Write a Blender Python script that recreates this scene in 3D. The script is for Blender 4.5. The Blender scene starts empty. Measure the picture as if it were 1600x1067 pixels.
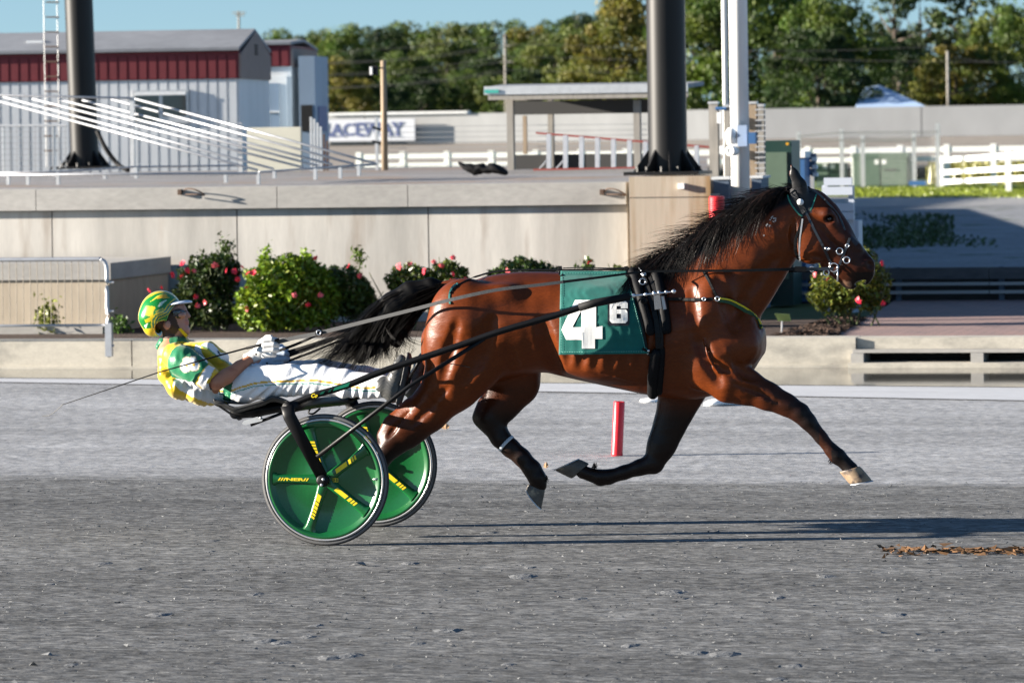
import bpy, math, random
import numpy as np
from mathutils import Vector, Matrix, Quaternion

# ------------------------------------------------------------------ camera, light, exposure
scn = bpy.context.scene
FPX, CAMH, HOR, ROLL = 6750.0, 2.36, 200.0, math.radians(0.85)
TH = math.radians(13.0)            # the track runs 13 degrees off the picture plane
cT, sT = math.cos(TH), math.sin(TH)
cam_d = bpy.data.cameras.new('camera'); cam = bpy.data.objects.new('camera', cam_d)
scn.collection.objects.link(cam)
cam_d.sensor_width = 36.0; cam_d.lens = FPX / 1600 * 36
cam_d.shift_y = -(533.5 - HOR) / 1600
cam_d.clip_start = 0.5; cam_d.clip_end = 6000
cam_d.dof.use_dof = True; cam_d.dof.focus_distance = 24.4; cam_d.dof.aperture_fstop = 5.9
cam.matrix_world = Matrix.Translation((0, 0, CAMH)) @ Matrix.Rotation(math.pi / 2, 4, 'X') @ Matrix.Rotation(-ROLL, 4, 'Z')
scn.camera = cam
SUN_EL, SUN_AZ = math.radians(12.0), math.radians(-0.5)
world = bpy.data.worlds.new('World'); scn.world = world; world.use_nodes = True
wn = world.node_tree; wn.nodes.clear()
sky = wn.nodes.new('ShaderNodeTexSky'); sky.sky_type = 'NISHITA'; sky.sun_disc = False
sky.sun_elevation = SUN_EL; sky.sun_rotation = math.radians(270) - SUN_AZ
sky.air_density = 0.95; sky.dust_density = 0.0; sky.ozone_density = 2.8; sky.altitude = 200
bg = wn.nodes.new('ShaderNodeBackground'); bg.inputs['Strength'].default_value = 0.05
wo = wn.nodes.new('ShaderNodeOutputWorld')
stc = wn.nodes.new('ShaderNodeTexCoord'); smp = wn.nodes.new('ShaderNodeMapping'); smp.vector_type = 'POINT'
smp.inputs['Location'].default_value = (0, 0, 0.075)      # the clear sky carries on to the horizon, above the haze band
wn.links.new(stc.outputs['Generated'], smp.inputs['Vector']); wn.links.new(smp.outputs[0], sky.inputs['Vector'])
wn.links.new(sky.outputs[0], bg.inputs[0]); wn.links.new(bg.outputs[0], wo.inputs[0])
sd = bpy.data.lights.new('sun', 'SUN'); sd.energy = 5.0; sd.angle = math.radians(0.5); sd.color = (1.0, 0.91, 0.79)
sun = bpy.data.objects.new('sun', sd); scn.collection.objects.link(sun)
sdir = Vector((math.cos(SUN_AZ) * math.cos(SUN_EL), math.sin(SUN_AZ) * math.cos(SUN_EL), -math.sin(SUN_EL)))
sun.rotation_euler = sdir.to_track_quat('-Z', 'Y').to_euler(); sun.location = (-40, -3, 12)
scn.view_settings.view_transform = 'Standard'; scn.view_settings.look = 'None'
scn.view_settings.exposure = 1.85; scn.view_settings.gamma = 1.0; scn.view_settings.use_curve_mapping = False
scn.cycles.max_bounces = 6; scn.cycles.diffuse_bounces = 1; scn.cycles.transparent_max_bounces = 8

# ------------------------------------------------------------------ frames
# (t, n, z): t along the track towards picture right, n across it away from the camera
def world_of(t, n, z): return (t * cT + n * sT, -t * sT + n * cT, z)
def P(px, py, n):
    """point of the photograph at track offset n -> (t, n, z)"""
    x, y = px - 800.0, py - HOR
    xr = x * math.cos(ROLL) - y * math.sin(ROLL); yr = x * math.sin(ROLL) + y * math.cos(ROLL)
    Y = n / (xr / FPX * sT + cT); X = xr * Y / FPX
    return np.array((X * cT - Y * sT, n, CAMH - yr * Y / FPX))
def G(px, py, z=0.0):
    """point of the photograph on the level z -> (t, n, z)"""
    x, y = px - 800.0, py - HOR
    xr = x * math.cos(ROLL) - y * math.sin(ROLL); yr = x * math.sin(ROLL) + y * math.cos(ROLL)
    Y = (CAMH - z) * FPX / yr; X = xr * Y / FPX
    return np.array((X * cT - Y * sT, X * sT + Y * cT, z))
def SC(px, n):
    x = px - 800.0
    return (n / (x / FPX * sT + cT)) / FPX      # metres per pixel there
def invP(t, n, z):
    X = t * cT + n * sT; Y = -t * sT + n * cT
    xr = X / Y * FPX; yr = (CAMH - z) / Y * FPX
    return 800 + xr * math.cos(ROLL) + yr * math.sin(ROLL), HOR - xr * math.sin(ROLL) + yr * math.cos(ROLL)

# ------------------------------------------------------------------ objects
COL = scn.collection
def tag(o, label=None, cat=None, group=None, kind=None):
    if label: o['label'] = label
    if cat: o['category'] = cat
    if group: o['group'] = group
    if kind: o['kind'] = kind
    return o
def thing(name, label, cat, at=(0, 0, 0), group=None, rz=None):
    o = bpy.data.objects.new(name, None); COL.objects.link(o)
    o.location = world_of(*at); o.rotation_euler = (0, 0, -TH)
    o.empty_display_size = 0.2
    o['_at'] = [float(a) for a in at]
    return tag(o, label, cat, group)
def _origin(parent):
    o = np.zeros(3); p = parent
    while p is not None:
        o += np.array(list(p['_at'])) if '_at' in p.keys() else 0
        p = p.parent
    return o
def mesh_of(name, verts, faces, mats, midx=None, smooth=False):
    me = bpy.data.meshes.new(name)
    verts = np.asarray(verts, dtype=np.float32)
    if isinstance(faces, np.ndarray):
        nf, k = faces.shape
        me.vertices.add(len(verts)); me.vertices.foreach_set('co', verts.ravel())
        me.loops.add(nf * k); me.polygons.add(nf)
        me.loops.foreach_set('vertex_index', faces.ravel().astype(np.int32))
        me.polygons.foreach_set('loop_start', (np.arange(nf) * k).astype(np.int32))
        me.polygons.foreach_set('loop_total', np.full(nf, k, dtype=np.int32))
        me.update(calc_edges=True); me.validate()
    else:
        me.from_pydata([tuple(map(float, v)) for v in verts], [], faces); me.update()
    for m in (mats if isinstance(mats, (list, tuple)) else [mats]): me.materials.append(m)
    if midx is not None and len(midx) == len(me.polygons):
        me.polygons.foreach_set('material_index', np.asarray(midx, dtype=np.int32))
    if smooth: me.polygons.foreach_set('use_smooth', np.ones(len(me.polygons), dtype=bool))
    me.update()
    return me
def add(name, verts, faces, mats, parent=None, midx=None, smooth=False, at=None):
    """verts in (t, n, z). parent: thing or part. top level: at = its base"""
    verts = np.asarray(verts, dtype=float)
    if parent is not None:
        org = _origin(parent)
        me = mesh_of(name, verts - org, faces, mats, midx, smooth)
        o = bpy.data.objects.new(name, me); COL.objects.link(o); o.parent = parent
    else:
        if at is None:
            at = ((verts[:, 0].min() + verts[:, 0].max()) / 2, (verts[:, 1].min() + verts[:, 1].max()) / 2, verts[:, 2].min())
        me = mesh_of(name, verts - np.array(at), faces, mats, midx, smooth)
        o = bpy.data.objects.new(name, me); COL.objects.link(o)
        o.location = world_of(*at); o.rotation_euler = (0, 0, -TH); o['_at'] = [float(a) for a in at]
    return o
def vcol(o, cols, name='Col'):
    a = o.data.color_attributes.new(name, 'FLOAT_COLOR', 'POINT')
    c = np.ones((len(cols), 4), dtype=np.float32); c[:, :3] = cols
    a.data.foreach_set('color', c.ravel())
def copy_tree(o, loc_tnz, label=None, parent=None):
    c = o.copy(); COL.objects.link(c)
    if parent is not None: c.parent = parent
    else:
        c.location = world_of(*loc_tnz); c['_at'] = [float(a) for a in loc_tnz]
        if label: c['label'] = label
    for ch in o.children: copy_tree(ch, None, None, c)
    return c

class MB:
    def __init__(s): s.v = []; s.f = []; s.m = []; s.cur = 0
    def quadmesh(s, pts, faces):
        b = len(s.v); s.v.extend([tuple(map(float, p)) for p in pts])
        for f in faces: s.f.append(tuple(b + i for i in f)); s.m.append(s.cur)
        return s
    def box(s, t0, t1, n0, n1, z0, z1, bev=0.0):
        p = [(t, n, z) for z in (z0, z1) for n in (n0, n1) for t in (t0, t1)]
        return s.quadmesh(p, [(0, 2, 3, 1), (4, 5, 7, 6), (0, 1, 5, 4), (2, 6, 7, 3), (0, 4, 6, 2), (1, 3, 7, 5)])
    def pbox(s, x0, x1, y0, y1, n, dep):
        c = (y0 + y1) / 2; m = (x0 + x1) / 2
        t0 = P(x0, c, n)[0]; t1 = P(x1, c, n)[0]; z1 = P(m, y0, n)[2]; z0 = P(m, y1, n)[2]
        return s.box(t0, t1, n, n + dep, z0, z1)
    def tube(s, pts, r, seg=8, cap=True, sq=(1, 1)):
        pts = [np.array(p, float) for p in pts]; N = len(pts)
        rs = r if isinstance(r, (list, tuple, np.ndarray)) else [r] * N
        b = len(s.v); up = np.array((0.0, 0.0, 1.0))
        for i, p in enumerate(pts):
            d = pts[min(i + 1, N - 1)] - pts[max(i - 1, 0)]
            d = d / (np.linalg.norm(d) + 1e-9)
            a = np.cross(d, up)
            if np.linalg.norm(a) < 1e-3: a = np.cross(d, np.array((0, 1.0, 0)))
            a /= np.linalg.norm(a); c = np.cross(a, d)
            for k in range(seg):
                q = 2 * math.pi * (k + .5) / seg
                s.v.append(tuple(p + rs[i] * (math.cos(q) * a * sq[0] + math.sin(q) * c * sq[1])))
        for i in range(N - 1):
            for k in range(seg):
                k2 = (k + 1) % seg
                s.f.append((b + i * seg + k, b + i * seg + k2, b + (i + 1) * seg + k2, b + (i + 1) * seg + k)); s.m.append(s.cur)
        if cap:
            s.f.append(tuple(b + k for k in reversed(range(seg)))); s.m.append(s.cur)
            s.f.append(tuple(b + (N - 1) * seg + k for k in range(seg))); s.m.append(s.cur)
        return s
    def prism(s, poly, off):
        """poly: list of (t,n,z); extruded by vector off"""
        n = len(poly); b = len(s.v); off = np.array(off, float)
        s.v.extend([tuple(map(float, p)) for p in poly]); s.v.extend([tuple(np.array(p, float) + off) for p in poly])
        s.f.append(tuple(b + i for i in range(n))); s.m.append(s.cur)
        s.f.append(tuple(b + n + i for i in reversed(range(n)))); s.m.append(s.cur)
        for i in range(n):
            j = (i + 1) % n
            s.f.append((b + i, b + n + i, b + n + j, b + j)); s.m.append(s.cur)
        return s
    def lathe(s, c, axis, prof, seg=48, phase=0):
        """prof: list of (radius, along axis)"""
        ax = np.array(axis, float); ax /= np.linalg.norm(ax)
        a = np.cross(ax, (0, 0, 1.0))
        if np.linalg.norm(a) < 1e-3: a = np.array((1.0, 0, 0))
        a /= np.linalg.norm(a); bb = np.cross(ax, a); b = len(s.v); c = np.array(c, float)
        for (r, h) in prof:
            for k in range(seg):
                q = 2 * math.pi * k / seg + phase
                s.v.append(tuple(c + ax * h + r * (math.cos(q) * a + math.sin(q) * bb)))
        for i in range(len(prof) - 1):
            for k in range(seg):
                k2 = (k + 1) % seg
                s.f.append((b + i * seg + k, b + i * seg + k2, b + (i + 1) * seg + k2, b + (i + 1) * seg + k)); s.m.append(s.cur)
        return s
    def build(s, name, mats, parent=None, smooth=False, at=None):
        o = add(name, s.v, s.f, mats, parent, s.m, smooth, at)
        if smooth == 'auto':
            pass
        return o

# ------------------------------------------------------------------ materials
_mats = {}
def mat(name, col=(.5, .5, .5), rough=.6, metal=0.0, spec=.5, var=None, bump=None, attr=None, coat=0.0,
        stretch=None, var2=None, sheen=0.0, trans=0.0, aniso_scale=None, bands=None, coatr=.1):
    """var=(scale, amount, [detail]) value variation; var2=(scale, colour, lo, hi) second colour in patches"""
    if name in _mats: return _mats[name]
    m = bpy.data.materials.new(name); _mats[name] = m; m.use_nodes = True
    nt = m.node_tree; N = nt.nodes; L = nt.links; b = N['Principled BSDF']
    b.inputs['Roughness'].default_value = rough; b.inputs['Metallic'].default_value = metal
    b.inputs['Specular IOR Level'].default_value = spec
    b.inputs['Coat Weight'].default_value = coat; b.inputs['Coat Roughness'].default_value = coatr
    if sheen: b.inputs['Sheen Weight'].default_value = sheen
    tc = N.new('ShaderNodeTexCoord'); mp = N.new('ShaderNodeMapping'); L.new(tc.outputs['Object'], mp.inputs['Vector'])
    if stretch: mp.inputs['Scale'].default_value = stretch
    if attr:
        a = N.new('ShaderNodeVertexColor'); a.layer_name = attr; cur = a.outputs['Color']
    else:
        a = N.new('ShaderNodeRGB'); a.outputs[0].default_value = (*col, 1); cur = a.outputs[0]
    def noise(scale, detail=4, rough_=.6):
        n = N.new('ShaderNodeTexNoise'); n.inputs['Scale'].default_value = scale; n.inputs['Detail'].default_value = detail
        n.inputs['Roughness'].default_value = rough_; L.new(mp.outputs[0], n.inputs['Vector']); return n.outputs['Fac']
    def ramp(src, lo, hi, a0=0.0, a1=1.0):
        r = N.new('ShaderNodeMapRange'); r.inputs['From Min'].default_value = lo; r.inputs['From Max'].default_value = hi
        r.inputs['To Min'].default_value = a0; r.inputs['To Max'].default_value = a1; L.new(src, r.inputs['Value']); return r.outputs[0]
    for v2 in (var2 if isinstance(var2, list) else ([var2] if var2 else [])):
        mx = N.new('ShaderNodeMix'); mx.data_type = 'RGBA'
        L.new(ramp(noise(v2[0], 5), v2[2], v2[3]), mx.inputs['Factor']); L.new(cur, mx.inputs['A'])
        mx.inputs['B'].default_value = (*v2[1], 1); cur = mx.outputs['Result']
    for v in (var if isinstance(var, list) else ([var] if var else [])):
        mx = N.new('ShaderNodeMix'); mx.data_type = 'RGBA'; mx.blend_type = 'MULTIPLY'; mx.inputs['Factor'].default_value = 1
        rr = ramp(noise(v[0], v[2] if len(v) > 2 else 5), .3, .7, 1 - v[1], 1 + v[1] * .6)
        L.new(cur, mx.inputs['A']); L.new(rr, mx.inputs['B']); cur = mx.outputs['Result']
    if bands:
        mp2 = N.new('ShaderNodeMapping'); mp2.inputs['Scale'].default_value = (bands[1], 1, 1); L.new(tc.outputs['Object'], mp2.inputs['Vector'])
        for sc_, am in bands[0]:
            nn = N.new('ShaderNodeTexNoise'); nn.inputs['Scale'].default_value = sc_; nn.inputs['Detail'].default_value = 5; L.new(mp2.outputs[0], nn.inputs['Vector'])
            mx = N.new('ShaderNodeMix'); mx.data_type = 'RGBA'; mx.blend_type = 'MULTIPLY'; mx.inputs['Factor'].default_value = 1
            L.new(cur, mx.inputs['A']); L.new(ramp(nn.outputs['Fac'], .3, .7, 1 - am, 1 + am * .7), mx.inputs['B']); cur = mx.outputs['Result']
    L.new(cur, b.inputs['Base Color'])
    if bump:
        prev = None
        for bb in (bump if isinstance(bump, list) else [bump]):
            bn = N.new('ShaderNodeBump'); bn.inputs['Strength'].default_value = bb[1]; bn.inputs['Distance'].default_value = bb[2] if len(bb) > 2 else .01
            L.new(noise(bb[0], 4), bn.inputs['Height'])
            if prev is not None: L.new(prev, bn.inputs['Normal'])
            prev = bn.outputs[0]
        L.new(prev, b.inputs['Normal'])
    return m

# ------------------------------------------------------------------ implicit surfaces
class SDF:
    def __init__(s, lo, hi, h):
        s.lo = np.array(lo, float); s.h = h
        s.n = np.ceil((np.array(hi) - s.lo) / h).astype(int) + 1
        s.F = np.full(tuple(s.n), 0.3, dtype=np.float32)
        s.ax = [s.lo[i] + h * np.arange(s.n[i]) for i in range(3)]
    def region(s, lo, hi):
        a = np.clip(np.floor((np.array(lo) - s.lo) / s.h).astype(int), 0, s.n)
        b = np.clip(np.ceil((np.array(hi) - s.lo) / s.h).astype(int) + 1, 0, s.n)
        if np.any(b <= a): return None
        sl = tuple(slice(a[i], b[i]) for i in range(3))
        g = np.meshgrid(*[s.ax[i][a[i]:b[i]] for i in range(3)], indexing='ij')
        return sl, g
    def put(s, sl, d, k, op='u'):
        A = s.F[sl]
        d = d.astype(np.float32)
        if op == 'u':
            if k > 0:
                hh = np.clip(.5 + .5 * (d - A) / k, 0, 1); s.F[sl] = d * (1 - hh) + A * hh - k * hh * (1 - hh)
            else: s.F[sl] = np.minimum(A, d)
        elif op == 's':
            d = -d
            if k > 0:
                hh = np.clip(.5 - .5 * (d - A) / k, 0, 1); s.F[sl] = d * (1 - hh) + A * hh + k * hh * (1 - hh)
            else: s.F[sl] = np.maximum(A, d)
    def cap(s, a, ra, b, rb, kw=1.0, k=.03, op='u'):
        a = np.array(a, float); b = np.array(b, float); R = max(ra, rb); m = k + .04
        r = s.region(np.minimum(a, b) - np.array((R, R * kw, R)) - m, np.maximum(a, b) + np.array((R, R * kw, R)) + m)
        if r is None: return s
        sl, (X, Y, Z) = r
        sc = np.array((1, 1 / kw, 1)); A = a * sc; B = b * sc; D = B - A; L = max(D @ D, 1e-9)
        Y = Y / kw
        h = np.clip(((X - A[0]) * D[0] + (Y - A[1]) * D[1] + (Z - A[2]) * D[2]) / L, 0, 1)
        d = np.sqrt((X - A[0] - h * D[0]) ** 2 + (Y - A[1] - h * D[1]) ** 2 + (Z - A[2] - h * D[2]) ** 2) - (ra + (rb - ra) * h)
        s.put(sl, d * min(1, kw if kw < 1 else 1), k, op); return s
    def chain(s, pts, kw=1.0, k=.03, op='u'):
        for (a, ra), (b, rb) in zip(pts[:-1], pts[1:]): s.cap(a, ra, b, rb, kw, k, op)
        return s
    def ell(s, c, rad, ang=0.0, k=.03, op='u', yaw=0.0):
        """ellipsoid radii (along, lateral, across), turned by ang in the t-z plane"""
        c = np.array(c, float); R = max(rad) + k + .04
        r = s.region(c - R, c + R)
        if r is None: return s
        sl, (X, Y, Z) = r
        x = X - c[0]; y = Y - c[1]; z = Z - c[2]; ca, sa = math.cos(ang), math.sin(ang)
        u = x * ca + z * sa; v = -x * sa + z * ca
        if yaw:
            cy, sy = math.cos(yaw), math.sin(yaw); u, y = u * cy + y * sy, -u * sy + y * cy
        q = np.sqrt((u / rad[0]) ** 2 + (y / rad[1]) ** 2 + (v / rad[2]) ** 2) + 1e-6
        q2 = np.sqrt((u / rad[0] ** 2) ** 2 + (y / rad[1] ** 2) ** 2 + (v / rad[2] ** 2) ** 2) + 1e-6
        s.put(sl, q * (q - 1) / q2, k, op); return s
    def mesh(s):
        F = s.F; nx, ny, nz = F.shape; ins = F < 0
        c = ins[:-1, :-1, :-1].astype(np.int8)
        cnt = sum(ins[i:nx - 1 + i, j:ny - 1 + j, k:nz - 1 + k].astype(np.int8) for i in (0, 1) for j in (0, 1) for k in (0, 1))
        act = (cnt > 0) & (cnt < 8); idx = np.full(act.shape, -1, dtype=np.int64)
        I = np.argwhere(act); idx[act] = np.arange(len(I))
        acc = np.zeros((len(I), 3)); num = np.zeros(len(I))
        corners = [(i, j, k) for i in (0, 1) for j in (0, 1) for k in (0, 1)]
        vals = {q: F[I[:, 0] + q[0], I[:, 1] + q[1], I[:, 2] + q[2]] for q in corners}
        for a in corners:
            for ax in range(3):
                if a[ax] == 0:
                    b = list(a); b[ax] = 1; b = tuple(b)
                    fa, fb = vals[a], vals[b]; mk = (fa < 0) != (fb < 0)
                    tt = np.where(mk, fa / np.where(mk, fa - fb, 1), 0)
                    p = np.tile(np.array(a, float), (len(I), 1)); p[:, ax] += tt
                    acc[mk] += p[mk]; num[mk] += 1
        V = s.lo + s.h * (I + acc / num[:, None])
        faces = []
        for ax in range(3):
            o1, o2 = (ax + 1) % 3, (ax + 2) % 3
            sa = [slice(None)] * 3; sb = [slice(None)] * 3
            sa[ax] = slice(0, -1); sb[ax] = slice(1, None)
            A = ins[tuple(sa)]; B = ins[tuple(sb)]
            for (cond, flip) in ((A & ~B, False), (~A & B, True)):
                E = np.argwhere(cond)
                E = E[(E[:, o1] > 0) & (E[:, o2] > 0) & (E[:, o1] < F.shape[o1] - 1) & (E[:, o2] < F.shape[o2] - 1)]
                def cell(d1, d2):
                    q = E.copy(); q[:, o1] += d1; q[:, o2] += d2; return idx[q[:, 0], q[:, 1], q[:, 2]]
                q = np.stack([cell(-1, -1), cell(0, -1), cell(0, 0), cell(-1, 0)], 1)
                if flip: q = q[:, ::-1]
                faces.append(q)
        return V, np.concatenate(faces).astype(np.int32)

def relax(V, Fq, it=2, lam=.5):
    E = np.concatenate([Fq[:, [0, 1]], Fq[:, [1, 2]], Fq[:, [2, 3]], Fq[:, [3, 0]]]); E = np.concatenate([E, E[:, ::-1]])
    cnt = np.bincount(E[:, 0], minlength=len(V)).astype(float)
    for _ in range(it):
        S = np.stack([np.bincount(E[:, 0], weights=V[E[:, 1], j], minlength=len(V)) for j in range(3)], 1) / cnt[:, None]
        V = V + lam * (S - V)
    return V
def inpoly(px, py, poly):
    px = np.asarray(px); py = np.asarray(py); c = np.zeros(px.shape, bool); n = len(poly)
    for i in range(n):
        x0, y0 = poly[i]; x1, y1 = poly[(i + 1) % n]
        k = ((y0 > py) != (y1 > py)) & (px < (x1 - x0) * (py - y0) / ((y1 - y0) + 1e-12) + x0)
        c ^= k
    return c
def sm(x, a, b):
    t = np.clip((x - a) / (b - a), 0, 1); return t * t * (3 - 2 * t)
def catmull(pts, sub=6):
    pts = [np.array(p, float) for p in pts]; out = []
    for i in range(len(pts) - 1):
        p0 = pts[max(i - 1, 0)]; p1 = pts[i]; p2 = pts[i + 1]; p3 = pts[min(i + 2, len(pts) - 1)]
        for k in range(sub):
            t = k / sub
            out.append(.5 * ((2 * p1) + (-p0 + p2) * t + (2 * p0 - 5 * p1 + 4 * p2 - p3) * t * t + (-p0 + 3 * p1 - 3 * p2 + p3) * t ** 3))
    out.append(pts[-1]); return out
def fast_noise(V, seed, scale):
    r = np.random.RandomState(seed); s = np.zeros(len(V))
    for i in range(5):
        d = r.normal(size=3); d /= np.linalg.norm(d)
        s += np.sin((V @ d) * scale * (1 + i * .6) + r.uniform(0, 6.28)) / (1 + i * .5)
    return s / 2.2
def text_mesh(txt, size=1.0, ext=0.0, bold=0.0):
    cu = bpy.data.curves.new('lettering', 'FONT'); cu.body = txt; cu.size = size; cu.extrude = ext; cu.offset = bold
    o = bpy.data.objects.new('lettering', cu); COL.objects.link(o)
    dg = bpy.context.evaluated_depsgraph_get(); dg.update()
    me = bpy.data.meshes.new_from_object(o.evaluated_get(dg))
    V = np.array([v.co[:] for v in me.vertices]); Fc = [tuple(p.vertices) for p in me.polygons]
    bpy.data.objects.remove(o); bpy.data.meshes.remove(me); bpy.data.curves.remove(cu)
    return V, Fc
# ------------------------------------------------------------------ materials of the setting
M_stone = mat('stone_dust', (.212, .213, .211), .95, spec=.1, bands=([(.9, .22), (3.5, .16)], .04), stretch=(.10, .22, 1), var=[(.8, .12), (20, .25, 6), (70, .55, 4), (140, .35, 2)], bump=[(24, .7, .02), (90, .9, .012)])
M_asph = mat('asphalt', (.34, .35, .37), .93, spec=.1, bands=([(.35, .22), (1.6, .16)], .03), stretch=(.35, .16, 1), var=[(.6, .12), (5, .16), (50, .4, 4)], var2=[(1.1, (.27, .27, .28), .56, .72)], bump=[(50, .8, .008)])
M_line = mat('pale_concrete_strip', (.54, .55, .57), .85, stretch=(.3, 1, 1), var=[(3, .12), (30, .12)], var2=(5, (.34, .34, .34), .66, .74), bump=(40, .3, .004))
M_water = mat('water', (.10, .10, .09), .06, spec=.9, stretch=(.3, 1, 1), bump=(2.0, .04, .01))
M_conc = mat('concrete', (.60, .57, .52), .9, stretch=(1.2, 1, .16), var=[(1.1, .16), (6, .08), (50, .06)], var2=[(.8, (.44, .42, .385), .46, .62), (2.6, (.40, .35, .30), .52, .68)], bump=(30, .15, .004))
M_cap = mat('concrete_cap', (.40, .385, .36), .9, stretch=(.4, 1, 1), var=[(2.0, .14), (25, .12)], bump=(40, .2, .004))
M_pier = mat('pier_concrete', (.48, .41, .32), .9, stretch=(1.6, 1, .12), var=[(1.5, .12), (20, .08)], var2=(2.2, (.30, .19, .09), .46, .66), bump=(30, .2, .004))
M_curb = mat('curb_concrete', (.55, .51, .43), .88, stretch=(.5, 1, 1), var=[(1.6, .12), (14, .10), (60, .1)], var2=(3, (.33, .31, .27), .52, .70), bump=(40, .3, .005))
M_hole = mat('dark_opening', (.02, .02, .02), .9)
M_mulch = mat('mulch', (.075, .042, .028), .95, var=[(5, .3), (40, .6)], bump=[(25, 1, .04), (70, 1, .02)])
M_deck = mat('deck_gravel', (.27, .26, .26), .95, var=[(.6, .2), (12, .25)], var2=(.35, (.30, .21, .15), .52, .62), bump=(20, .8, .02))
M_grav = mat('gravel', (.25, .26, .28), .95, var=[(.5, .15), (14, .4)], var2=(.9, (.05, .075, .02), .58, .66), bump=(12, 1, .04))
M_path = mat('path_asphalt', (.28, .28, .28), .9, var=(.6, .15))
M_grass = mat('grass', (.17, .22, .025), .9, var=[(.3, .2), (8, .3)], bump=(20, 1, .05))
M_field = mat('field', (.10, .13, .03), .95, var=[(.02, .3), (.5, .3)])
M_white = mat('white_paint', (.92, .92, .90), .5, var=(3, .05))
M_alu = mat('galvanised_pipe', (.50, .51, .53), .42, metal=.6, var=(8, .12))
M_alu2 = mat('bare_aluminium', (.66, .66, .66), .38, metal=.55, var=(12, .1))
M_pole = mat('dark_steel', (.010, .0095, .0095), .45, metal=.1, spec=.35, stretch=(1, 1, .3), var=[(3, .25), (20, .1)])
M_wood = mat('weathered_wood', (.33, .25, .17), .85, stretch=(3, 3, .4), var=[(6, .25), (40, .15)])
M_wood2 = mat('grey_wood', (.30, .28, .25), .9, stretch=(3, 3, .4), var=[(5, .2)])
M_burg = mat('burgundy_siding', (.17, .018, .025), .6, var=(4, .12))
M_side = mat('white_siding', (.68, .70, .71), .6, stretch=(1, 1, .3), var=(2, .08))
M_brown = mat('brown_gable', (.23, .17, .15), .7, var=(4, .1))
M_blue = mat('blue_grey_siding', (.27, .36, .47), .6, stretch=(1, 1, .3), var=(2, .1))
M_roof = mat('membrane_roof', (.26, .27, .29), .7, var=[(.8, .18), (6, .1)])
M_glass = mat('window_glass', (.02, .025, .03), .08, spec=.8)
M_cream = mat('cream_board', (.50, .49, .41), .7, var=(4, .08))
M_dgreen = mat('dark_green_metal', (.016, .05, .042), .4, var=(6, .1))
M_green = mat('green_metal', (.12, .18, .13), .5, var=(6, .1))
M_red = mat('red_plastic', (.70, .02, .03), .35, spec=.5)
M_redrail = mat('red_ladder_rail', (.25, .05, .04), .6)
M_blk = mat('black_rubber', (.006, .006, .007), .7, spec=.25)
M_bluebox = mat('blue_plastic', (.05, .14, .32), .45)
M_yell = mat('yellow_sticker', (.7, .35, .01), .5)
M_navy = mat('navy_print', (.10, .13, .28), .6)
M_tarp = mat('blue_tarp', (.48, .64, .88), .5)
M_teal = mat('teal_trim', (.05, .35, .30), .5)
M_swall = mat('speedway_wall', (.50, .50, .49), .9, stretch=(.5, 1, .3), var=[(.25, .14), (2, .08)])
M_swall2 = mat('speedway_wall_low', (.27, .24, .21), .9, var=[(.3, .14), (2, .08)])
M_dirt = mat('tar_dark', (.05, .05, .05), .9)
M_wire = mat('wire_grey', (.35, .35, .35), .5, metal=.5)
M_rust = mat('rusty_bracket', (.10, .06, .04), .8)
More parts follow.
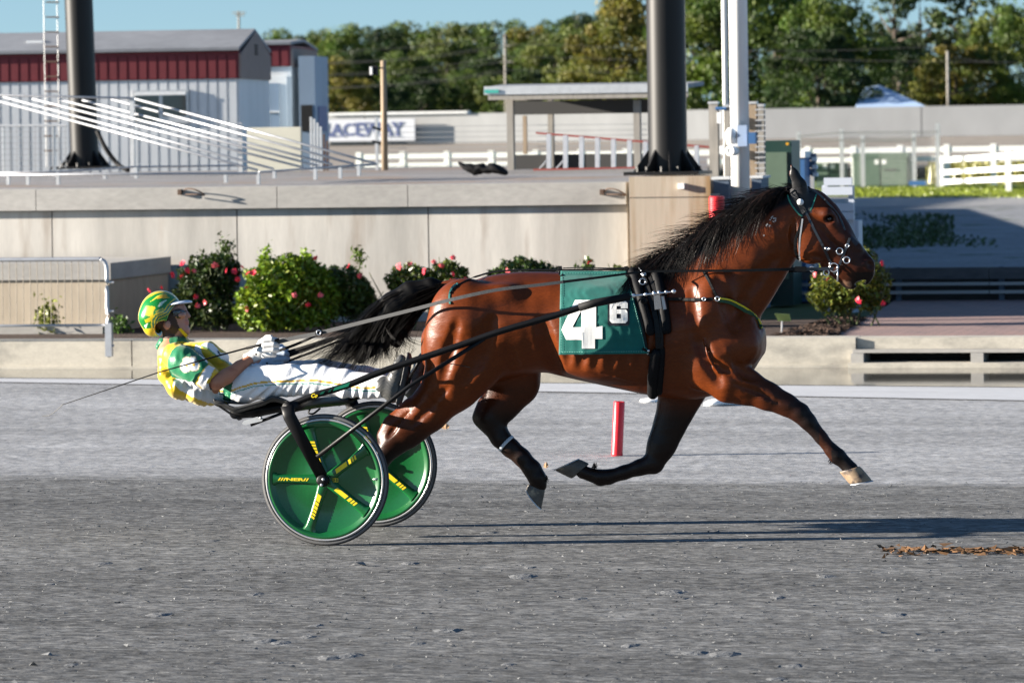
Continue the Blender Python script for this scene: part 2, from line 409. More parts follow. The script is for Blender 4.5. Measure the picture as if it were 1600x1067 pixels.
def blend_track():
    nt = M_stone.node_tree; N = nt.nodes; L = nt.links; b = N['Principled BSDF']; src = b.inputs['Base Color'].links[0].from_socket
    tc = N.new('ShaderNodeTexCoord'); sep = N.new('ShaderNodeSeparateXYZ'); L.new(tc.outputs['Object'], sep.inputs[0])
    mp = N.new('ShaderNodeMapping'); mp.inputs['Scale'].default_value = (.12, 1, 1); L.new(tc.outputs['Object'], mp.inputs['Vector'])
    def nz(sc, m_, det=5):
        n = N.new('ShaderNodeTexNoise'); n.inputs['Scale'].default_value = sc; n.inputs['Detail'].default_value = det; L.new(m_.outputs[0], n.inputs['Vector']); return n.outputs['Fac']
    def mth(op, a, v):
        m = N.new('ShaderNodeMath'); m.operation = op; L.new(a, m.inputs[0])
        if isinstance(v, (int, float)): m.inputs[1].default_value = v
        else: L.new(v, m.inputs[1])
        return m.outputs[0]
    mp3 = N.new('ShaderNodeMapping'); mp3.inputs['Scale'].default_value = (.4, 1, 1); L.new(tc.outputs['Object'], mp3.inputs['Vector'])
    f = mth('ADD', sep.outputs['Y'], mth('MULTIPLY', nz(1.1, mp), 2.2)); f = mth('ADD', f, mth('MULTIPLY', nz(9, mp3, 6), 1.5))
    r = N.new('ShaderNodeMapRange'); r.inputs['From Min'].default_value = 28.3 + 1.85 - .42; r.inputs['From Max'].default_value = 28.3 + 1.85 + .42; L.new(f, r.inputs['Value'])
    col = N.new('ShaderNodeRGB'); col.outputs[0].default_value = (.395, .40, .41, 1); cur = col.outputs[0]
    mp4 = N.new('ShaderNodeMapping'); mp4.inputs['Scale'].default_value = (.03, 1, 1); L.new(tc.outputs['Object'], mp4.inputs['Vector'])
    mp5 = N.new('ShaderNodeMapping'); mp5.inputs['Scale'].default_value = (.22, .16, 1); L.new(tc.outputs['Object'], mp5.inputs['Vector'])
    for sc_, m_, am in ((.35, mp4, .24), (1.5, mp4, .18), (5, mp5, .12), (45, mp5, .32)):
        q = N.new('ShaderNodeMapRange'); q.inputs['From Min'].default_value = .3; q.inputs['From Max'].default_value = .7; q.inputs['To Min'].default_value = 1 - am; q.inputs['To Max'].default_value = 1 + am * .6; L.new(nz(sc_, m_), q.inputs['Value'])
        mx = N.new('ShaderNodeMix'); mx.data_type = 'RGBA'; mx.blend_type = 'MULTIPLY'; mx.inputs['Factor'].default_value = 1; L.new(cur, mx.inputs['A']); L.new(q.outputs[0], mx.inputs['B']); cur = mx.outputs['Result']
    mx = N.new('ShaderNodeMix'); mx.data_type = 'RGBA'; L.new(r.outputs[0], mx.inputs['Factor']); L.new(src, mx.inputs['A']); L.new(cur, mx.inputs['B']); L.new(mx.outputs['Result'], b.inputs['Base Color'])
blend_track()
def paver_mat():
    m = mat('brick_paving', (.30, .17, .14), .9, bump=(40, .5, .006)); nt = m.node_tree; N = nt.nodes; L = nt.links
    b = N['Principled BSDF']; tc = N.new('ShaderNodeTexCoord'); br = N.new('ShaderNodeTexBrick')
    br.inputs['Color1'].default_value = (.36, .22, .19, 1); br.inputs['Color2'].default_value = (.25, .17, .16, 1)
    br.inputs['Mortar'].default_value = (.12, .10, .09, 1); br.inputs['Scale'].default_value = 1
    br.inputs['Brick Width'].default_value = .22; br.inputs['Row Height'].default_value = .11; br.inputs['Mortar Size'].default_value = .006
    L.new(tc.outputs['Object'], br.inputs['Vector']); L.new(br.outputs['Color'], b.inputs['Base Color']); return m
M_pave = paver_mat()

# ------------------------------------------------------------------ ground
UP = 0.28
def sheet(name, poly, m, z=None, kind='structure'):
    v = [(p[0], p[1], p[2] if z is None else z) for p in poly]
    o = add(name, v, [tuple(range(len(v)))], m, at=(0, 0, 0)); tag(o, kind=kind)
    if o.data.polygons[0].normal.z < 0: o.data.flip_normals()
    return o
sheet('track_surface', [(-400, -60), (400, -60), (400, 41.3), (-400, 41.3)] and [(-400, -60, 0), (400, -60, 0), (400, 41.3, 0), (-400, 41.3, 0)], M_stone)
rnd = random.Random(5)
edge = []
x = -60.0
while x < 60: edge.append((x, 28.35 + rnd.gauss(0, .13) + .10 * math.sin(x * .7), .004)); x += rnd.uniform(.04, .25)
A0, A1, A2, A3 = G(-900, 588), G(0, 592), G(742, 599), G(1600, 607); B3, B2, B1, B0 = G(1600, 627), G(742, 611), G(0, 598), G(-900, 593)
A4 = A3 + (A3 - A2) * 1.5; B4 = B3 + (B3 - B2) * 1.5
sheet('painted_edge_strip', [B0, B1, B2, B3, B4, A4, A3, A2, A1, A0], M_line, z=.009)
sheet('gutter_water', [A0, A1, A2, A3, A4, (A4[0], 41.25, 0), (A0[0], 41.25, 0)], M_water, z=.014)
BIG = 3500
sheet('ground', [(-BIG, 41.6, 0), (BIG, 41.6, 0), (BIG, BIG, 0), (-BIG, BIG, 0)], M_field, z=UP - .03)
gx = lambda px, py: G(px, py, UP)
sheet('gravel_yard', [gx(1150, 470), (60, gx(1600, 470)[1], UP), (90, 108, UP), (-40, 108, UP)], M_grav, z=UP - .012)
sheet('path', [(-60, 106.5, 0), (120, 106.5, 0), (120, 121, 0), (-60, 121, 0)], M_path, z=UP - .006)
sheet('grass_verge', [(-60, 121.4, 0), (160, 121.4, 0), (160, 158, 0), (-60, 158, 0)], M_grass, z=UP - .002)
pv = [gx(1296, 527), gx(1386, 478), gx(1400, 468), (30, gx(1600, 468)[1], 0), (30, 41.62, 0)]
pv[0] = np.array((pv[0][0], 41.62, 0))
sheet('brick_pavement', pv, M_pave, z=UP + .004)
mulch_poly = [(-60, 41.62, 0), (pv[0][0], 41.62, 0), pv[1], pv[2], (pv[2][0] - 1, 49.5, 0), (-2, 49.5, 0), (-2, 45.5, 0), (-60, 45.5, 0)]
sheet('mulch_bed', mulch_poly, M_mulch, z=UP - .004)
# loose mulch chips
def chips(name, n, gen, size, m, label, cat, seed):
    r = np.random.RandomState(seed); V = []; F = []
    for i in range(n):
        p = gen(r); s = size * r.uniform(.5, 1.4); q = r.normal(size=(4, 3)) * s * np.array((1.3, 1, .45))
        b = len(V); V += [tuple(np.array(p) + qq) for qq in q]; F += [(b, b + 1, b + 2), (b, b + 3, b + 1), (b + 1, b + 3, b + 2), (b, b + 2, b + 3)]
    o = add(name, V, F, m, at=(0, 0, 0)); tag(o, label, cat, kind='stuff'); return o
def mulch_pt(r):
    while True:
        p = (r.uniform(-7, 6.2), 41.7 + 3.7 * r.uniform() ** 1.3)
        if inpoly(np.array([p[0]]), np.array([p[1]]), [(q[0], q[1]) for q in mulch_poly])[0]: return (p[0], p[1], UP + .01)
chips('mulch_chips', 7000, lambda r: mulch_pt(r), .028, M_mulch, 'dark brown bark mulch chips covering the rose bed behind the curb', 'mulch', 3)
M_stone2 = mat('loose_stone', (.17, .175, .18), .95, var=(3, .4))
def near_stone(r):
    n_ = 11.0 + 17.2 * r.uniform() ** 1.2; w_ = n_ * .14 + 1
    return (-n_ * .225 + r.uniform(-w_, w_), n_, .003)
chips('loose_stones', 11000, near_stone, .0055, M_stone2, 'small grey stones scattered over the near track surface', 'gravel', 4)
def clod(r):
    n_ = 11.0 + 13 * r.uniform(); return (-n_ * .225 + r.uniform(-3, 3), n_, .004)
chips('track_clods', 60, clod, .017, M_stone2, 'bigger clods of stone dust kicked up on the near track', 'clods', 6)
def mounds():
    r = np.random.RandomState(21); mb = MB()
    spots = [(415, 1001), (438, 1004), (515, 1027), (545, 1024), (985, 1008), (1085, 1020), (1130, 1022), (400, 928), (815, 900), (1050, 925), (765, 832), (640, 880), (250, 960), (1400, 960), (1290, 900), (160, 880), (700, 985), (1240, 1040), (905, 935), (330, 845)] + [(r.uniform(0, 1600), r.uniform(850, 1067)) for _ in range(14)]
    for i, (px, py) in enumerate(spots):
        g = G(px, py); s = (.058 if i < 20 else .035) * r.uniform(.7, 1.3); b = []; k = 9
        r1 = [g + np.array((math.cos(q) * s * r.uniform(.8, 1.3), math.sin(q) * s * r.uniform(1.2, 2.0), .0)) for q in np.linspace(0, 6.28, k, False)]
        r2 = [g + (p - g) * .55 + (0, 0, s * r.uniform(.06, .13)) for p in r1]
        mb.quadmesh(r1 + r2 + [g + (0, 0, s * .13)], [(j, (j + 1) % k, k + (j + 1) % k, k + j) for j in range(k)] + [(k + j, k + (j + 1) % k, 2 * k) for j in range(k)])
    tag(mb.build('scuffed_mounds', mat('mound_dust', (.19, .195, .20), .95, spec=.1, var=[(30, .4)], bump=(60, .8, .006))), 'low scuffed mounds and hoof marks of stone dust on the near track', 'hoof marks', kind='stuff')
mounds()
M_dung = mat('dung', (.15, .075, .03), .95, var=(20, .4))
def dungp(r):
    px = 1600 - 250 * r.uniform() ** 1.4; p = G(px + 20, 863 + r.normal() * 3); return (p[0], p[1], .012)
chips('horse_droppings', 260, dungp, .016, M_dung, 'crumbled orange brown horse droppings on the grey track at right', 'droppings', 8)

# ------------------------------------------------------------------ curb with drain openings
cz = .295
cut = P(1338, 560, 41.2)[0]
curb = thing('concrete_curb', 'low pale concrete curb between the wet gutter and the mulch bed, with drain slots at right', 'curb', (0, 41.2, 0))
js = [-60, P(-480, 560, 41.2)[0], P(206, 560, 41.2)[0], P(620, 560, 41.2)[0], P(1000, 560, 41.2)[0], cut]
for a, b in zip(js[:-1], js[1:]):
    MB().box(a + .006, b - .006, 41.2, 41.6, -.05, cz).box(a, b, 41.16, 41.2, -.05, .035).build('curb_block', M_curb, curb)
MB().box(cut, 40, 41.24, 41.58, .185, cz - .002).build('curb_block', M_curb, curb)
def Zc(py): return P(1450, py, 41.1)[2]
zs = {y: Zc(y) for y in (545, 551, 566, 574, 577, 590)}
MB().box(cut - .02, 40, 41.10, 41.58, zs[551], .183).build('slot_beam', M_cap, curb)
MB().box(cut - .05, 40, 40.98, 41.5, zs[574], zs[566]).build('slot_beam', M_curb, curb)
MB().box(cut - .02, 40, 41.52, 41.6, -.05, .183).build('slot_back', M_hole, curb)
tp = cut
while tp < 12:
    MB().box(tp - .03, tp + .09, 41.05, 41.5, -.05, zs[551] - .003).build('slot_post', M_cap, curb); tp += 1.15
pc0 = P(1430, 580, 40.95)[0]; MB().box(pc0, pc0 + .52, 40.97, 41.04, .005, zs[574] - .004).build('infill_panel', M_curb, curb)

# ------------------------------------------------------------------ retaining wall, cap, pier, platform deck
NW = 45.5
ztop = P(450, 291, NW)[2]; zcap = P(450, 325, NW)[2]
wall = thing('retaining_wall', 'long pale concrete retaining wall with a projecting cap behind the rose bushes', 'wall', (0, NW, UP))
jp = [-1100, -800, -500, -215, 82, 371, 670, 982]
tj = [P(j, 400, NW)[0] for j in jp]
for a, b in zip(tj[:-1], tj[1:]):
    MB().box(a + .007, b - .007, NW, NW + .35, UP - .1, zcap - .012).build('wall_panel', M_conc, wall)
MB().box(tj[0], tj[-1], NW + .03, NW + .3, UP - .1, zcap).build('joint_backing', M_cap, wall)
cj = [-1100, -520, 60, 436, 640, 981]; tc_ = [P(j, 300, NW)[0] for j in cj]
for a, b in zip(tc_[:-1], tc_[1:]):
    MB().box(a + .004, b - .004, NW - .09, NW + .36, zcap, ztop).build('cap_block', M_cap, wall)
tR = P(1108, 300, NW)[0]
tRb = P(1106, 280, 69)[0]
MB().prism([(-60, NW + .36, UP - .05), (P(1106, 300, NW + .36)[0], NW + .36, UP - .05), (tRb, 69, UP - .05), (-60, 69, UP - .05)], (0, 0, ztop - .02 - UP + .05)).build('platform_deck', M_deck)
tag(bpy.data.objects['platform_deck'], kind='structure')
ra, rb_, rc, rd = P(850, 280, 69.3), P(1106, 280, 69.3), P(1106, 280, 102), P(850, 280, 102)
tag(MB().prism([(q[0], q[1], UP - .05) for q in (ra, rb_, rc, rd)], (0, 0, 1.36)).build('shade_platform', M_deck), kind='structure')  # hidden block added behind the deck to throw shade on the gravel
bpy.data.objects['platform_deck'].name = 'platform'
pier = thing('concrete_pier', 'rust stained concrete pier block carrying the thick dark steel column', 'pier', (P(1045, 400, 45.2)[0], 45.2, UP))
pa, pb = P(983, 300, 45.2)[0], P(1110, 300, 45.2)[0]
zp = P(1045, 276, 45.2)[2]; zq = P(1045, 308, 45.2)[2]
pb2 = P(1110, 300, 46.9)[0]; ft = [(pa, 45.2), (pb, 45.2), (pb2, 46.9), (pa, 46.9)]
MB().prism([(a, b, UP - .1) for a, b in ft], (0, 0, zq - .01 - UP + .1)).build('pier_base', M_pier, pier)
MB().prism([(a, b, zq) for a, b in ft], (0, 0, zp - zq)).build('pier_top', M_pier, pier)
MB().box(pa + .03, pb - .2, 45.23, 46.87, zq - .01, zq).build('pier_joint', M_cap, pier)
def loop(px, py, label):
    o = MB()
    pts = catmull([P(px, py, NW - .10), P(px + 6, py - 5, NW - .16), P(px + 20, py - 3, NW - .2), P(px + 34, py + 5, NW - .16), P(px + 22, py + 4, NW - .2), P(px + 4, py + 4, NW - .14)], 5)
    o.tube(pts, .008, 6); o.box(*(lambda p: (p[0] - .02, p[0] + .02, NW - .14, NW - .09, p[2] - .03, p[2] + .03))(P(px, py, NW)))
    tag(o.build('cable_loop', M_rust), label, 'cable')
loop(286, 300, 'thin black cable loop hanging on the wall cap above the first rose bush')
loop(944, 300, 'thin black cable loop hanging on the wall cap beside the pier')
tag(MB().box(*(lambda p: (p[0], p[0] + .07, 45.15, 45.2, p[2] - .03, p[2] + .03))(P(1060, 291, 45.2))).build('small_lamp', M_white), 'small white lamp box on the face of the concrete pier', 'lamp')

# left concrete block with slab
blk = thing('concrete_ramp_block', 'low concrete block with an overhanging slab against the retaining wall at far left', 'concrete block', (P(80, 500, 43.6)[0], 43.6, UP))
bn0 = 43.3
bt1 = P(169, 460, bn0)[0]; bz1 = P(169, 411, bn0)[2]; bz0 = P(169, 437, bn0)[2]
MB().box(-30, bt1, bn0 + .03, NW - .1, UP - .1, bz0).build('block_body', mat('block_concrete', (.45, .38, .29), .9, stretch=(1.2, 1, .3), var=[(1.5, .1), (12, .1)], bump=(30, .2, .004)), blk)
MB().box(-30, bt1 + .03, bn0, NW - .095, bz0, bz1).build('top_slab', M_cap, blk)
MB().box(-30, bt1 + .05, bn0 - .35, bn0 + .03, UP - .1, UP + .07).build('footing', M_cap, blk)

# ------------------------------------------------------------------ steel columns
def column(px, wpx, n, pybase, label, lean=0.0, gus=True):
    b = P(px, pybase, n); r = wpx / 2 * SC(px, n)
    c = thing('steel_column', label, 'column', tuple(b))
    MB().tube([b + (0, 0, .03), b + (lean, 0, 14)], r, 40, False).build('column_shaft', M_pole, c, True)
    MB().box(b[0] - r * 1.95, b[0] + r * 1.95, n - r * 1.9, n + r * 1.9, b[2], b[2] + .035).build('base_plate', M_pole, c)
    for k in range(8):
        q = 2 * math.pi * (k + .35) / 8; d = np.array((math.cos(q), math.sin(q), 0)); s = np.array((-math.sin(q), math.cos(q), 0)) * .012
        p0 = b + d * r * .98 + (0, 0, .036)
        MB().prism([p0 - s, p0 + d * r * .8 - s, p0 + (0, 0, .24) - s], s * 2).build('gusset', M_pole, c)
    for k in range(12):
        q = 2 * math.pi * k / 12; p0 = b + np.array((math.cos(q), math.sin(q), 0)) * r * 1.62
        MB().tube([p0 + (0, 0, .03), p0 + (0, 0, .09)], .022, 6).build('anchor_bolt', M_pole, c)
    return c
column(1044, 61, 46.0, 273, 'thick dark steel column standing on the rust stained pier')
column(133, 44, 62.0, 264, 'dark steel column rising beside the burgundy and white trailer', lean=-.35)
cb = MB(); cb.tube(catmull([P(152, 205, 61.6), P(165, 232, 61.5), P(185, 258, 61.5), P(200, 266, 61.2)], 5), .035, 8); tag(cb.build('power_cable', M_blk, smooth=True), 'black cable sagging from the dark column down to the deck', 'cable')
# ladder beside the left column
lad = thing('pole_ladder', 'tall thin grey ladder with widely spaced rungs left of the dark column', 'ladder', tuple(P(80, 262, 61)))
for px in (70, 91): MB().tube([P(px + 3, 262, 61), P(px - 3, -60, 61)], .007, 5).build('rail', M_wire, lad)
for k in range(13): MB().tube([P(69 + .013 * (k * 23 - 40), 236 - k * 23.2, 60.97), P(90 + .013 * (k * 23 - 40), 236 - k * 23.2, 60.97)], .011, 5).build('rung', M_rust, lad)

# ------------------------------------------------------------------ pipe rack on the deck
rack = thing('pipe_rack', 'rack of long sloping aluminium pipes lying on the platform at left', 'pipe rack', tuple(P(250, 280, 49.5)))
pr = .014
MB().tube([P(-120, 147, 52), P(0, 149, 52), P(208, 154, 51.2)], pr, 10).build('top_rail', M_alu, rack, True)
MB().tube([P(405, 269, 49), P(588, 257, 50.5)], pr, 10).build('lower_rail', M_alu, rack, True)
MB().tube([P(-60, 274, 48.6), P(402, 271, 48.6)], pr, 10).build('lower_rail', M_alu, rack, True)
MB().tube([P(-40, 271, 50), P(90, 269, 50), P(210, 261, 50.6), P(376, 259, 51)], pr * .9, 10).build('lower_rail', M_alu, rack, True)
for a, b in [((0, 159), (402, 266)), ((6, 152), (427, 264)), ((51, 155), (474, 262)), ((93, 156), (496, 259)), ((129, 157), (519, 257.5)), ((174, 155.5), (552, 256.5)), ((208, 154), (586, 255.5))]:
    MB().tube([P(*a, 51.8), P(*b, 50 if b[0] > 440 else 49.2)], pr, 10).build('pipe', M_alu, rack, True)
for px, y0, y1, w in [(206, 154, 275, 3.2), (375, 192, 272, 3.2)]: MB().pbox(px - w, px + w, y0, y1, 51.3, .05).build('post', M_alu2, rack)
for px, y0, y1 in [(12, 272, 289), (43, 272, 289), (90, 270, 289), (163, 270, 280), (212, 262, 279), (352, 272, 286), (403, 270, 289), (428, 268, 279), (492, 264, 281), (531, 262, 279), (560, 259, 275)]:
    MB().pbox(px - 2.4, px + 2.4, y0, y1, 49.0, .04).build('leg', M_alu2, rack)

# mesh fence panel at left
mf = thing('mesh_fence_panel', 'square wire mesh fence panel in front of the white trailer wall at far left', 'fence', tuple(P(45, 275, 58)))
for px in (4, 84): MB().pbox(px - 2, px + 2, 196, 276, 58, .04).build('post', M_alu2, mf)
MB().tube([P(-60, 197, 58), P(105, 196, 58)], .018, 6).build('top_rail', M_alu2, mf)
w = MB()
for k in range(16): w.tube([P(-40 + k * 9.5, 198, 58), P(-40 + k * 9.5, 272, 58)], .005, 4, False)
for k in range(8): w.tube([P(-60, 206 + k * 9, 58), P(105, 206 + k * 9, 58)], .005, 4, False)
tag(w.build('wire_mesh', M_wire, mf), kind='stuff')
for (px, y0, lab) in [(170, 188, 'short'), ]: pass

# ------------------------------------------------------------------ trailers
def wframe(cx, cy, ang):
    ca, sa = math.cos(ang), math.sin(ang)
    def f(a, b, z):
        X = cx + a * ca - b * sa; Y = cy + a * sa + b * ca
        return np.array((X * cT - Y * sT, X * sT + Y * cT, z))
    return f
def wxy(px, py, n):
    t, n_, z = P(px, py, n); return t * cT + n_ * sT, -t * sT + n_ * cT, z
def fbox(mb, f, a0, a1, b0, b1, z0, z1):
    p = [f(a, b, z) for z in (z0, z1) for b in (b0, b1) for a in (a0, a1)]
    return mb.quadmesh(p, [(0, 2, 3, 1), (4, 5, 7, 6), (0, 1, 5, 4), (2, 6, 7, 3), (0, 4, 6, 2), (1, 3, 7, 5)])
def siding(f, root, a0, a1, b0, z0, z1, m, pitch, name):
    """corrugated face on the camera side: one strip profile per rib"""
    mb = MB(); nrib = max(1, int(abs(a1 - a0) / pitch)); st = (a1 - a0) / nrib
    for k in range(nrib): fbox(mb, f, a0 + k * st + .02, a0 + (k + 1) * st - .025, b0 - .018, b0, z0, z1)
    return tag(mb.build(name, m, root), kind='stuff')
X0, Y0, _ = wxy(375, 200, 67)
f1 = wframe(X0, Y0, math.radians(-6)); zf = lambda py: P(375, py, 67)[2]
base = ztop - .02
tr1 = thing('office_trailer', 'long trailer with burgundy upper band, white ribbed siding and grey roof', 'trailer', tuple(f1(-3, 0, base)))
L1, D1 = 7.5, 3.0
fbox(MB(), f1, -L1, 0, 0, D1, base, zf(123)).build('wall', M_side, tr1)
fbox(MB(), f1, -L1, 0, -.03, D1, zf(123), zf(80)).build('upper_band', M_burg, tr1)
siding(f1, tr1, -L1, -.02, 0, base, zf(124), M_side, .16, 'wall_ribs')
siding(f1, tr1, -L1, -.02, -.03, zf(122), zf(86), M_burg, .16, 'band_ribs')
ez, rz_ = zf(79), zf(47)
mb = MB(); rf = [f1(-L1 - .1, -.12, ez), f1(.02, -.12, ez), f1(.02, D1 / 2, rz_), f1(-L1 - .1, D1 / 2, rz_)]
mb.prism(rf, (0, 0, .05)); mb.prism([f1(-L1 - .1, D1 / 2, rz_), f1(.02, D1 / 2, rz_), f1(.02, D1 + .12, ez), f1(-L1 - .1, D1 + .12, ez)], (0, 0, .05))
roof1 = mb.build('roof', M_roof, tr1)
MB().prism([f1(.0, 0, ez - .05), f1(0, D1, ez - .05), f1(0, D1 / 2, rz_)], f1(.035, 0, 0) - f1(0, 0, 0)).build('gable', M_brown, tr1)
fbox(MB(), f1, .0, .035, -.03, D1, zf(123), ez - .05).build('gable_band', M_brown, tr1)
v_ = MB()
for k in range(4): fbox(v_, f1, .035, .05, D1 / 2 - .15, D1 / 2 + .12, zf(84 - k * 4.5), zf(81.5 - k * 4.5))
v_.build('gable_vent', M_hole, tr1)
ax = lambda px: (wxy(px, 165, 67)[0] - X0)
wn_ = fbox(MB(), f1, ax(209), ax(296), -.06, -.02, zf(191), zf(139)).build('window', M_alu2, tr1)
fbox(MB(), f1, ax(213), ax(250), -.075, -.061, zf(188), zf(148)).build('pane', M_glass, wn_)
fbox(MB(), f1, ax(256), ax(292), -.075, -.061, zf(180), zf(148)).build('pane', M_glass, wn_)
fbox(MB(), f1, ax(213), ax(292), -.078, -.062, zf(147), zf(142)).build('blind', M_white, wn_)
fbox(MB(), f1, ax(34) - .0, ax(60), -.0 + .55, .9, zf(68) - .0, zf(62) + .05).build('roof_vent', M_white, tr1)
# second trailer
X2, Y2, _ = wxy(456, 200, 74); f2 = wframe(X2, Y2, math.radians(-6)); zg = lambda py: P(456, py, 74)[2]
tr2 = thing('office_trailer', 'shorter burgundy and white trailer with a blue entry box, right of the long trailer', 'trailer', tuple(f2(-1, 0, base)))
fbox(MB(), f2, -5, 0, 0, 3, base - 1.4, zg(104)).build('wall', M_side, tr2)
fbox(MB(), f2, -5, 0, -.03, 3, zg(104), zg(71)).build('upper_band', M_burg, tr2)
siding(f2, tr2, -1.0, -.02, -.03, zg(103), zg(76), M_burg, .16, 'band_ribs')
mb = MB(); mb.prism([f2(-5, -.1, zg(70)), f2(.02, -.1, zg(70)), f2(.02, 1.5, zg(64)), f2(-5, 1.5, zg(64))], (0, 0, .05)).prism([f2(-5, 1.5, zg(64)), f2(.02, 1.5, zg(64)), f2(.02, 3.1, zg(76)), f2(-5, 3.1, zg(76))], (0, 0, .05)); mb.build('roof', M_roof, tr2)
fbox(MB(), f2, .0, .03, -.03, 3, zg(104), zg(76)).build('gable_band', M_brown, tr2)
ax2 = lambda px: (wxy(px, 165, 74)[0] - X2)
dr = fbox(MB(), f2, ax2(418), ax2(449), -.07, -.0, zg(205), zg(119)).build('door_frame', M_white, tr2)
fbox(MB(), f2, ax2(418), ax2(437), -.085, -.071, zg(203), zg(130)).build('door', M_blue, dr)
fbox(MB(), f2, ax2(416), ax2(438), -.12, -.086, zg(176), zg(173.5)).build('door_bar', M_white, dr)
fbox(MB(), f2, ax2(474), ax2(499), -.5, 1.1, base - 1.4, zg(89)).build('entry_box', M_blue, tr2)
fbox(MB(), f2, ax2(477), ax2(495), -.515, -.501, zg(206), zg(165)).build('entry_opening', M_hole, tr2)
fbox(MB(), f2, ax2(499) + .001, ax2(499) + .02, -.2, .8, zg(206), zg(167)).build('side_opening', M_navy, tr2)
tag(MB().pbox(386, 470, 199, 268, 58.5, .08).build('board', M_cream), 'blank cream painted board standing behind the sloping pipes', 'board')
ps = thing('post_bundle', 'bundle of upright grey posts and poles beside the cream board', 'posts', tuple(P(492, 266, 57)))
for px, y0 in [(486, 183), (491, 186), (496, 192), (501, 198)]: MB().pbox(px - 1.6, px + 1.6, y0, 267, 57, .035).build('post', M_alu2, ps)
for px, y0 in [(506, 210), (511, 220)]: MB().pbox(px - 1.2, px + 1.2, y0, 267, 57.3, .03).build('post', M_rust, ps)

# ------------------------------------------------------------------ poles and wires
def wpole(px, w, y0, y1, n, name, label, arm=None, m=M_wood):
    b = P(px, y1, n); tp_ = P(px + (y0 - y1) * -.0148 * 0, y0, n); r = w / 2 * SC(px, n)
    c = thing(name, label, 'pole', tuple(b))
    MB().tube([b, (b[0], n, tp_[2])], [r, r * .85], 12).build('shaft', m, c, True)
    if arm:
        for (dx0, dx1, y) in arm: MB().pbox(px + dx0, px + dx1, y - 1, y + 1, n - .12, .1).build('cross_arm', m, c)
    return c
fl = wpole(601.5, 10.5, 95, 266, 60.5, 'wooden_pole', 'short tan wooden pole with a floodlight, in front of the raceway sign')
MB().pbox(579, 588, 103, 118, 60.2, .12).build('floodlight', M_blk, fl); MB().pbox(577.5, 581, 105, 117, 60.15, .1).build('floodlight_glass', M_white, fl)
MB().tube([P(588, 108, 60.3), P(597, 106, 60.5)], .012, 6).build('bracket', M_blk, fl)
wpole(791, 4.5, 54, 200, 200, 'utility_pole', 'thin far utility pole carrying the power lines above the shelter', [(-9, 9, 97), (-6, 6, 72)], M_wood2)
wpole(374, 4, 18, 90, 190, 'utility_pole', 'utility pole with crossarm rising over the long trailer roof', [(-11, 9, 20.5), (-6, 7, 24.5)], M_wood2)
wpole(1482, 5, 80, 180, 175, 'utility_pole', 'bare utility pole standing in front of the far right trees', None, M_wood2)
pl = thing('power_lines', 'bundle of power lines crossing in front of the dark treeline', 'power lines', tuple(P(600, 100, 195)))
for (a, b, c) in [((510, 81), (650, 74), (791, 54)), ((510, 99), (650, 90), (791, 70)), ((510, 100), (650, 93), (791, 74)), ((510, 117), (650, 108), (791, 89)), ((510, 119), (660, 113), (791, 96)), ((510, 138), (650, 129), (791, 110)), ((510, 139), (660, 131), (791, 113)),
                  ((791, 70), (900, 72), (1030, 78)), ((791, 89), (900, 91), (1030, 96)), ((791, 110), (880, 112), (1030, 115))]:
    MB().tube(catmull([P(*a, 197), P(*b, 197), P(*c, 197)], 4), .013, 5).build('wire', M_dirt, pl)
for (a, b) in [((1075, 86), (1600, 98)), ((1172, 80), (1480, 72)), ((1490, 90), (1600, 98))]:
    MB().tube(catmull([P(*a, 174), P((a[0] + b[0]) / 2, (a[1] + b[1]) / 2 + 3, 174), P(*b, 174)], 4), .012, 5).build('wire', M_dirt, pl)

# ------------------------------------------------------------------ speedway wall, sign, white rail fences
NB = 170
sw = thing('speedway_wall', 'long grey concrete speedway wall in front of the treeline', 'wall', (0, NB, UP))
zt = P(1500, 165.5, NB)[2]; zb = P(1500, 213, NB)[2]
tt = [P(px, 200, NB)[0] for px in range(-300, 2100, 290)]
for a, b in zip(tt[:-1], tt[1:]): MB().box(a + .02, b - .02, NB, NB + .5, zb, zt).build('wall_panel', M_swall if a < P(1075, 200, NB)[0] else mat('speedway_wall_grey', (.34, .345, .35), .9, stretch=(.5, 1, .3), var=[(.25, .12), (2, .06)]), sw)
MB().box(tt[0], tt[-1], NB + .04, NB + .4, UP, zt - .02).build('wall_core', M_swall2, sw)
MB().prism([(tt[0], NB - 6, UP + .5), (tt[0], NB, zb - .01), (tt[0], NB, UP), (tt[0], NB - 6, UP)], (tt[-1] - tt[0], 0, 0)).build('banking', M_swall2, sw)
a_, b_ = P(512, 182, NB - .1)[0], P(730, 182, NB - .1)[0]
MB().box(a_, b_, NB - .1, NB + .5, zt + .003, zt + .10).build('top_strip', M_white, sw)
sheet('far_banking', [(P(1000, 200, NB)[0], NB - 16, 0), (200, NB - 16, 0), (200, NB - 6.1, 0), (P(1000, 200, NB)[0], NB - 6.1, 0)], M_dirt, z=UP + .45)
sg = thing('raceway_sign', 'white sign board lettered in navy serif capitals on the far wall', 'sign', tuple(P(580, 222, NB - .4)))
SN = NB - .35
MB().pbox(470, 648, 187, 221, SN, .1).build('sign_board', mat('sign_white', (.66, .68, .72), .6), sg)
V, Fc = text_mesh('RACEWAY', 1.0, .0, .018)
tx0, tx1 = P(503, 205, SN - .02)[0], P(630, 205, SN - .02)[0]; tz0, tz1 = P(560, 212.5, SN - .02)[2], P(560, 193, SN - .02)[2]
vx = (V[:, 0] - V[:, 0].min()) / np.ptp(V[:, 0]); vy = (V[:, 1] - V[:, 1].min()) / np.ptp(V[:, 1])
add('lettering', np.stack([tx0 + vx * (tx1 - tx0), np.full(len(V), SN - .02), tz0 + vy * (tz1 - tz0)], 1), Fc, M_navy, sg)
sb_ = MB(); lw = (tx1 - tx0) / 7.0
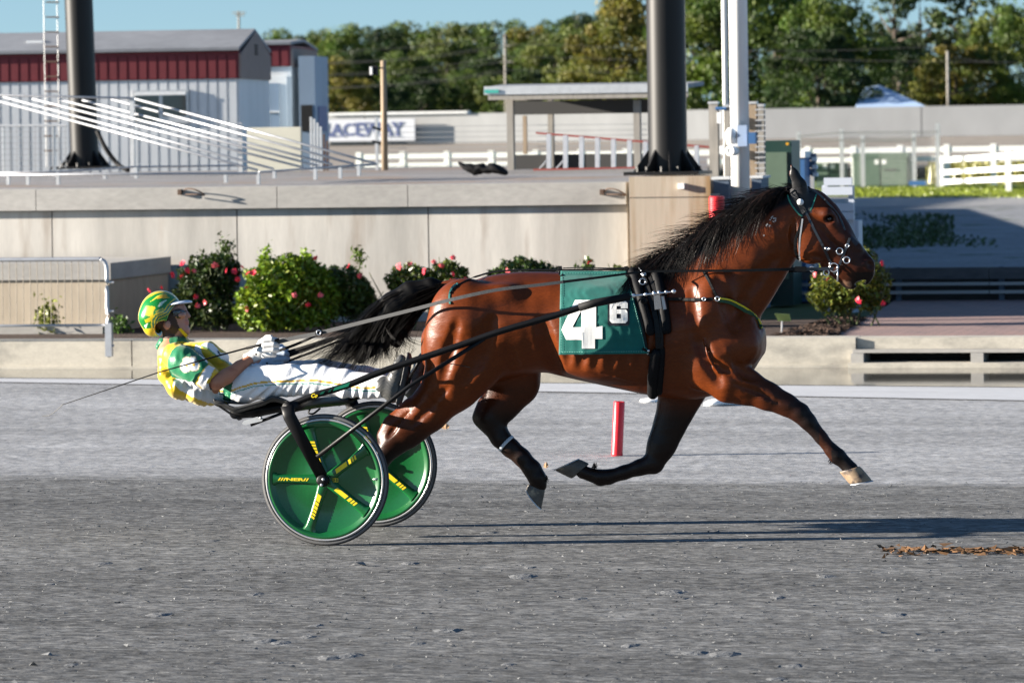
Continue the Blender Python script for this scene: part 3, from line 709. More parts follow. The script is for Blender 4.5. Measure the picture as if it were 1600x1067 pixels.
for q, (tp_s, bt_s) in enumerate([((.05, .55), (.02, .42, .62, 1.0)), ((), (-.02, .32, .62, 1.0)), ((.75, .9), ()), ((.08, .92), (.08, .92)), ((-.05, .3, .45, .62, .8, 1.12), ()), ((), (-.02, .32, .62, 1.0)), ((-.02, .34, .62, 1.0), (.3, .68))]):
    for zz, lst in ((tz1, tp_s), (tz0, bt_s)):
        for a_s, b_s in zip(lst[::2], lst[1::2]): sb_.box(tx0 + lw * (q + a_s), tx0 + lw * (q + b_s), SN - .03, SN - .019, zz - .03, zz + .03)
tag(sb_.build('serifs', M_navy, sg), kind='stuff')
NF = 138
rf = thing('white_rail_fence', 'far white two rail fence running in front of the speedway wall', 'fence', (0, NF, UP))
zr1, zr2 = P(700, 244, NF)[2], P(700, 258, NF)[2]
ta, tb_ = P(560, 240, NF)[0], P(1720, 240, NF)[0]
t = ta; k = 0
while t < tb_:
    MB().box(t - .09, t + .09, NF - .02, NF + .14, UP - .05, zr1 + .16).build('post', M_white, rf)
    for z in (zr1, zr2): MB().box(t + .09, min(t + 1.41, tb_), NF - .0, NF + .05, z - .085, z + .085).build('rail', M_white, rf)
    t += 1.5; k += 1
rg = thing('white_rail_fence', 'nearer white three rail fence along the grass at the right edge', 'fence', tuple(G(1476, 291, UP)))
g0 = P(1471, 291, 136); g1 = P(1576, 286.5, 126); dv = g1 - g0
posts = [g0 + dv * k for k in range(0, 4)]
for i, p in enumerate(posts):
    MB().box(p[0] - .08, p[0] + .08, p[1] - .08, p[1] + .08, UP - .05, p[2] + .98).build('post', M_white, rg)
    if i:
        q = posts[i - 1]
        for z in (.06, .36, .74):
            MB().prism([q + (0, 0, z), p + (0, 0, z), p + (0, 0, z + .14), q + (0, 0, z + .14)], (0, .04, 0)).build('rail', M_white, rg)
# chain link gates at right
cg = thing('chain_link_fence', 'grey chain link fence with tall posts behind the green transformer box', 'fence', tuple(P(1390, 290, 132)))
for px, y0 in [(1248, 206), (1315, 202), (1348, 212), (1428, 204), (1465, 193)]: MB().pbox(px - 3, px + 3, y0, 292, 132, .08).build('post', M_alu2, cg)
for (a, b) in [((1246, 213), (1316, 207)), ((1316, 207), (1466, 206)), ((1248, 221), (1430, 216)), ((1330, 222), (1430, 219))]: MB().tube([P(*a, 132), P(*b, 132)], .022, 6).build('rail', M_wire, cg)
w = MB()
for k in range(60): w.tube([P(1318 + k * 2.45, 208, 132.1), P(1318 + k * 2.45, 288, 132.1)], .004, 3, False)
for k in range(14): w.tube([P(1318, 210 + k * 6, 132.1), P(1466, 210 + k * 6, 132.1)], .004, 3, False)
tag(w.build('wire_mesh', M_wire, cg), kind='stuff')
# horizontal wire fence left of the column
hw = thing('wire_fence', 'horizontal wire fence strung between the tan pole and the shelter', 'fence', tuple(P(830, 266, 64)))
for y in (197, 206, 214, 222, 230, 238, 247, 258): MB().tube([P(607, y + 1.5, 64), P(1012, y - 3, 64)], .006, 4).build('wire', M_wire, hw)
MB().pbox(586, 590, 183, 266, 63.9, .05).build('post', M_alu2, hw); MB().pbox(817, 823, 181, 241, 63.9, .05).build('post', M_wood, hw)
for (a, b) in [((582, 199), (606, 207)), ((582, 221), (606, 227))]: MB().tube([P(*a, 62.8), P(*b, 62.8)], .02, 5).build('strut', M_dirt, hw)

# ------------------------------------------------------------------ shelter and ladder
sh = thing('shelter', 'open flat roofed shelter with a pale metal edge on grey wooden posts', 'shelter', tuple(P(890, 266, 58)))
rt = [P(757, 144, 57), P(1075, 138, 57), P(1100, 134, 61), P(782, 139, 61)]
MB().prism([p - (0, 0, .0) for p in rt], (0, 0, .06)).build('roof', M_roof, sh)
p0, p1 = P(757, 143, 57), P(1075, 138, 57)
MB().prism([p0 + (0, -.03, -.05), p1 + (0, -.03, -.05), p1 + (0, -.03, .065), p0 + (0, -.03, .065)], (0, .028, 0)).build('roof_edge', M_alu2, sh)
MB().prism([p0 + (.05, -.01, -.12), p1 + (0, -.01, -.12), p1 + (0, -.01, -.052), p0 + (.05, -.01, -.052)], (0, .06, 0)).build('fascia_board', M_wood2, sh)
MB().pbox(757, 779, 140.5, 146, 56.95, .015).build('corner_trim', M_teal, sh)
for px in (797, 995): MB().pbox(px - 5, px + 5, 157, 266, 57.2, .11).build('post', M_wood2, sh)
for px in (860, 1030): MB().pbox(px - 4, px + 4, 152, 262, 60.6, .1).build('post', M_wood2, sh)
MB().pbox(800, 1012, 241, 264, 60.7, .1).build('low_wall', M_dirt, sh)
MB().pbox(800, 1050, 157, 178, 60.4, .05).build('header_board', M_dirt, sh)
MB().prism([P(790, 152, 57.3), P(1060, 147, 57.3), P(1060, 152, 57.3), P(790, 158, 57.3)], (0, .1, 0)).build('beam', M_wood2, sh)
ld = thing('stepladder', 'stepladder with red rails lying on its side in front of the shelter', 'ladder', tuple(P(930, 266, 52)))
def lz(px, top): return (208 + (px - 837) * .078) if top else (265.5 - (px - 837) * .023)
MB().prism([P(837, 206.5, 52), P(1110, 228.5, 52), P(1110, 232, 52), P(837, 209.5, 52)], (0, .03, 0)).build('rail', M_redrail, ld)
MB().prism([P(833, 264, 51.7), P(1060, 259.5, 51.7), P(1060, 262, 51.7), P(833, 267, 51.7)], (0, .03, 0)).build('rail', M_redrail, ld)
for px in (857, 883, 908, 933, 958, 983, 1008, 1088): MB().prism([P(px - 3.4, lz(px, 1), 51.9), P(px + 3.4, lz(px, 1), 51.9), P(px + 3.2, lz(px, 0), 51.75), P(px - 3.2, lz(px, 0), 51.75)], (0, .05, 0)).build('rung', M_alu2, ld)
for px in (857, 883): MB().tube([P(px - 2, 250, 51.8), P(px - 15, 265, 51.75)], .012, 5).build('brace', M_alu2, ld)
bg_ = MB(); r = random.Random(2)
S = SDF(P(722, 274, 54) - (.1, .2, .1), P(785, 250, 54) + (.1, .3, .1), .02)
for k in range(9): q = P(730 + k * 6, 266 - r.uniform(0, 3), 54); S.ell(q, (.08 + r.random() * .07, .12, .03 + r.random() * .035), r.uniform(-.7, .7), k=.012)
V, Fq = S.mesh(); tag(add('tarpaulin_heap', V, Fq, M_blk, smooth=True), 'crumpled black plastic heap lying on the deck left of the shelter', 'heap')

# ------------------------------------------------------------------ white pole and the cluster behind the horse's head
def vert(px, py, n, w, top, m, c, name='shaft', z0=UP, sq=(1, 1)):
    b = P(px, py, n); r = w / 2 * SC(px, n)
    return MB().tube([(b[0], n, z0), (b[0], n, top)], r, 24).build(name, m, c, True)
wp = thing('white_pole', 'stout white painted pole with small boxes and a loudspeaker mounted on it', 'pole', (P(1156, 230, 47.2)[0], 47.2, UP))
vert(1156, 200, 47.2, 29, 10, M_white, wp)
MB().pbox(1152, 1167, 196, 229, 46.95, .1).build('junction_box', M_bluebox and mat('pale_blue_box', (.35, .45, .62), .5), wp)
S_ = MB(); c_ = P(1147, 236, 47.0); S_.lathe(c_, (-.25, -1, 0), [(0, -.02), (.055, -.02), (.06, .1), (.05, .12), (.03, .1), (0, .1)], 20); S_.build('loudspeaker', M_white, wp, True)
S_ = MB(); c_ = P(1143, 215, 47.0); S_.lathe(c_, (0, -.2, 1), [(0, -.07), (.06, -.07), (.065, .05), (.04, .10), (0, .11)], 20); S_.build('cover', M_white, wp, True)
MB().pbox(1169, 1180, 207, 225, 46.9, .12).build('side_box', M_bluebox, wp)
wp2 = thing('white_pole', 'thin white pole just left of the stout white pole', 'pole', (P(1134.5, 230, 50)[0], 50, UP))
vert(1134.5, 200, 50, 9, 10, M_white, wp2)
wr = thing('wooden_post_rack', 'weathered wooden posts linked by short rungs behind the white poles', 'posts', (P(1150, 270, 48.6)[0], 48.6, UP))
for px, w_, y0, m_ in [(1114, 14, 163, M_wood2), (1135, 9, 168, M_wood2), (1175, 13, 163, M_wood), (1188.5, 9, 167, M_wood2)]:
    p = P(px, y0, 48.6); hw_ = w_ / 2 * SC(px, 48.6)
    MB().box(p[0] - hw_, p[0] + hw_, 48.6, 48.7, UP, p[2]).build('post', m_, wr)
    MB().box(p[0] - hw_ * 1.15, p[0] + hw_ * 1.15, 48.59, 48.71, p[2] + .002, p[2] + .03).build('post_cap', M_alu2, wr)
for k in range(14): MB().tube([P(1180, 172 + k * 8.3, 48.55), P(1196, 171.5 + k * 8.3, 48.55)], .009, 6).build('rung', M_alu2, wr)
MB().tube([P(1118, 170, 48.6), P(1135, 170, 48.6)], .02, 8).build('pipe', M_bluebox, wr)
MB().pbox(1120, 1127, 176, 193, 48.5, .05).build('white_box', M_white, wr); MB().pbox(1124, 1132, 228, 241, 48.5, .05).build('white_box', M_white, wr)
def bin_(px0, px1, y0, n, label, m):
    o = thing('storage_bin', label, 'bin', (P((px0 + px1) / 2, y0, n)[0], n, UP))
    a, b = P(px0, y0, n)[0], P(px1, y0, n)[0]; z = P(px0, y0, n)[2]
    MB().box(a + .02, b - .02, n, n + .5, UP, z - .03).build('body', m, o); MB().box(a, b, n - .02, n + .52, z - .028, z).build('lid', M_side, o)
M_bin = mat('blue_grey_plastic', (.10, .14, .20), .6)
bin_(1112, 1141, 277, 48.0, 'blue grey storage bin left of the stout white pole', M_bin)
bin_(1171, 1192, 275, 48.1, 'blue grey storage bin right of the stout white pole', M_bin)
gc = thing('green_cabinet', 'tall dark green cabinet with a lighter door beside the wooden posts', 'cabinet', (P(1216, 300, 49)[0], 49, UP))
a, b = P(1195, 250, 49)[0], P(1237, 250, 49)[0]; zt_ = P(1216, 220, 49)[2]
MB().box(a, b, 49, 49.6, UP, zt_).build('body', M_dgreen, gc); MB().box(a + .01, b - .055, 48.98, 48.998, UP + .3, P(1216, 238, 49)[2]).build('door', M_green, gc)
MB().pbox(1228, 1232, 223, 227, 48.97, .02).build('sticker', M_yell, gc)
ub = thing('utility_box', 'blue utility box with a white lid right of the green cabinet', 'box', (P(1247, 250, 50)[0], 50, UP))
a, b = P(1238, 250, 50)[0], P(1257, 250, 50)[0]; z1 = P(1247, 247, 50)[2]; z2 = P(1247, 237, 50)[2]
MB().box(a, b, 50, 50.4, UP, z1).build('body', M_bluebox, ub); MB().box(a - .01, b + .01, 49.98, 50.42, z1 + .002, z2).build('lid', M_white, ub)
mt = thing('meter_stand', 'cluster of grey electrical meters on a stand behind the horse ear', 'meters', (P(1266, 280, 50.5)[0], 50.5, UP))
b = P(1266, 240, 50.5); MB().box(b[0] - .03, b[0] + .03, 50.55, 50.6, UP, b[2]).build('post', M_alu2, mt)
for i, y in enumerate((240, 252, 264)): MB().pbox(1258, 1273, y, y + 10, 50.4, .14).build('meter', M_bin, mt); MB().pbox(1268 + i, 1275 + i, y + 6, y + 12, 50.38, .1).build('tag', M_white, mt)
def transformer(px0, px1, y0, y1, label):
    g = G((px0 + px1) / 2, y1, UP); n = g[1]; o = thing('transformer_box', label, 'cabinet', tuple(g))
    a, b = P(px0, y0, n)[0], P(px1, y0, n)[0]; z = P((px0 + px1) / 2, y0, n)[2]; mid = (a + b) / 2
    MB().box(a, b, n, n + 1.1, UP, z).build('body', M_green, o); MB().box(a - .03, b + .03, n - .04, n + 1.1, z - .14, z + .02).build('lid', M_green, o)
    for (c, d) in ((a + .03, mid - .02), (mid + .02, b - .03)): MB().box(c, d, n - .03, n - .002, UP + .06, z - .16).build('door', M_green, o)
    MB().box(mid - .018, mid + .018, n - .02, n - .001, UP + .06, z - .16).build('seam', M_dirt, o)
    MB().box(mid + .1, mid + .5, n - .06, n - .031, (UP + z) / 2, (UP + z) / 2 + .04).build('handle', M_dirt, o)
    for s in (-.12, .12): MB().box(mid + s - .07, mid + s + .07, n - .034, n - .0305, z - .34, z - .2).build('label_plate', M_white, o)
transformer(1333, 1418, 240, 293, 'big green two door transformer box on the grass')
transformer(1274, 1316, 247, 293, 'smaller green transformer box left of the big one')
tag(MB().pbox(1420, 1446, 283, 290, 128, .5).build('crate', M_bluebox), 'small blue crate on the grass near the white fence', 'crate')
ws = thing('plastic_stand', 'white slatted plastic stand behind the horse forehead', 'stand', (P(1310, 400, 47)[0], 47, UP))
mb_s = mat('white_plastic', (.55, .60, .68), .5)
for (x0, x1, y0, y1) in [(1287, 1331, 278, 290), (1284, 1332, 292, 305), (1284, 1333, 318, 330), (1285, 1334, 332, 344)]: MB().pbox(x0, x1, y0, y1, 47, .05).build('slat', mb_s, ws)
for px in (1288, 1329): p = P(px, 290, 47.02); MB().box(p[0] - .03, p[0] + .03, 47.05, 47.1, UP, p[2]).build('leg', mb_s, ws)
p = P(1323, 345, 47.0); q = P(1339, 345, 47.0); MB().box(p[0], q[0], 47.11, 47.4, UP, p[2]).build('side_panel', mb_s, ws)
rb = thing('red_bollard', 'thick bright red bollard behind the horse mane', 'bollard', (P(1120, 330, 46.95)[0], 46.4, UP))
b = P(1120, 307, 44.6); MB().lathe((b[0], 44.6, UP), (0, 0, 1), [(.0, 0), (.082, 0), (.082, b[2] - UP - .01), (.075, b[2] - UP), (0, b[2] - UP)], 24).build('tube', M_red, rb, False)
MB().box(b[0] - .13, b[0] + .13, 44.47, 44.73, UP - .004, UP + .03).build('foot', M_blk, rb)

# low guard rails behind the paving
gr = thing('low_guardrail', 'low grey plank guardrail behind the brick paving at right', 'guardrail', tuple(P(1500, 468, 49.9)))
gt0, gt1 = P(1225, 440, 49.9)[0], 14.0
for (ya, yb, dep, m_) in [(418, 436, .08, mat('dark_plank', (.09, .09, .095), .85, stretch=(.5, 2, 2), var=[(8, .3)])), (441, 446, .05, M_wire), (454, 459, .05, M_wire)]:
    z1, z0 = P(1500, ya, 49.9)[2], P(1500, yb, 49.9)[2]; t_ = gt0; 
    while t_ < gt1: MB().box(t_ + .005, min(t_ + 2.4, gt1) - .005, 49.9, 49.9 + dep, z0, z1).build('plank', m_, gr); t_ += 2.4
t_ = gt0 + .1
while t_ < gt1: MB().box(t_, t_ + .06, 49.99, 50.06, UP - .05, P(1500, 417, 49.9)[2]).build('post', M_bin, gr); t_ += 1.2
MB().box(gt0, gt1, 50.1, 50.16, UP - .05, P(1500, 430, 49.9)[2]).build('back_board', M_dirt, gr)

# little marker sign in the mulch, delineators, debris, leaves
ms = thing('garden_marker', 'small pale green marker plate on a stake in the mulch', 'marker', tuple(P(1222, 525, 42)))
MB().prism([P(1210, 490, 42), P(1233, 491, 42), P(1236, 502, 42.1), P(1216, 502, 42.1)], (0, .02, .0)).build('plate', mat('pale_green', (.45, .62, .22), .5), ms)
MB().tube([P(1222, 502, 42.05), P(1221, 528, 42.05)], .008, 6).build('stake', M_alu2, ms)
dl = G(964, 712); tp_ = P(966, 627, dl[1]); hh = tp_[2]; rr = 8.8 * SC(965, dl[1])
dn = thing('delineator_post', 'short bright red plastic post standing on the track beyond the horse', 'post', tuple(dl))
MB().lathe(dl, (.06, 0, 1), [(0, 0), (rr * 1.05, 0), (rr, .02), (rr, hh - .004), (rr * .93, hh), (rr * .8, hh - .004), (rr * .78, hh - .05), (0, hh - .05)], 24).build('tube', M_red, dn, True)
MB().lathe(dl, (.06, 0, 1), [(rr * 1.03, .002), (rr * 1.06, .012), (rr * 1.03, .02)], 24).build('base_ring', M_red, dn, True)
g = G(1118, 633); S = SDF(g - (.35, .3, .02), g + (.35, .3, .15), .012); S.ell(g + (0, 0, .02), (.10, .16, .035), .1); S.ell(g + (.09, .05, .02), (.08, .12, .02), -.1)
V, Fq = S.mesh(); tag(add('white_rag', V, Fq, M_white, smooth=True), 'crumpled white rag on the track edge beyond the horse elbow', 'litter')
g = G(1020, 627); S = SDF(g - (.3, .3, .02), g + (.3, .3, .1), .012); S.ell(g + (0, 0, .01), (.11, .2, .02), 0)
V, Fq = S.mesh(); tag(add('white_rag', V, Fq, M_white, smooth=True), 'flat white scrap on the track edge seen below the horse belly', 'litter')
M_leafd = mat('dry_leaf', (.36, .22, .12), .8)
for i, (px, py, s, lab) in enumerate([(696, 672, .03, 'pale tan dry leaf on the asphalt right of the far wheel'), (853, 733, .016, 'small orange dry leaf beside the hanging hind hoof')]):
    g = G(px, py); mb = MB(); v = [g + np.array((math.cos(a) * s * (1.3 if j % 2 else .8), math.sin(a) * s * 1.6, .012 + .02 * ((j * 7) % 3))) for j, a in enumerate(np.linspace(0, 6.28, 8)[:-1])]
    mb.quadmesh([g + (0, 0, .008)] + v, [(0, j + 1, (j + 1) % 7 + 1) for j in range(7)]); tag(mb.build('dry_leaf', M_leafd), lab, 'leaf')

# metal crowd barrier at left
br = thing('crowd_barrier', 'galvanised crowd barrier with rounded corner in front of the concrete block', 'barrier', tuple(P(90, 558, 40.9)))
nb = 41.05
MB().tube(catmull([P(-420, 409, nb), P(-200, 408, nb), P(0, 406, nb), P(140, 405, nb), P(158, 406, nb), P(166, 415, nb), P(167.5, 440, nb), P(168, 500, nb), P(170, 558, nb)], 6), .021, 10).build('frame_tube', M_alu, br, True)
MB().tube([P(-420, 511, nb), P(0, 509, nb), P(168, 508, nb)], .014, 8).build('bottom_rail', M_alu, br, True)
MB().pbox(164, 174, 505, 557, nb - .03, .06).build('foot_plate', M_alu, br)
for y in (441, 486, 540): MB().tube([P(168, y, nb), P(178, y, nb)], .012, 6).build('hook', M_alu, br)
for k in range(54):
    px = 155 - k * 10.8
    MB().tube([P(px, 407, nb), P(px + 1, 509, nb)], .0042, 5).build('bar', mat('barrier_bar', (.22, .19, .15), .7), br)

bn = thing('shade_barn', 'unseen low building added beyond the left edge to shade the gravel', 'shade_barn', (-46, 95, UP))  # added out of view so that its shadow covers the gravel yard
MB().box(-52, -41, 74, 112, UP, 6.0).build('wall', M_side, bn)
MB().prism([(-52.3, 73.7, 6.0), (-40.7, 73.7, 6.0), (-46.5, 73.7, 7.4)], (0, 38.6, 0)).build('roof', M_roof, bn)
MB().box(-40.99, -40.9, 92, 96, UP, 4.2).build('door', M_brown, bn)
# ------------------------------------------------------------------ foliage
def leaf_mat(name, spec=.35, rough=.55, transl=.25):
    m = bpy.data.materials.new(name); m.use_nodes = True; nt = m.node_tree; N = nt.nodes; L = nt.links
    b = N['Principled BSDF']; b.inputs['Roughness'].default_value = rough; b.inputs['Specular IOR Level'].default_value = spec
    a = N.new('ShaderNodeVertexColor'); a.layer_name = 'Col'; L.new(a.outputs[0], b.inputs['Base Color'])
    t = N.new('ShaderNodeBsdfTranslucent'); L.new(a.outputs[0], t.inputs['Color'])
    mx = N.new('ShaderNodeMixShader'); mx.inputs[0].default_value = transl
    L.new(b.outputs[0], mx.inputs[1]); L.new(t.outputs[0], mx.inputs[2]); L.new(mx.outputs[0], N['Material Output'].inputs['Surface'])
    return m
M_leaf = leaf_mat('tree_leaves'); M_rleaf = leaf_mat('rose_leaves', .5, .4, .2)
M_bark = mat('bark', (.09, .07, .055), .95, stretch=(3, 3, .4), var=(8, .3))
def leaves(centres, size, rng, cols, pointed=False, flat=0.0):
    n = len(centres); nrm = rng.normal(size=(n, 3)); nrm[:, 2] = np.abs(nrm[:, 2]) * (1 + flat); nrm /= np.linalg.norm(nrm, axis=1)[:, None]
    a = np.cross(nrm, rng.normal(size=(n, 3))); a /= np.linalg.norm(a, axis=1)[:, None]; b = np.cross(nrm, a)
    s = (size * rng.uniform(.6, 1.3, size=n))[:, None]
    if pointed:
        q = np.stack([centres - a * s, centres - b * s * .45 + nrm * s * .12, centres + a * s, centres + b * s * .45 + nrm * s * .12], 1)
    else:
        q = np.stack([centres - a * s - b * s * .3, centres - b * s * .75, centres + a * s, centres + b * s * .75], 1)
    return q.reshape(-1, 3), np.arange(4 * n).reshape(n, 4).astype(np.int32), np.repeat(cols, 4, axis=0)
def make_tree(seed, H, W, hue, nclump=80, per=120, lsize=.2, trunk=.25, gaps=0.0, shape='round'):
    rng = np.random.RandomState(seed); C = []; K = []
    for i in range(nclump):
        u = rng.uniform(trunk * .7, 1.0); 
        prof = math.sqrt(max(0.02, 1 - ((u - .55) / .5) ** 2)) if shape == 'round' else max(.08, (1.05 - u)) ** .7
        ang = rng.uniform(0, 6.283); rad = W / 2 * prof * (rng.uniform(.35, 1.0) ** .5) * (1 + .22 * math.sin(ang * 3 + seed + u * 5))
        c = np.array((math.cos(ang) * rad, math.sin(ang) * rad, u * H - H * .04)); cr = W * rng.uniform(.07, .15)
        m = int(per * rng.uniform(.6, 1.3)); p = rng.normal(size=(m, 3)); p /= np.linalg.norm(p, axis=1)[:, None]
        p = c + p * cr * (rng.uniform(.3, 1, size=(m, 1)) ** .5) * np.array((1.15, 1.15, .75))
        col = np.array(hue) * rng.uniform(.62, 1.4) * np.array((rng.uniform(.85, 1.25), 1, rng.uniform(.7, 1.2)))
        C.append(p); K.append(np.clip(col * rng.uniform(.75, 1.25, size=(m, 1)), 0, 1))
    C = np.concatenate(C); K = np.concatenate(K)
    V, F, col = leaves(C, lsize, rng, K)
    me = mesh_of('crown', V, F, M_leaf); a = me.color_attributes.new('Col', 'FLOAT_COLOR', 'POINT')
    cc = np.ones((len(col), 4), np.float32); cc[:, :3] = col; a.data.foreach_set('color', cc.ravel())
    mb = MB(); r0 = H * .022
    mb.tube([(0, 0, -.1), (.05, 0, H * .3), (-.05, .05, H * .65), (0, 0, H * .85)], [r0, r0 * .75, r0 * .4, r0 * .12], 9)
    for k in range(9):
        z = H * rng.uniform(.22, .7); an = rng.uniform(0, 6.28); l = W * rng.uniform(.25, .42)
        e = np.array((math.cos(an) * l, math.sin(an) * l, z + l * rng.uniform(.3, .9)))
        mb.tube([(0, 0, z), (e + (0, 0, z)) * .5 + (0, 0, -.1), e], [r0 * .4, r0 * .25, r0 * .07], 6)
    mt_ = mesh_of('trunk', mb.v, mb.f, M_bark, smooth=True)
    return me, mt_, H
TREES = {
    'oak': make_tree(1, 12, 9.5, (.070, .115, .016), 130, 190, .135),
    'dark': make_tree(2, 12, 8.5, (.026, .055, .012), 120, 170, .135),
    'yellow': make_tree(3, 11, 7.5, (.13, .13, .020), 95, 160, .135),
    'pale': make_tree(4, 11, 7, (.085, .12, .022), 85, 150, .125),
    'tall': make_tree(5, 14, 6, (.038, .066, .018), 55, 95, .16),
    'cedar': make_tree(6, 9, 4.5, (.026, .052, .020), 70, 110, .13, .1, shape='cone'),
}
def put_tree(px, ytop, wpx, n, kind, label, group=None, rz=None):
    me, mt_, H = TREES[kind]; base = P(px, 230, n); top = P(px, ytop, n)
    h = top[2] - UP; s = h / H; W = {'oak': 9.5, 'dark': 8.5, 'yellow': 7.5, 'pale': 7, 'tall': 6, 'cedar': 4.5}[kind]
    sx = wpx * SC(px, n) / W
    o = thing({'cedar': 'cedar_tree'}.get(kind, 'broadleaf_tree'), label, 'tree', (base[0], n, UP), group)
    o.scale = (sx, sx, s); o.rotation_euler[2] = rnd.uniform(0, 6.28) if rz is None else rz
    for nm, m_ in (('crown', me), ('trunk', mt_)):
        c = bpy.data.objects.new(nm, m_); COL.objects.link(c); c.parent = o
    return o
GF = 'trees of the wooded hill behind the trailers'
# wooded hill (left to centre)
TC = {}; ORD = ['first', 'second', 'third', 'fourth', 'fifth', 'sixth', 'seventh']
for (px, y, w_, n, kd) in sorted([(350, 62, 130, 300, 'oak'), (425, 50, 110, 310, 'oak'), (470, 56, 90, 330, 'dark'), (510, 46, 80, 320, 'pale'), (545, 42, 110, 300, 'oak'), (600, 43, 100, 310, 'dark'), (645, 38, 120, 325, 'oak'), (700, 36, 120, 300, 'pale'), (740, 38, 100, 320, 'dark'), (785, 36, 120, 310, 'oak'), (828, 40, 100, 300, 'yellow'), (870, 34, 110, 320, 'oak'), (915, 22, 110, 310, 'dark'),
                          (440, 84, 120, 270, 'oak'), (520, 88, 100, 262, 'yellow'), (560, 78, 90, 272, 'dark'), (640, 84, 110, 265, 'oak'), (700, 60, 130, 275, 'pale'), (760, 88, 110, 262, 'dark'), (820, 70, 110, 270, 'oak'), (865, 50, 120, 262, 'pale'),
                          (545, 122, 110, 235, 'yellow'), (480, 120, 110, 240, 'dark'), (600, 128, 100, 242, 'dark'), (660, 118, 110, 236, 'dark'), (720, 112, 90, 240, 'oak'), (775, 120, 110, 236, 'pale'), (835, 108, 120, 242, 'dark')]):
    nm = {'oak': 'mid green', 'dark': 'dark green', 'pale': 'pale green', 'yellow': 'yellow green'}[kd]
    row = 'top' if n > 290 else ('middle' if n > 250 else 'lower')
    cnt_ = TC.setdefault((nm, row), []); cnt_.append(px); where = f'{ORD[len(cnt_) - 1]} such from the left'
    put_tree(px, y, w_, n, kd, f'{nm} tree of the {row} row on the hill, {where}', GF)
GM = 'big trees behind the shelter and the steel column'
for (px, y, w_, n, kd, lab) in [
    (905, 40, 110, 215, 'pale', 'pale green tree directly above the shelter roof'),
    (955, 8, 150, 205, 'yellow', 'big yellowish brown leaved tree left of the thick steel column'),
    (1000, -30, 160, 220, 'yellow', 'olive tree partly hidden by the thick steel column'),
    (1085, -25, 150, 200, 'dark', 'dark green tree between the steel column and the white pole'),
    (1150, -60, 250, 190, 'oak', 'large dark green tree just right of the white pole'),
    (1215, -70, 210, 196, 'dark', 'broad very dark green tree over the green cabinet'),
    (1305, -5, 170, 184, 'oak', 'large green tree beside the blue tarp roof'),
    (1280, 45, 150, 180, 'dark', 'low dark tree in front of the large green ones'),
    (1400, -80, 120, 240, 'tall', 'tall airy tree with sky gaps above the blue tarp roof'),
    (1440, -60, 130, 250, 'tall', 'tall airy tree with sky showing right of the blue tarp roof'),
    (1520, -70, 150, 250, 'tall', 'tall airy tree behind the bare utility pole'),
    (1405, 60, 120, 215, 'dark', 'dark bushy tree behind the blue tarp roof'),
    (1495, 70, 150, 205, 'yellow', 'yellow green tree behind the bare utility pole'),
    (1560, 25, 150, 215, 'pale', 'pale green tree near the right edge'),
    (1625, 0, 160, 205, 'oak', 'green tree cut by the right picture edge'),
    (1450, 95, 110, 222, 'oak', 'small green tree filling the gap right of the blue tarp roof')]:
    put_tree(px, y, w_, n, kd, lab, GM)
# blue tarp roof seen between the trees
tpn = 178; tpk = thing('tarp_canopy', 'bright blue tarp canopy roof peeking between the right trees', 'canopy', (P(1400, 165, tpn)[0], tpn, UP))
MB().prism([P(1336, 168, tpn), P(1450, 168, tpn), P(1374, 133, tpn + 4), P(1350, 138, tpn + 4)], (0, .05, -.02)).build('roof', M_tarp, tpk)
for px in (1340, 1446): q = P(px, 168, tpn + .1); MB().box(q[0] - .05, q[0] + .05, tpn + .1, tpn + .2, UP, q[2]).build('post', M_alu2, tpk)

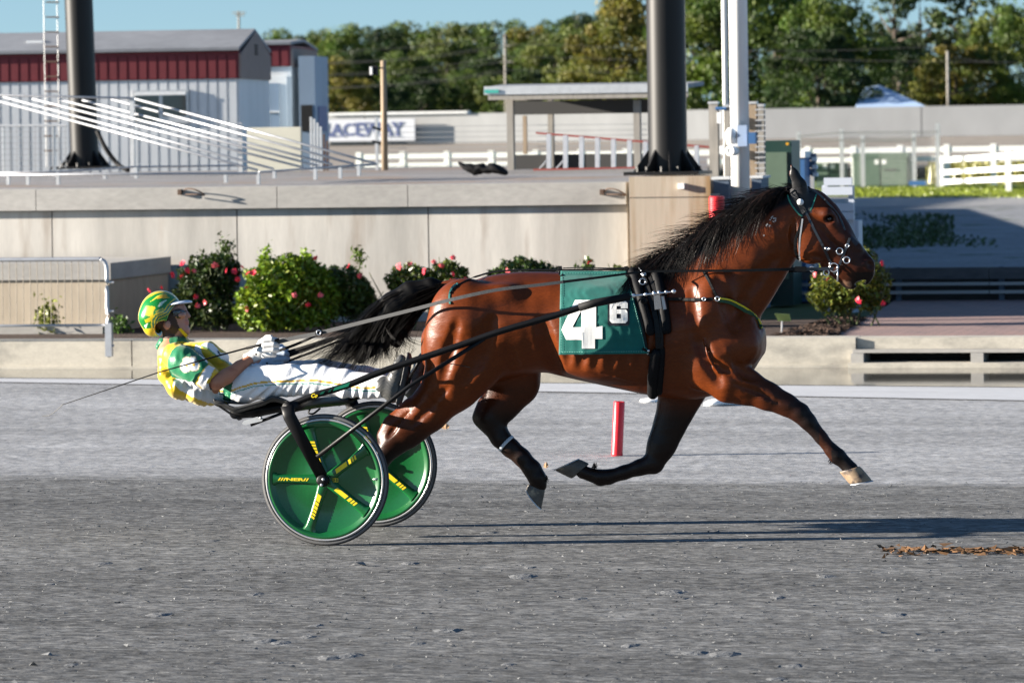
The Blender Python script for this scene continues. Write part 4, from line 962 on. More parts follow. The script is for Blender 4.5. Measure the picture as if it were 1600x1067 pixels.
# ------------------------------------------------------------------ rose bushes
M_rose = mat('rose_petals', (.70, .02, .06), .5, var=(60, .2)); M_rose2 = mat('rose_petals_pale', (.78, .12, .14), .5, var=(60, .2))
M_stem = mat('rose_stem', (.07, .09, .03), .8)
def bloom_mesh(m, seed):
    r = np.random.RandomState(seed); V = []; F = []
    for k in range(9):
        a = k * 2.4; rr = .35 + .065 * k; z = .5 - .05 * k; c = np.array((math.cos(a) * rr * .5, math.sin(a) * rr * .5, z * .4)); d = np.array((math.cos(a), math.sin(a), .25)); s = np.cross(d, (0, 0, 1)) * .5
        b = len(V); V += [c * .3, c + s * .8, c + d * .55 + (0, 0, .15), c - s * .8]; F.append((b, b + 1, b + 2, b + 3))
    return mesh_of('bloom', np.array(V), F, m)
BL = [bloom_mesh(M_rose, 1), bloom_mesh(M_rose2, 2)]
def bush(name, lobes, hue, nper, label, blooms, n, seed, lsize=.031, shoots=()):
    """lobes: (px, py, rx px, ry px, dn)"""
    rng = np.random.RandomState(seed); px0 = np.mean([l[0] for l in lobes]); at = (P(px0, 400, n)[0], n, UP)
    o = thing(name, label, 'bush', at); C = []; K = []
    for (px, py, rx, ry, dn) in lobes:
        c = P(px, py, n + dn); s = SC(px, n)
        m = int(nper * rx * ry / 900); p = rng.normal(size=(m, 3)); p /= np.linalg.norm(p, axis=1)[:, None]
        p = c + p * (rng.uniform(.45, 1.03, size=(m, 1)) ** .6) * np.array((rx * s, min(rx, ry) * s * .9, ry * s)) * (1 + .12 * np.sin(p[:, :1] * 9 + p[:, 2:] * 7 + seed))
        K.append(np.array(hue) * rng.uniform(.55, 1.45, size=(m, 1)) * np.stack([rng.uniform(.8, 1.3, size=m), np.ones(m), rng.uniform(.7, 1.2, size=m)], 1)); C.append(p)
    for (pts) in shoots:
        cp = catmull([P(*q, n) for q in pts], 8)
        for q in cp[6:]:
            p = q + rng.normal(size=(7, 3)) * .035; C.append(p); K.append(np.array(hue) * np.array((1.5, 1.5, .9)) * rng.uniform(.7, 1.3, size=(7, 1)))
        MB().tube(cp, .006, 5).build('shoot', M_stem, o)
    C = np.concatenate(C); K = np.clip(np.concatenate(K), 0, 1)
    keep = C[:, 2] > UP + .02; C, K = C[keep], K[keep]
    V, F, col = leaves(C, lsize, rng, K, True, .4)
    lo = add('foliage', V, F, M_rleaf, o); vcol(lo, col); tag(lo, kind='stuff')
    mb = MB()
    for k in range(9):
        l = lobes[k % len(lobes)]; c = P(l[0], l[1], n + l[4]); e = c + rng.normal(size=3) * np.array((.2, .15, .12))
        b = np.array((c[0] + rng.normal() * .04, n + l[4], UP)); mb.tube([b, (b + e) / 2 + rng.normal(size=3) * .03, e], [.010, .008, .004], 5)
    mb.build('stems', M_stem, o)
    for (bx, by, kind) in blooms:
        p = P(bx, by, n - .30); b = bpy.data.objects.new('bloom', BL[kind]); COL.objects.link(b); b.parent = o
        b.location = tuple(p - np.array(at)); sc_ = rng.uniform(.034, .050); b.scale = (sc_, sc_, sc_); b.rotation_euler = (1.1 + rng.normal() * .4, rng.normal() * .4, rng.uniform(0, 6))
    return o
nr = 43.2
dark = (.032, .055, .013); bright = (.16, .25, .018); mid = (.09, .125, .018)
bush('rose_bush', [(322, 452, 48, 52, .3), (300, 480, 34, 30, .2), (345, 425, 32, 30, .4), (340, 490, 36, 22, .1)], dark, 1500, 'dark rose bush with many red blooms and one tall shoot behind the driver helmet',
     [(286, 412, 0), (268, 430, 0), (285, 433, 1), (294, 422, 0), (336, 415, 1), (366, 424, 0), (303, 424, 1), (232, 455, 0), (305, 464, 0), (321, 472, 1), (308, 478, 1), (352, 423, 0), (372, 437, 0), (254, 449, 0)], nr, 11, shoots=[[(335, 430), (343, 400), (352, 374)], [(345, 430), (356, 400), (358, 385)], [(330, 430), (326, 412), (318, 400)]])
bush('rose_bush', [(440, 450, 62, 50, .0), (408, 478, 42, 38, -.1), (472, 436, 38, 36, .1), (450, 496, 58, 20, -.1), (500, 465, 34, 46, .1)], bright, 1700, 'bright sunlit green rose bush directly right of the driver helmet',
     [(388, 428, 0), (396, 427, 0), (386, 450, 0), (387, 482, 0), (500, 462, 1), (482, 477, 0), (494, 404, 0), (378, 418, 0), (460, 461, 1)], nr, 12, shoots=[[(415, 430), (412, 405), (420, 390)], [(470, 420), (478, 405), (480, 400)]])
bush('rose_bush', [(542, 457, 42, 40, .3), (568, 472, 22, 32, .3), (520, 452, 28, 36, .4)], (.065, .105, .018), 1500, 'dark green rose bush in front of the streaming tail',
     [(546, 416, 0), (563, 432, 1)], nr, 13, shoots=[[(560, 430), (563, 405), (561, 392)]])
bush('rose_bush', [(642, 442, 42, 30, .3), (702, 436, 34, 28, .3), (670, 455, 56, 28, .4)], mid, 1300, 'rose bush with red blooms above the dark tail',
     [(708, 403, 0), (664, 424, 0), (710, 428, 0), (678, 410, 1), (640, 413, 1), (622, 416, 1), (704, 440, 0), (730, 437, 0), (690, 416, 1)], nr, 14)
bush('rose_bush', [(818, 430, 48, 28, .3), (780, 440, 24, 22, .4), (850, 440, 34, 26, .4)], (.045, .08, .018), 1400, 'green rose bush rising behind the horse croup', [(922, 411, 0), (792, 425, 1)], nr, 15, shoots=[[(905, 430), (915, 418), (921, 412)]])
bush('rose_bush', [(1325, 440, 54, 50, .2), (1300, 465, 38, 26, .1), (1365, 450, 28, 38, .3), (1338, 410, 32, 26, .3)], (.11, .135, .018), 950, 'yellow green rose bush behind the horse muzzle',
     [(1380, 411, 0), (1379, 474, 0), (1294, 437, 1), (1275, 429, 1), (1340, 470, 0)], 43.6, 16, lsize=.028)
bush('rose_bush', [(985, 445, 60, 30, .4)], mid, 900, 'rose bush hidden mostly behind the saddle cloth and mane', [], nr, 17)
# weeds
def weed(px, py, n, w_, h_, z0, hue, label, seed, m=420, ls=.03):
    rng = np.random.RandomState(seed); b = P(px, py, n); s = SC(px, n)
    C = b + rng.normal(size=(m, 3)) * np.array((w_ * s * .35, w_ * s * .3, h_ * s * .3)) + (0, 0, h_ * s * .45)
    C = C[C[:, 2] > z0]; K = np.clip(np.array(hue) * rng.uniform(.6, 1.4, size=(len(C), 1)), 0, 1)
    V, F, col = leaves(C, ls, rng, K, True); o = add('weed_clump', V, F, M_rleaf, at=(b[0], n, z0)); vcol(o, col); tag(o, label, 'weeds', kind='stuff'); return o
weed(75, 520, 43.0, 26, 44, UP, (.20, .22, .04), 'pale yellow green weed growing against the concrete block', 31)
weed(188, 520, 43.0, 22, 26, UP, (.06, .12, .02), 'small green weed at the corner of the concrete block', 32, 200)
def ggrass(name, px0, px1, py0, py1, m, hue, size, label, seed, hgt=.12, dth=-9):
    rng = np.random.RandomState(seed); V = []; K = []
    pts = [G(rng.uniform(px0, px1), rng.uniform(py0, py1), UP) for _ in range(m)]
    A = np.array(pts); dn_ = np.sin(A[:, 0] * 1.3 + seed) + np.sin(A[:, 1] * .45 + A[:, 0] * .7) + rng.normal(size=m) * .4 - (0 if dth < 0 else 3.0 * (((A[:, 0] - A[:, 0].mean()) / np.ptp(A[:, 0]) * 2) ** 2 + ((A[:, 1] - A[:, 1].mean()) / np.ptp(A[:, 1]) * 2) ** 2) - 1.2); A = A[dn_ > dth]; m = len(A); a = rng.uniform(0, 6.28, m); d = np.stack([np.cos(a), np.sin(a), np.zeros(m)], 1) * size; l = np.stack([rng.normal(size=m) * .05, rng.normal(size=m) * .05, rng.uniform(.4, 1.1, m) * hgt], 1)
    V = np.stack([A - d, A + d, A + d * .3 + l, A - d * .3 + l], 1).reshape(-1, 3); F = np.arange(4 * m).reshape(m, 4).astype(np.int32)
    K = np.repeat(np.clip(np.array(hue) * rng.uniform(.6, 1.4, size=(m, 1)), 0, 1), 4, axis=0)
    o = add(name, V, F, M_rleaf, at=(0, 0, 0)); vcol(o, K); tag(o, label, 'grass', kind='stuff'); return o
ggrass('weedy_grass', 1300, 1490, 318, 412, 3600, (.035, .065, .012), .035, 'dark weedy grass growing through the gravel at right', 41, .09, .1)
ggrass('weedy_grass', 1380, 1560, 345, 408, 900, (.05, .09, .02), .03, 'sparse weeds scattered over the shaded gravel', 42, .06, .5)
ggrass('grass_blades', 1330, 1620, 291, 309, 5000, (.22, .27, .03), .06, 'bright sunlit grass strip below the white rail fence', 43, .045)
ggrass('tall_grass', 1450, 1640, 262, 288, 4000, (.20, .19, .03), .06, 'tall yellow green weeds behind the nearer white rail fence', 44, .6)
# ------------------------------------------------------------------ the horse
N0 = 24.29                                   # centre line of horse and sulky
def Q(px, py, w=0.0): return P(px, py, N0 + w)
def RP(r, w=0.0): return r * (N0 + w) / cT / FPX * .985     # pixels -> metres there
def ch(S, pts, kw=1.0, k=.03, op='u'):
    S.chain([(Q(a, b, w), RP(r, w)) for (a, b, w, r) in pts], kw, k, op)
hlo = Q(480, 840, 0); hhi = Q(1385, 240, 0)
H = SDF((hlo[0], N0 - .42, .06), (hhi[0], N0 + .42, hhi[2] + .02), .0085)
# trunk: loft with traced top and bottom line
tor = [(664, 520, 566, .05), (670, 500, 580, .15), (682, 478, 592, .21), (700, 461, 600, .245), (730, 441, 602, .275), (770, 429, 596, .29), (810, 424.5, 586, .285), (850, 424.5, 581, .265), (890, 426, 591, .27),
       (950, 427, 604, .29), (1000, 424, 615, .275), (1040, 417, 622, .25), (1080, 410, 625, .225), (1120, 424, 616, .205), (1155, 452, 596, .19), (1178, 484, 580, .155), (1189, 508, 558, .10), (1193, 522, 545, .04)]
ta = np.array([[*Q(a, b)[[0, 2]], Q(a, c)[2], hw] for a, b, c, hw in tor])
sl, (X, Y, Z) = H.region((ta[0, 0], N0 - .36, .5), (ta[-1, 0], N0 + .36, 1.8))
def ctab(i, x): return np.interp(x, ta[:, 0], ta[:, i])
xs = H.ax[0][sl[0]]
def smooth1(a, k=5):
    ap = np.pad(a, k, mode='edge'); return np.convolve(ap, np.ones(2 * k + 1) / (2 * k + 1), 'valid')
zt_, zb_, hw_ = [smooth1(ctab(i, xs)) for i in (1, 2, 3)]
zc = ((zt_ + zb_) / 2)[:, None, None]; hh = np.maximum((zt_ - zb_) / 2, .01)[:, None, None]; hw = np.maximum(hw_, .01)[:, None, None]
vz = (Z - zc) / hh; narrow = 1 - .20 * np.clip(vz, 0, 1) ** 2 - .06 * np.clip(-vz, 0, 1) ** 2
rr_ = (np.abs(vz) ** 2.15 + np.abs((Y - N0) / (hw * narrow)) ** 2.15) ** (1 / 2.15)
H.put(sl, (rr_ - 1) * np.minimum(hh, hw), 0)
del X, Y, Z, rr_, vz, narrow
# neck and head
ch(H, [(1085, 480, 0, 66), (1108, 466, 0, 73), (1134, 438, 0, 70), (1158, 410, 0, 64), (1182, 384, 0, 56), (1207, 359, 0, 49), (1230, 344, 0, 43)], .56, .05)
ch(H, [(1040, 440, 0, 26), (1090, 405, 0, 30), (1140, 362, 0, 26), (1190, 326, 0, 22), (1232, 312, 0, 18)], .75, .05)   # crest
ch(H, [(1247, 326, 0, 30), (1266, 330, 0, 32), (1282, 347, 0, 33), (1298, 372, 0, 33.5), (1313, 394, 0, 29), (1329, 408, 0, 25.5), (1343, 417, 0, 22.5)], .60, .03)
for s in (-1, 1):
    H.ell(Q(1262, 374, s * .055), (RP(29), .045, RP(38)), 0.25, .03)           # cheek disc
    H.ell(Q(1268, 385, s * .05), (RP(26), .04, RP(26)), 0.0, .03)
    ch(H, [(1272, 330, s * .06, 10), (1292, 335, s * .078, 9), (1300, 342, s * .07, 8)], .8, .02)  # brow
    ch(H, [(1300, 352, s * .065, 7), (1320, 372, s * .05, 6), (1340, 388, s * .035, 6)], .7, .025)   # facial crest
    H.ell(Q(1356, 414, s * .028), (RP(11), .026, RP(13)), .3, .02)              # nostril flare
    H.ell(Q(1361, 414.5, s * .052), (RP(5.5), .02, RP(8)), .5, .008, 's')       # nostril
    H.ell(Q(1296, 342, s * .088), (RP(8), .016, RP(6)), -.3, .008, 's')         # eye socket
ch(H, [(1343, 420, 0, 20), (1352, 428, 0, 12), (1352, 437, 0, 7.5)], .75, .02)
ch(H, [(1300, 412, 0, 18), (1316, 428, 0, 12), (1327, 440, 0, 10.5), (1331, 443, 0, 8)], .7, .02)
H.ell(Q(1345, 441, 0), (RP(11), .06, RP(2.6)), .35, .006, 's')                  # mouth
# near ear (inside its black hood) and far ear
for s in (-1, 1):
    ch(H, [(1252, 308, s * .055, 13), (1249, 290, s * .065, 10.5), (1241, 272, s * .07, 6.5), (1236.5, 259, s * .07, 2.2)], .55, .015)
# shoulders, chest, quarters: muscles
for s in (-1, 1):
    H.ell(Q(1098, 500, s * .15), (RP(42), .10, RP(80)), -.45, .05)
    H.ell(Q(1140, 540, s * .15), (RP(44), .085, RP(36)), -.1, .05)
    H.ell(Q(1166, 530, s * .085), (RP(24), .085, RP(40)), .2, .04)
    H.ell(Q(1100, 575, s * .16), (RP(30), .07, RP(40)), .5, .05)
    H.ell(Q(728, 498, s * .175), (RP(60), .145, RP(64)), 0, .06)
    H.ell(Q(700, 545, s * .16), (RP(38), .115, RP(60)), .15, .05)
    H.ell(Q(775, 470, s * .20), (RP(34), .05, RP(22)), .4, .08)                 # point of hip
    H.ell(Q(940, 520, s * .15), (RP(90), .15, RP(72)), 0, .05)                  # rib barrel
    ch(H, [(1110, 425, s * .055, 16), (1090, 470, s * .125, 15), (1120, 520, s * .18, 14)], .6, .05)
# legs
ch(H, [(745, 520, -.13, 60), (728, 565, -.15, 53), (705, 600, -.145, 41), (668, 642, -.13, 30), (637, 670, -.125, 25), (616, 690, -.12, 22.5)], .62, .05)  # near hind
ch(H, [(616, 690, -.12, 20), (592, 722, -.12, 14.5), (560, 760, -.12, 12.5), (549, 776, -.12, 15), (537, 790, -.12, 12)], .85, .02)
ch(H, [(640, 636, -.125, 12), (612, 662, -.122, 11), (599, 680, -.12, 10)], .7, .03)
ch(H, [(770, 545, .13, 54), (800, 575, .15, 44), (806, 600, .15, 33), (783, 630, .14, 27), (766, 652, .135, 24)], .62, .04)   # far hind
ch(H, [(766, 655, .135, 22), (782, 684, .13, 15.5), (798, 700, .13, 14.5), (815, 714, .13, 13.5), (832, 733, .13, 14), (840, 748, .13, 13.5), (843, 758, .13, 11.5)], .85, .02)
ch(H, [(760, 634, .135, 15), (750, 652, .135, 12.5)], .7, .02)
ch(H, [(1120, 560, -.15, 40), (1138, 595, -.15, 31), (1165, 604, -.145, 26.5), (1200, 619, -.14, 20), (1228, 632, -.135, 15.5), (1250, 645, -.13, 15)], .72, .035)  # near fore
ch(H, [(1250, 645, -.13, 15.5), (1262, 658, -.13, 13), (1283, 683, -.125, 10), (1300, 704, -.125, 10.5), (1309, 713, -.125, 12.5), (1321, 724, -.125, 10), (1329, 733, -.125, 12.5)], .82, .015)
H.ell(Q(1136, 612, -.165), (RP(15), .04, RP(14)), 0, .03)                       # elbow
ch(H, [(1085, 570, .15, 42), (1064, 615, .15, 33), (1054, 645, .145, 25.5), (1044, 670, .14, 22), (1034, 695, .135, 20), (1022, 722, .13, 17)], .72, .04)  # far fore
ch(H, [(1020, 724, .13, 16.5), (1000, 730, .13, 12.5), (975, 738, .13, 11), (951, 745, .13, 11.5), (938, 746, .13, 12.5), (924, 742, .13, 10), (911, 737, .13, 11.5)], .82, .015)
ch(H, [(712, 447, 0, 13), (698, 448, 0, 9), (684, 447, 0, 6)], 1, .02)          # dock
HF = H.F.copy()
# near surface table
neg = HF < 0; first = neg.argmax(axis=1); anyn = neg.any(axis=1)
wt = np.where(anyn, H.ax[1][first], np.nan)
def surf(t, z, dflt=N0 - .05):
    i = int(round((t - H.lo[0]) / H.h)); k = int(round((z - H.lo[2]) / H.h))
    if 0 <= i < wt.shape[0] and 0 <= k < wt.shape[1] and not np.isnan(wt[i, k]): return wt[i, k]
    return dflt
def carve(pts, r, depth=.35, op='s', both=True, k=.012):
    cp = catmull([np.array((a, b, 0.0)) for a, b in pts], 4); rm = RP(r)
    L_ = []
    for a, b, _ in cp:
        g = Q(a, b, -.15); s_ = surf(g[0], g[2], None)
        if s_ is None: continue
        g = Q(a, b, s_ - N0); s_ = surf(g[0], g[2], s_); L_.append(np.array((g[0], s_ - rm * (1 - 2 * depth) if op == 's' else s_ + rm * (1 - depth), g[2])))
    n = len(L_); rr = [rm * (.55 + .45 * math.sin(math.pi * i / max(1, n - 1))) for i in range(n)]
    for a, b, ra, rb in zip(L_[:-1], L_[1:], rr[:-1], rr[1:]):
        H.cap(a, ra, b, rb, 1.0, k, op)
        if both: H.cap((a[0], 2 * N0 - a[1], a[2]), ra, (b[0], 2 * N0 - b[1], b[2]), rb, 1.0, k, op)
carve([(1080, 455), (1086, 510), (1104, 560), (1124, 598)], 11, .16, k=.03)
carve([(1124, 432), (1140, 478), (1152, 518)], 11, .14, k=.03)
carve([(1148, 562), (1164, 584), (1184, 590)], 7, .22, k=.02)
carve([(1150, 600), (1185, 613), (1216, 629)], 4.5, .22, both=False, k=.012)
carve([(1110, 560), (1128, 575), (1146, 585)], 6, .2, k=.02)
for q in range(7): carve([(898 + 23 * q, 450), (893 + 23 * q, 510), (884 + 23 * q, 575)], 8, .06, k=.03)
carve([(846, 500), (858, 550), (874, 588)], 12, .16, k=.04)
carve([(768, 500), (752, 555), (722, 600)], 12, .12, k=.04)
carve([(792, 545), (806, 575)], 8, .15, k=.03)
carve([(715, 500), (700, 560), (690, 600)], 9, .10, k=.03)
carve([(700, 605), (668, 640), (645, 665)], 6, .18, both=False, k=.02)
carve([(640, 645), (618, 668), (606, 682)], 4.5, .3, both=False, k=.012)
carve([(1216, 402), (1184, 440), (1152, 494)], 8, .15, k=.03)
carve([(1241, 345), (1238, 372), (1243, 398)], 5, .35, k=.012)
carve([(1283, 358), (1306, 384), (1322, 400)], 4.5, .22, k=.012)
carve([(1262, 402), (1282, 402), (1304, 418)], 4, .2, k=.012)
for pts, r in [([(1288, 372), (1300, 392), (1304, 408)], 2.2), ([(930, 578), (975, 590), (1010, 596)], 3), ([(1120, 520), (1135, 548), (1140, 575)], 2.6), ([(1160, 596), (1190, 607), (1220, 626)], 2.2), ([(655, 632), (635, 655), (622, 672)], 2.6), ([(1100, 530), (1108, 560), (1124, 585)], 2.4), ([(1205, 350), (1212, 375), (1208, 400)], 3), ([(1290, 362), (1312, 380)], 3)]: carve(pts, r, .45, 'u', k=.008)
V, Fq = H.mesh(); V = relax(V, Fq, 2, .45)
nv_ = fast_noise(V, 9, 13) * .0035 + fast_noise(V, 10, 31) * .0020; sgn = np.sign(V[:, 1] - N0) * np.clip(np.abs(V[:, 1] - N0) / .08, 0, 1); V = V + np.stack([nv_ * 0, sgn * nv_, nv_ * 0], 1)
# low muscle and vein relief
nz = fast_noise(V, 3, 16); 
px, py = invP(V[:, 0], V[:, 1], V[:, 2])
horse = thing('horse', 'bay racehorse trotting at full stretch with black mane and tail', 'horse', (Q(900, 830)[0], N0, 0.0))
ho = add('body', V, Fq, mat('horse_coat', attr='Col', rough=.38, spec=.24, stretch=(.35, 1, 1), var=[(7, .16), (120, .22)], bump=[(9, .3, .02), (26, .14, .006), (220, .30, .002)]), horse, smooth=True)
bay = np.array((.138, .0275, .0036)); darkb = np.array((.036, .010, .004)); blk_ = np.array((.004, .0035, .0035)); red = np.array((.26, .075, .022))
c = np.tile(bay, (len(V), 1))
def mixc(c, col, f): f = np.clip(f, 0, 1)[:, None]; return c * (1 - f) + np.array(col) * f
c = mixc(c, (.05, .011, .004), sm(py, 462, 428) * (px < 1010) * .75)               # darker topline
c = mixc(c, (.10, .021, .005), sm(px, 800, 900) * (1 - sm(px, 1040, 1110)) * .4)  # shade of the flank painted into the coat
near_leg = V[:, 1] < N0
c = mixc(c, darkb, near_leg * (py > 560) * sm(px, 1150, 1215) * .9)
c = mixc(c, blk_, near_leg * (py > 600) * sm(px, 1215, 1260) * .85)
c = mixc(c, darkb, (py > 640) * (px < 720) * sm(py, 645, 690)); c = mixc(c, blk_, (py > 670) * (px < 680) * sm(py, 680, 720))
c = mixc(c, darkb, (~near_leg) * (py > 570) * sm(py, 585, 620) * .6); c = mixc(c, (.010, .0055, .004), (~near_leg) * (py > 600) * sm(py, 620, 660) * .95)
c = mixc(c, darkb, (px > 1280) * sm(px + (py - 400) * .3, 1285, 1330) * .85); c = mixc(c, blk_, (px > 1300) * sm(px + (py - 400) * .2, 1322, 1348) * .9)
c = mixc(c, (.045, .010, .004), (px > 1262) * (py > 290) * (py < 425) * sm(px, 1262, 1300) * .8)  # face tone lowered in the colour to stand for its shaded side
cq = [invP(*q) for q in catmull([Q(1238, 297, 0), Q(1226, 301, 0), Q(1205, 308, 0), Q(1170, 325, 0), Q(1130, 348, 0), Q(1090, 376, 0), Q(1050, 400, 0), Q(1015, 416, 0)], 6)]
dcr = np.min([np.hypot(px - a, py - b) for a, b in cq], axis=0); c = mixc(c, blk_, 1 - sm(dcr, 16, 27))
c = mixc(c, (.012, .006, .004), 1 - sm(np.hypot(px - 1296, py - 342), 3, 8))
c = mixc(c, (.20, .11, .07), inpoly(px, py, [(1316, 438), (1330, 440), (1330, 453), (1316, 453)]) * .8)
hood = inpoly(px, py, [(1232, 300), (1234, 268), (1237, 250), (1262, 290), (1276, 303), (1268, 330), (1262, 336), (1253, 339), (1240, 325)])
c = mixc(c, (.012, .012, .013), hood)
c = mixc(c, (.025, .025, .028), inpoly(px, py, [(1231, 298), (1262, 290), (1277, 303), (1268, 332), (1254, 339), (1238, 322)]))
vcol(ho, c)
M_hoof = mat('hoof', (.30, .21, .13), .5, stretch=(1, 1, 1), var=[(20, .3)], var2=(14, (.05, .04, .04), .5, .65)); M_hoof2 = mat('hoof_dark', (.10, .085, .07), .5, var=(20, .3), var2=(16, (.30, .24, .16), .55, .7))
def hoof(cor0, cor1, toe, heel, w, m, width=15):
    """coronet ends (front, back), toe and heel ground points in px"""
    S = []; a, b, t_, h_ = [Q(*p, w) for p in (cor0, cor1, toe, heel)]
    mb = MB(); segs = 20
    def ring(p, q, wd):
        c_ = (p + q) / 2; d = (p - q) / 2; out = []
        for k in range(segs):
            an = 2 * math.pi * k / segs; out.append(c_ + d * math.cos(an) + np.array((0, RP(wd), 0)) * math.sin(an) * (1 - .12 * (math.cos(an) < -.5)))
        return out
    rings = [ring(b + (a - b) * .93, b + (a - b) * .07, width * .66), ring(a, b, width * .74), ring(a * .7 + t_ * .3, b * .7 + h_ * .3, width * .82), ring(a * .35 + t_ * .65, b * .35 + h_ * .65, width * .92), ring(t_, h_, width), ring(t_ * .93 + h_ * .07, h_ * .93 + t_ * .07, width * .9)]
    pts = [p for r_ in rings for p in r_]; f = []
    for i in range(len(rings) - 1):
        for k in range(segs): f.append((i * segs + k, i * segs + (k + 1) % segs, (i + 1) * segs + (k + 1) % segs, (i + 1) * segs + k))
    f.append(tuple(range(segs))); f.append(tuple((len(rings) - 1) * segs + k for k in reversed(range(segs))))
    mb.quadmesh(pts, f); o = mb.build('hoof', m, horse, True)
    sb = MB(); r1 = ring(t_ * 1.01 - h_ * .01, h_, width * 1.02); r2 = [p + (t_ - a + h_ - b) / np.linalg.norm(t_ - a + h_ - b) * .008 for p in r1]
    pts = r1 + r2; f = [(k, (k + 1) % segs, segs + (k + 1) % segs, segs + k) for k in range(segs)] + [tuple(segs + k for k in reversed(range(segs)))]
    sb.quadmesh(pts, f).build('shoe', M_alu, o, True)
    ss = o.modifiers.new('round', 'SUBSURF'); ss.levels = 1; ss.render_levels = 2; return o
hoof((1344, 728), (1311, 737), (1363, 750), (1327, 756), -.125, M_hoof)
hoof((893, 748), (921, 724), (867, 735), (906, 717), .13, M_hoof2)
hoof((852, 765), (825, 756), (846, 794), (822, 764), .13, M_hoof2, 13)
hoof((545, 797), (524, 784), (528, 812), (512, 800), -.12, M_hoof2)
# eye
for s in (-1, 1):
    MB().lathe(Q(1296, 342, s * .078), (0, s, 0), [(0, .013), (.008, .011), (.013, .005), (.015, -.002), (.012, -.01)], 16).build('eye', mat('eye_black', (.01, .006, .004), .05, spec=.9), horse, True)
# fetlock tufts and hind leg wraps
M_hair = mat('black_hair', (.003, .0026, .0026), .45, spec=.13, stretch=(1, 1, 1))
M_hairb = mat('brown_black_hair', (.022, .010, .006), .4, spec=.4)
def strand(mb, pts, r0, seg=3, taper=.15):
    n = len(pts); mb.tube(pts, [r0 * (1 - (1 - taper) * (i / (n - 1)) ** 1.3) for i in range(n)], seg, False)
def bez(p, n=9):
    p = [np.array(q, float) for q in p]; out = []
    for i in range(n):
        t = i / (n - 1); q = list(p)
        while len(q) > 1: q = [q[j] * (1 - t) + q[j + 1] * t for j in range(len(q) - 1)]
        out.append(q[0])
    return out
rg_ = np.random.RandomState(77)
tuft = MB()
for (px0, py0, w, dx, dy, m) in [(1303, 716, -.125, -8, 8, 40), (929, 732, .13, 2, -9, 40), (851, 745, .13, 5, 8, 30)]:
    for k in range(m):
        a = Q(px0 + rg_.uniform(-5, 5), py0 + rg_.uniform(-3, 3), w + rg_.uniform(-.02, .02)); b = Q(px0 + dx * rg_.uniform(.5, 1.3) + rg_.normal() * 2, py0 + dy * rg_.uniform(.5, 1.3), w + rg_.uniform(-.03, .03))
        strand(tuft, bez([a, (a + b) / 2 + rg_.normal(size=3) * .004, b], 4), .0018)
tag(tuft.build('fetlock_hair', M_hair, horse), kind='stuff')
MB().tube([Q(776, 686, .132), Q(782, 691, .132)], RP(2), 4) 
wr_ = MB(); wr_.tube([Q(789, 694, .132), Q(792.5, 689.5 - .5 + 2, .132)], [RP(17.5)] * 2, 20)
d_ = Q(800, 702, .13) - Q(781, 684, .13); d_ /= np.linalg.norm(d_); cc_ = Q(791, 693, .13)
band = MB(); band.lathe(cc_, d_, [(RP(15.2), -RP(2.6)), (RP(16.2), -RP(2)), (RP(16.2), RP(2)), (RP(15.2), RP(2.6))], 24); band.build('leg_band', mat('white_tape', (.55, .6, .65), .6), horse, True)
# mane
crest = catmull([Q(1238, 297, 0), Q(1226, 301, 0), Q(1205, 308, 0), Q(1170, 325, 0), Q(1130, 348, 0), Q(1090, 376, 0), Q(1050, 400, 0), Q(1015, 416, 0)], 12)
mane = MB(); mane2 = MB()
def drape(pts, off=.006):
    out = []
    for i, p in enumerate(pts):
        s = surf(p[0], p[2], None)
        if s is not None and i > 0: p = np.array((p[0], min(p[1], s - off), p[2]))
        out.append(p)
    return out
for cl in range(300):
    f0 = rg_.uniform() ** .95; typ = rg_.uniform(); L0 = rg_.uniform(.14, .30) * (1.0 if f0 < .85 else .75); dnr = rg_.uniform(); bkr = rg_.uniform(); upr = rg_.uniform(-.13, .03); ph = rg_.uniform(0, 6.28); wvy = rg_.uniform(.004, .016)
    offl = .004 + .022 * rg_.uniform()
    for st in range(int(rg_.uniform(9, 20))):
        f = min(max(f0 + rg_.normal() * .018, 0), 1); i = f * (len(crest) - 1); j = int(i); root = crest[j] * (1 - (i - j)) + crest[min(j + 1, len(crest) - 1)] * (i - j)
        root = root + np.array((rg_.normal() * .006, rg_.uniform(-.03, .022), rg_.uniform(-.03, .004)))
        L = L0 * rg_.uniform(.75, 1.12)
        if typ < .68:
            dn = L * (.42 + .90 * dnr) * (.45 + .55 * min(1, f / .4)); bk = L * (.45 + .5 * bkr)
            e = root + (-bk, -.12, -dn) + rg_.normal(size=3) * .009
            pts = bez([root, root + (-bk * .35, -.03, .02 + .03 * bkr), root + (-bk * .7, -.09, -dn * .35), e], 10); dr = True
        else:
            L *= 1.15; e = root + (-L * .95, rg_.normal() * .01 + (dnr - .5) * .09, upr) + rg_.normal(size=3) * .008
            pts = bez([root, root + (-L * .28, -.01, .05 * bkr), root + (-L * .6, (dnr - .5) * .05, .03 * bkr + upr * .5), e], 10); dr = False
        pts = [p + np.array((0, 0, 1.0)) * wvy * math.sin(ph + q * .8) * (q / 9) for q, p in enumerate(pts)]
        if dr: pts = drape(pts, offl)
        strand(mane if rg_.uniform() < .88 else mane2, pts, rg_.uniform(.0011, .0026), taper=.08)
tag(mane.build('mane', M_hair, horse), kind='stuff'); tag(mane2.build('mane_highlights', M_hairb, horse), kind='stuff')
# forelock
fl_ = MB()
for k in range(140):
    a = Q(1250 + rg_.uniform(-8, 8), 297 + rg_.uniform(-3, 3), rg_.uniform(-.03, .03)); strand(fl_, bez([a, a + (-.03, 0, .03), a + (-.12 * rg_.uniform(.4, 1), rg_.uniform(-.04, .04), rg_.uniform(-.02, .05))], 6), .0012)
tag(fl_.build('forelock', M_hair, horse), kind='stuff')
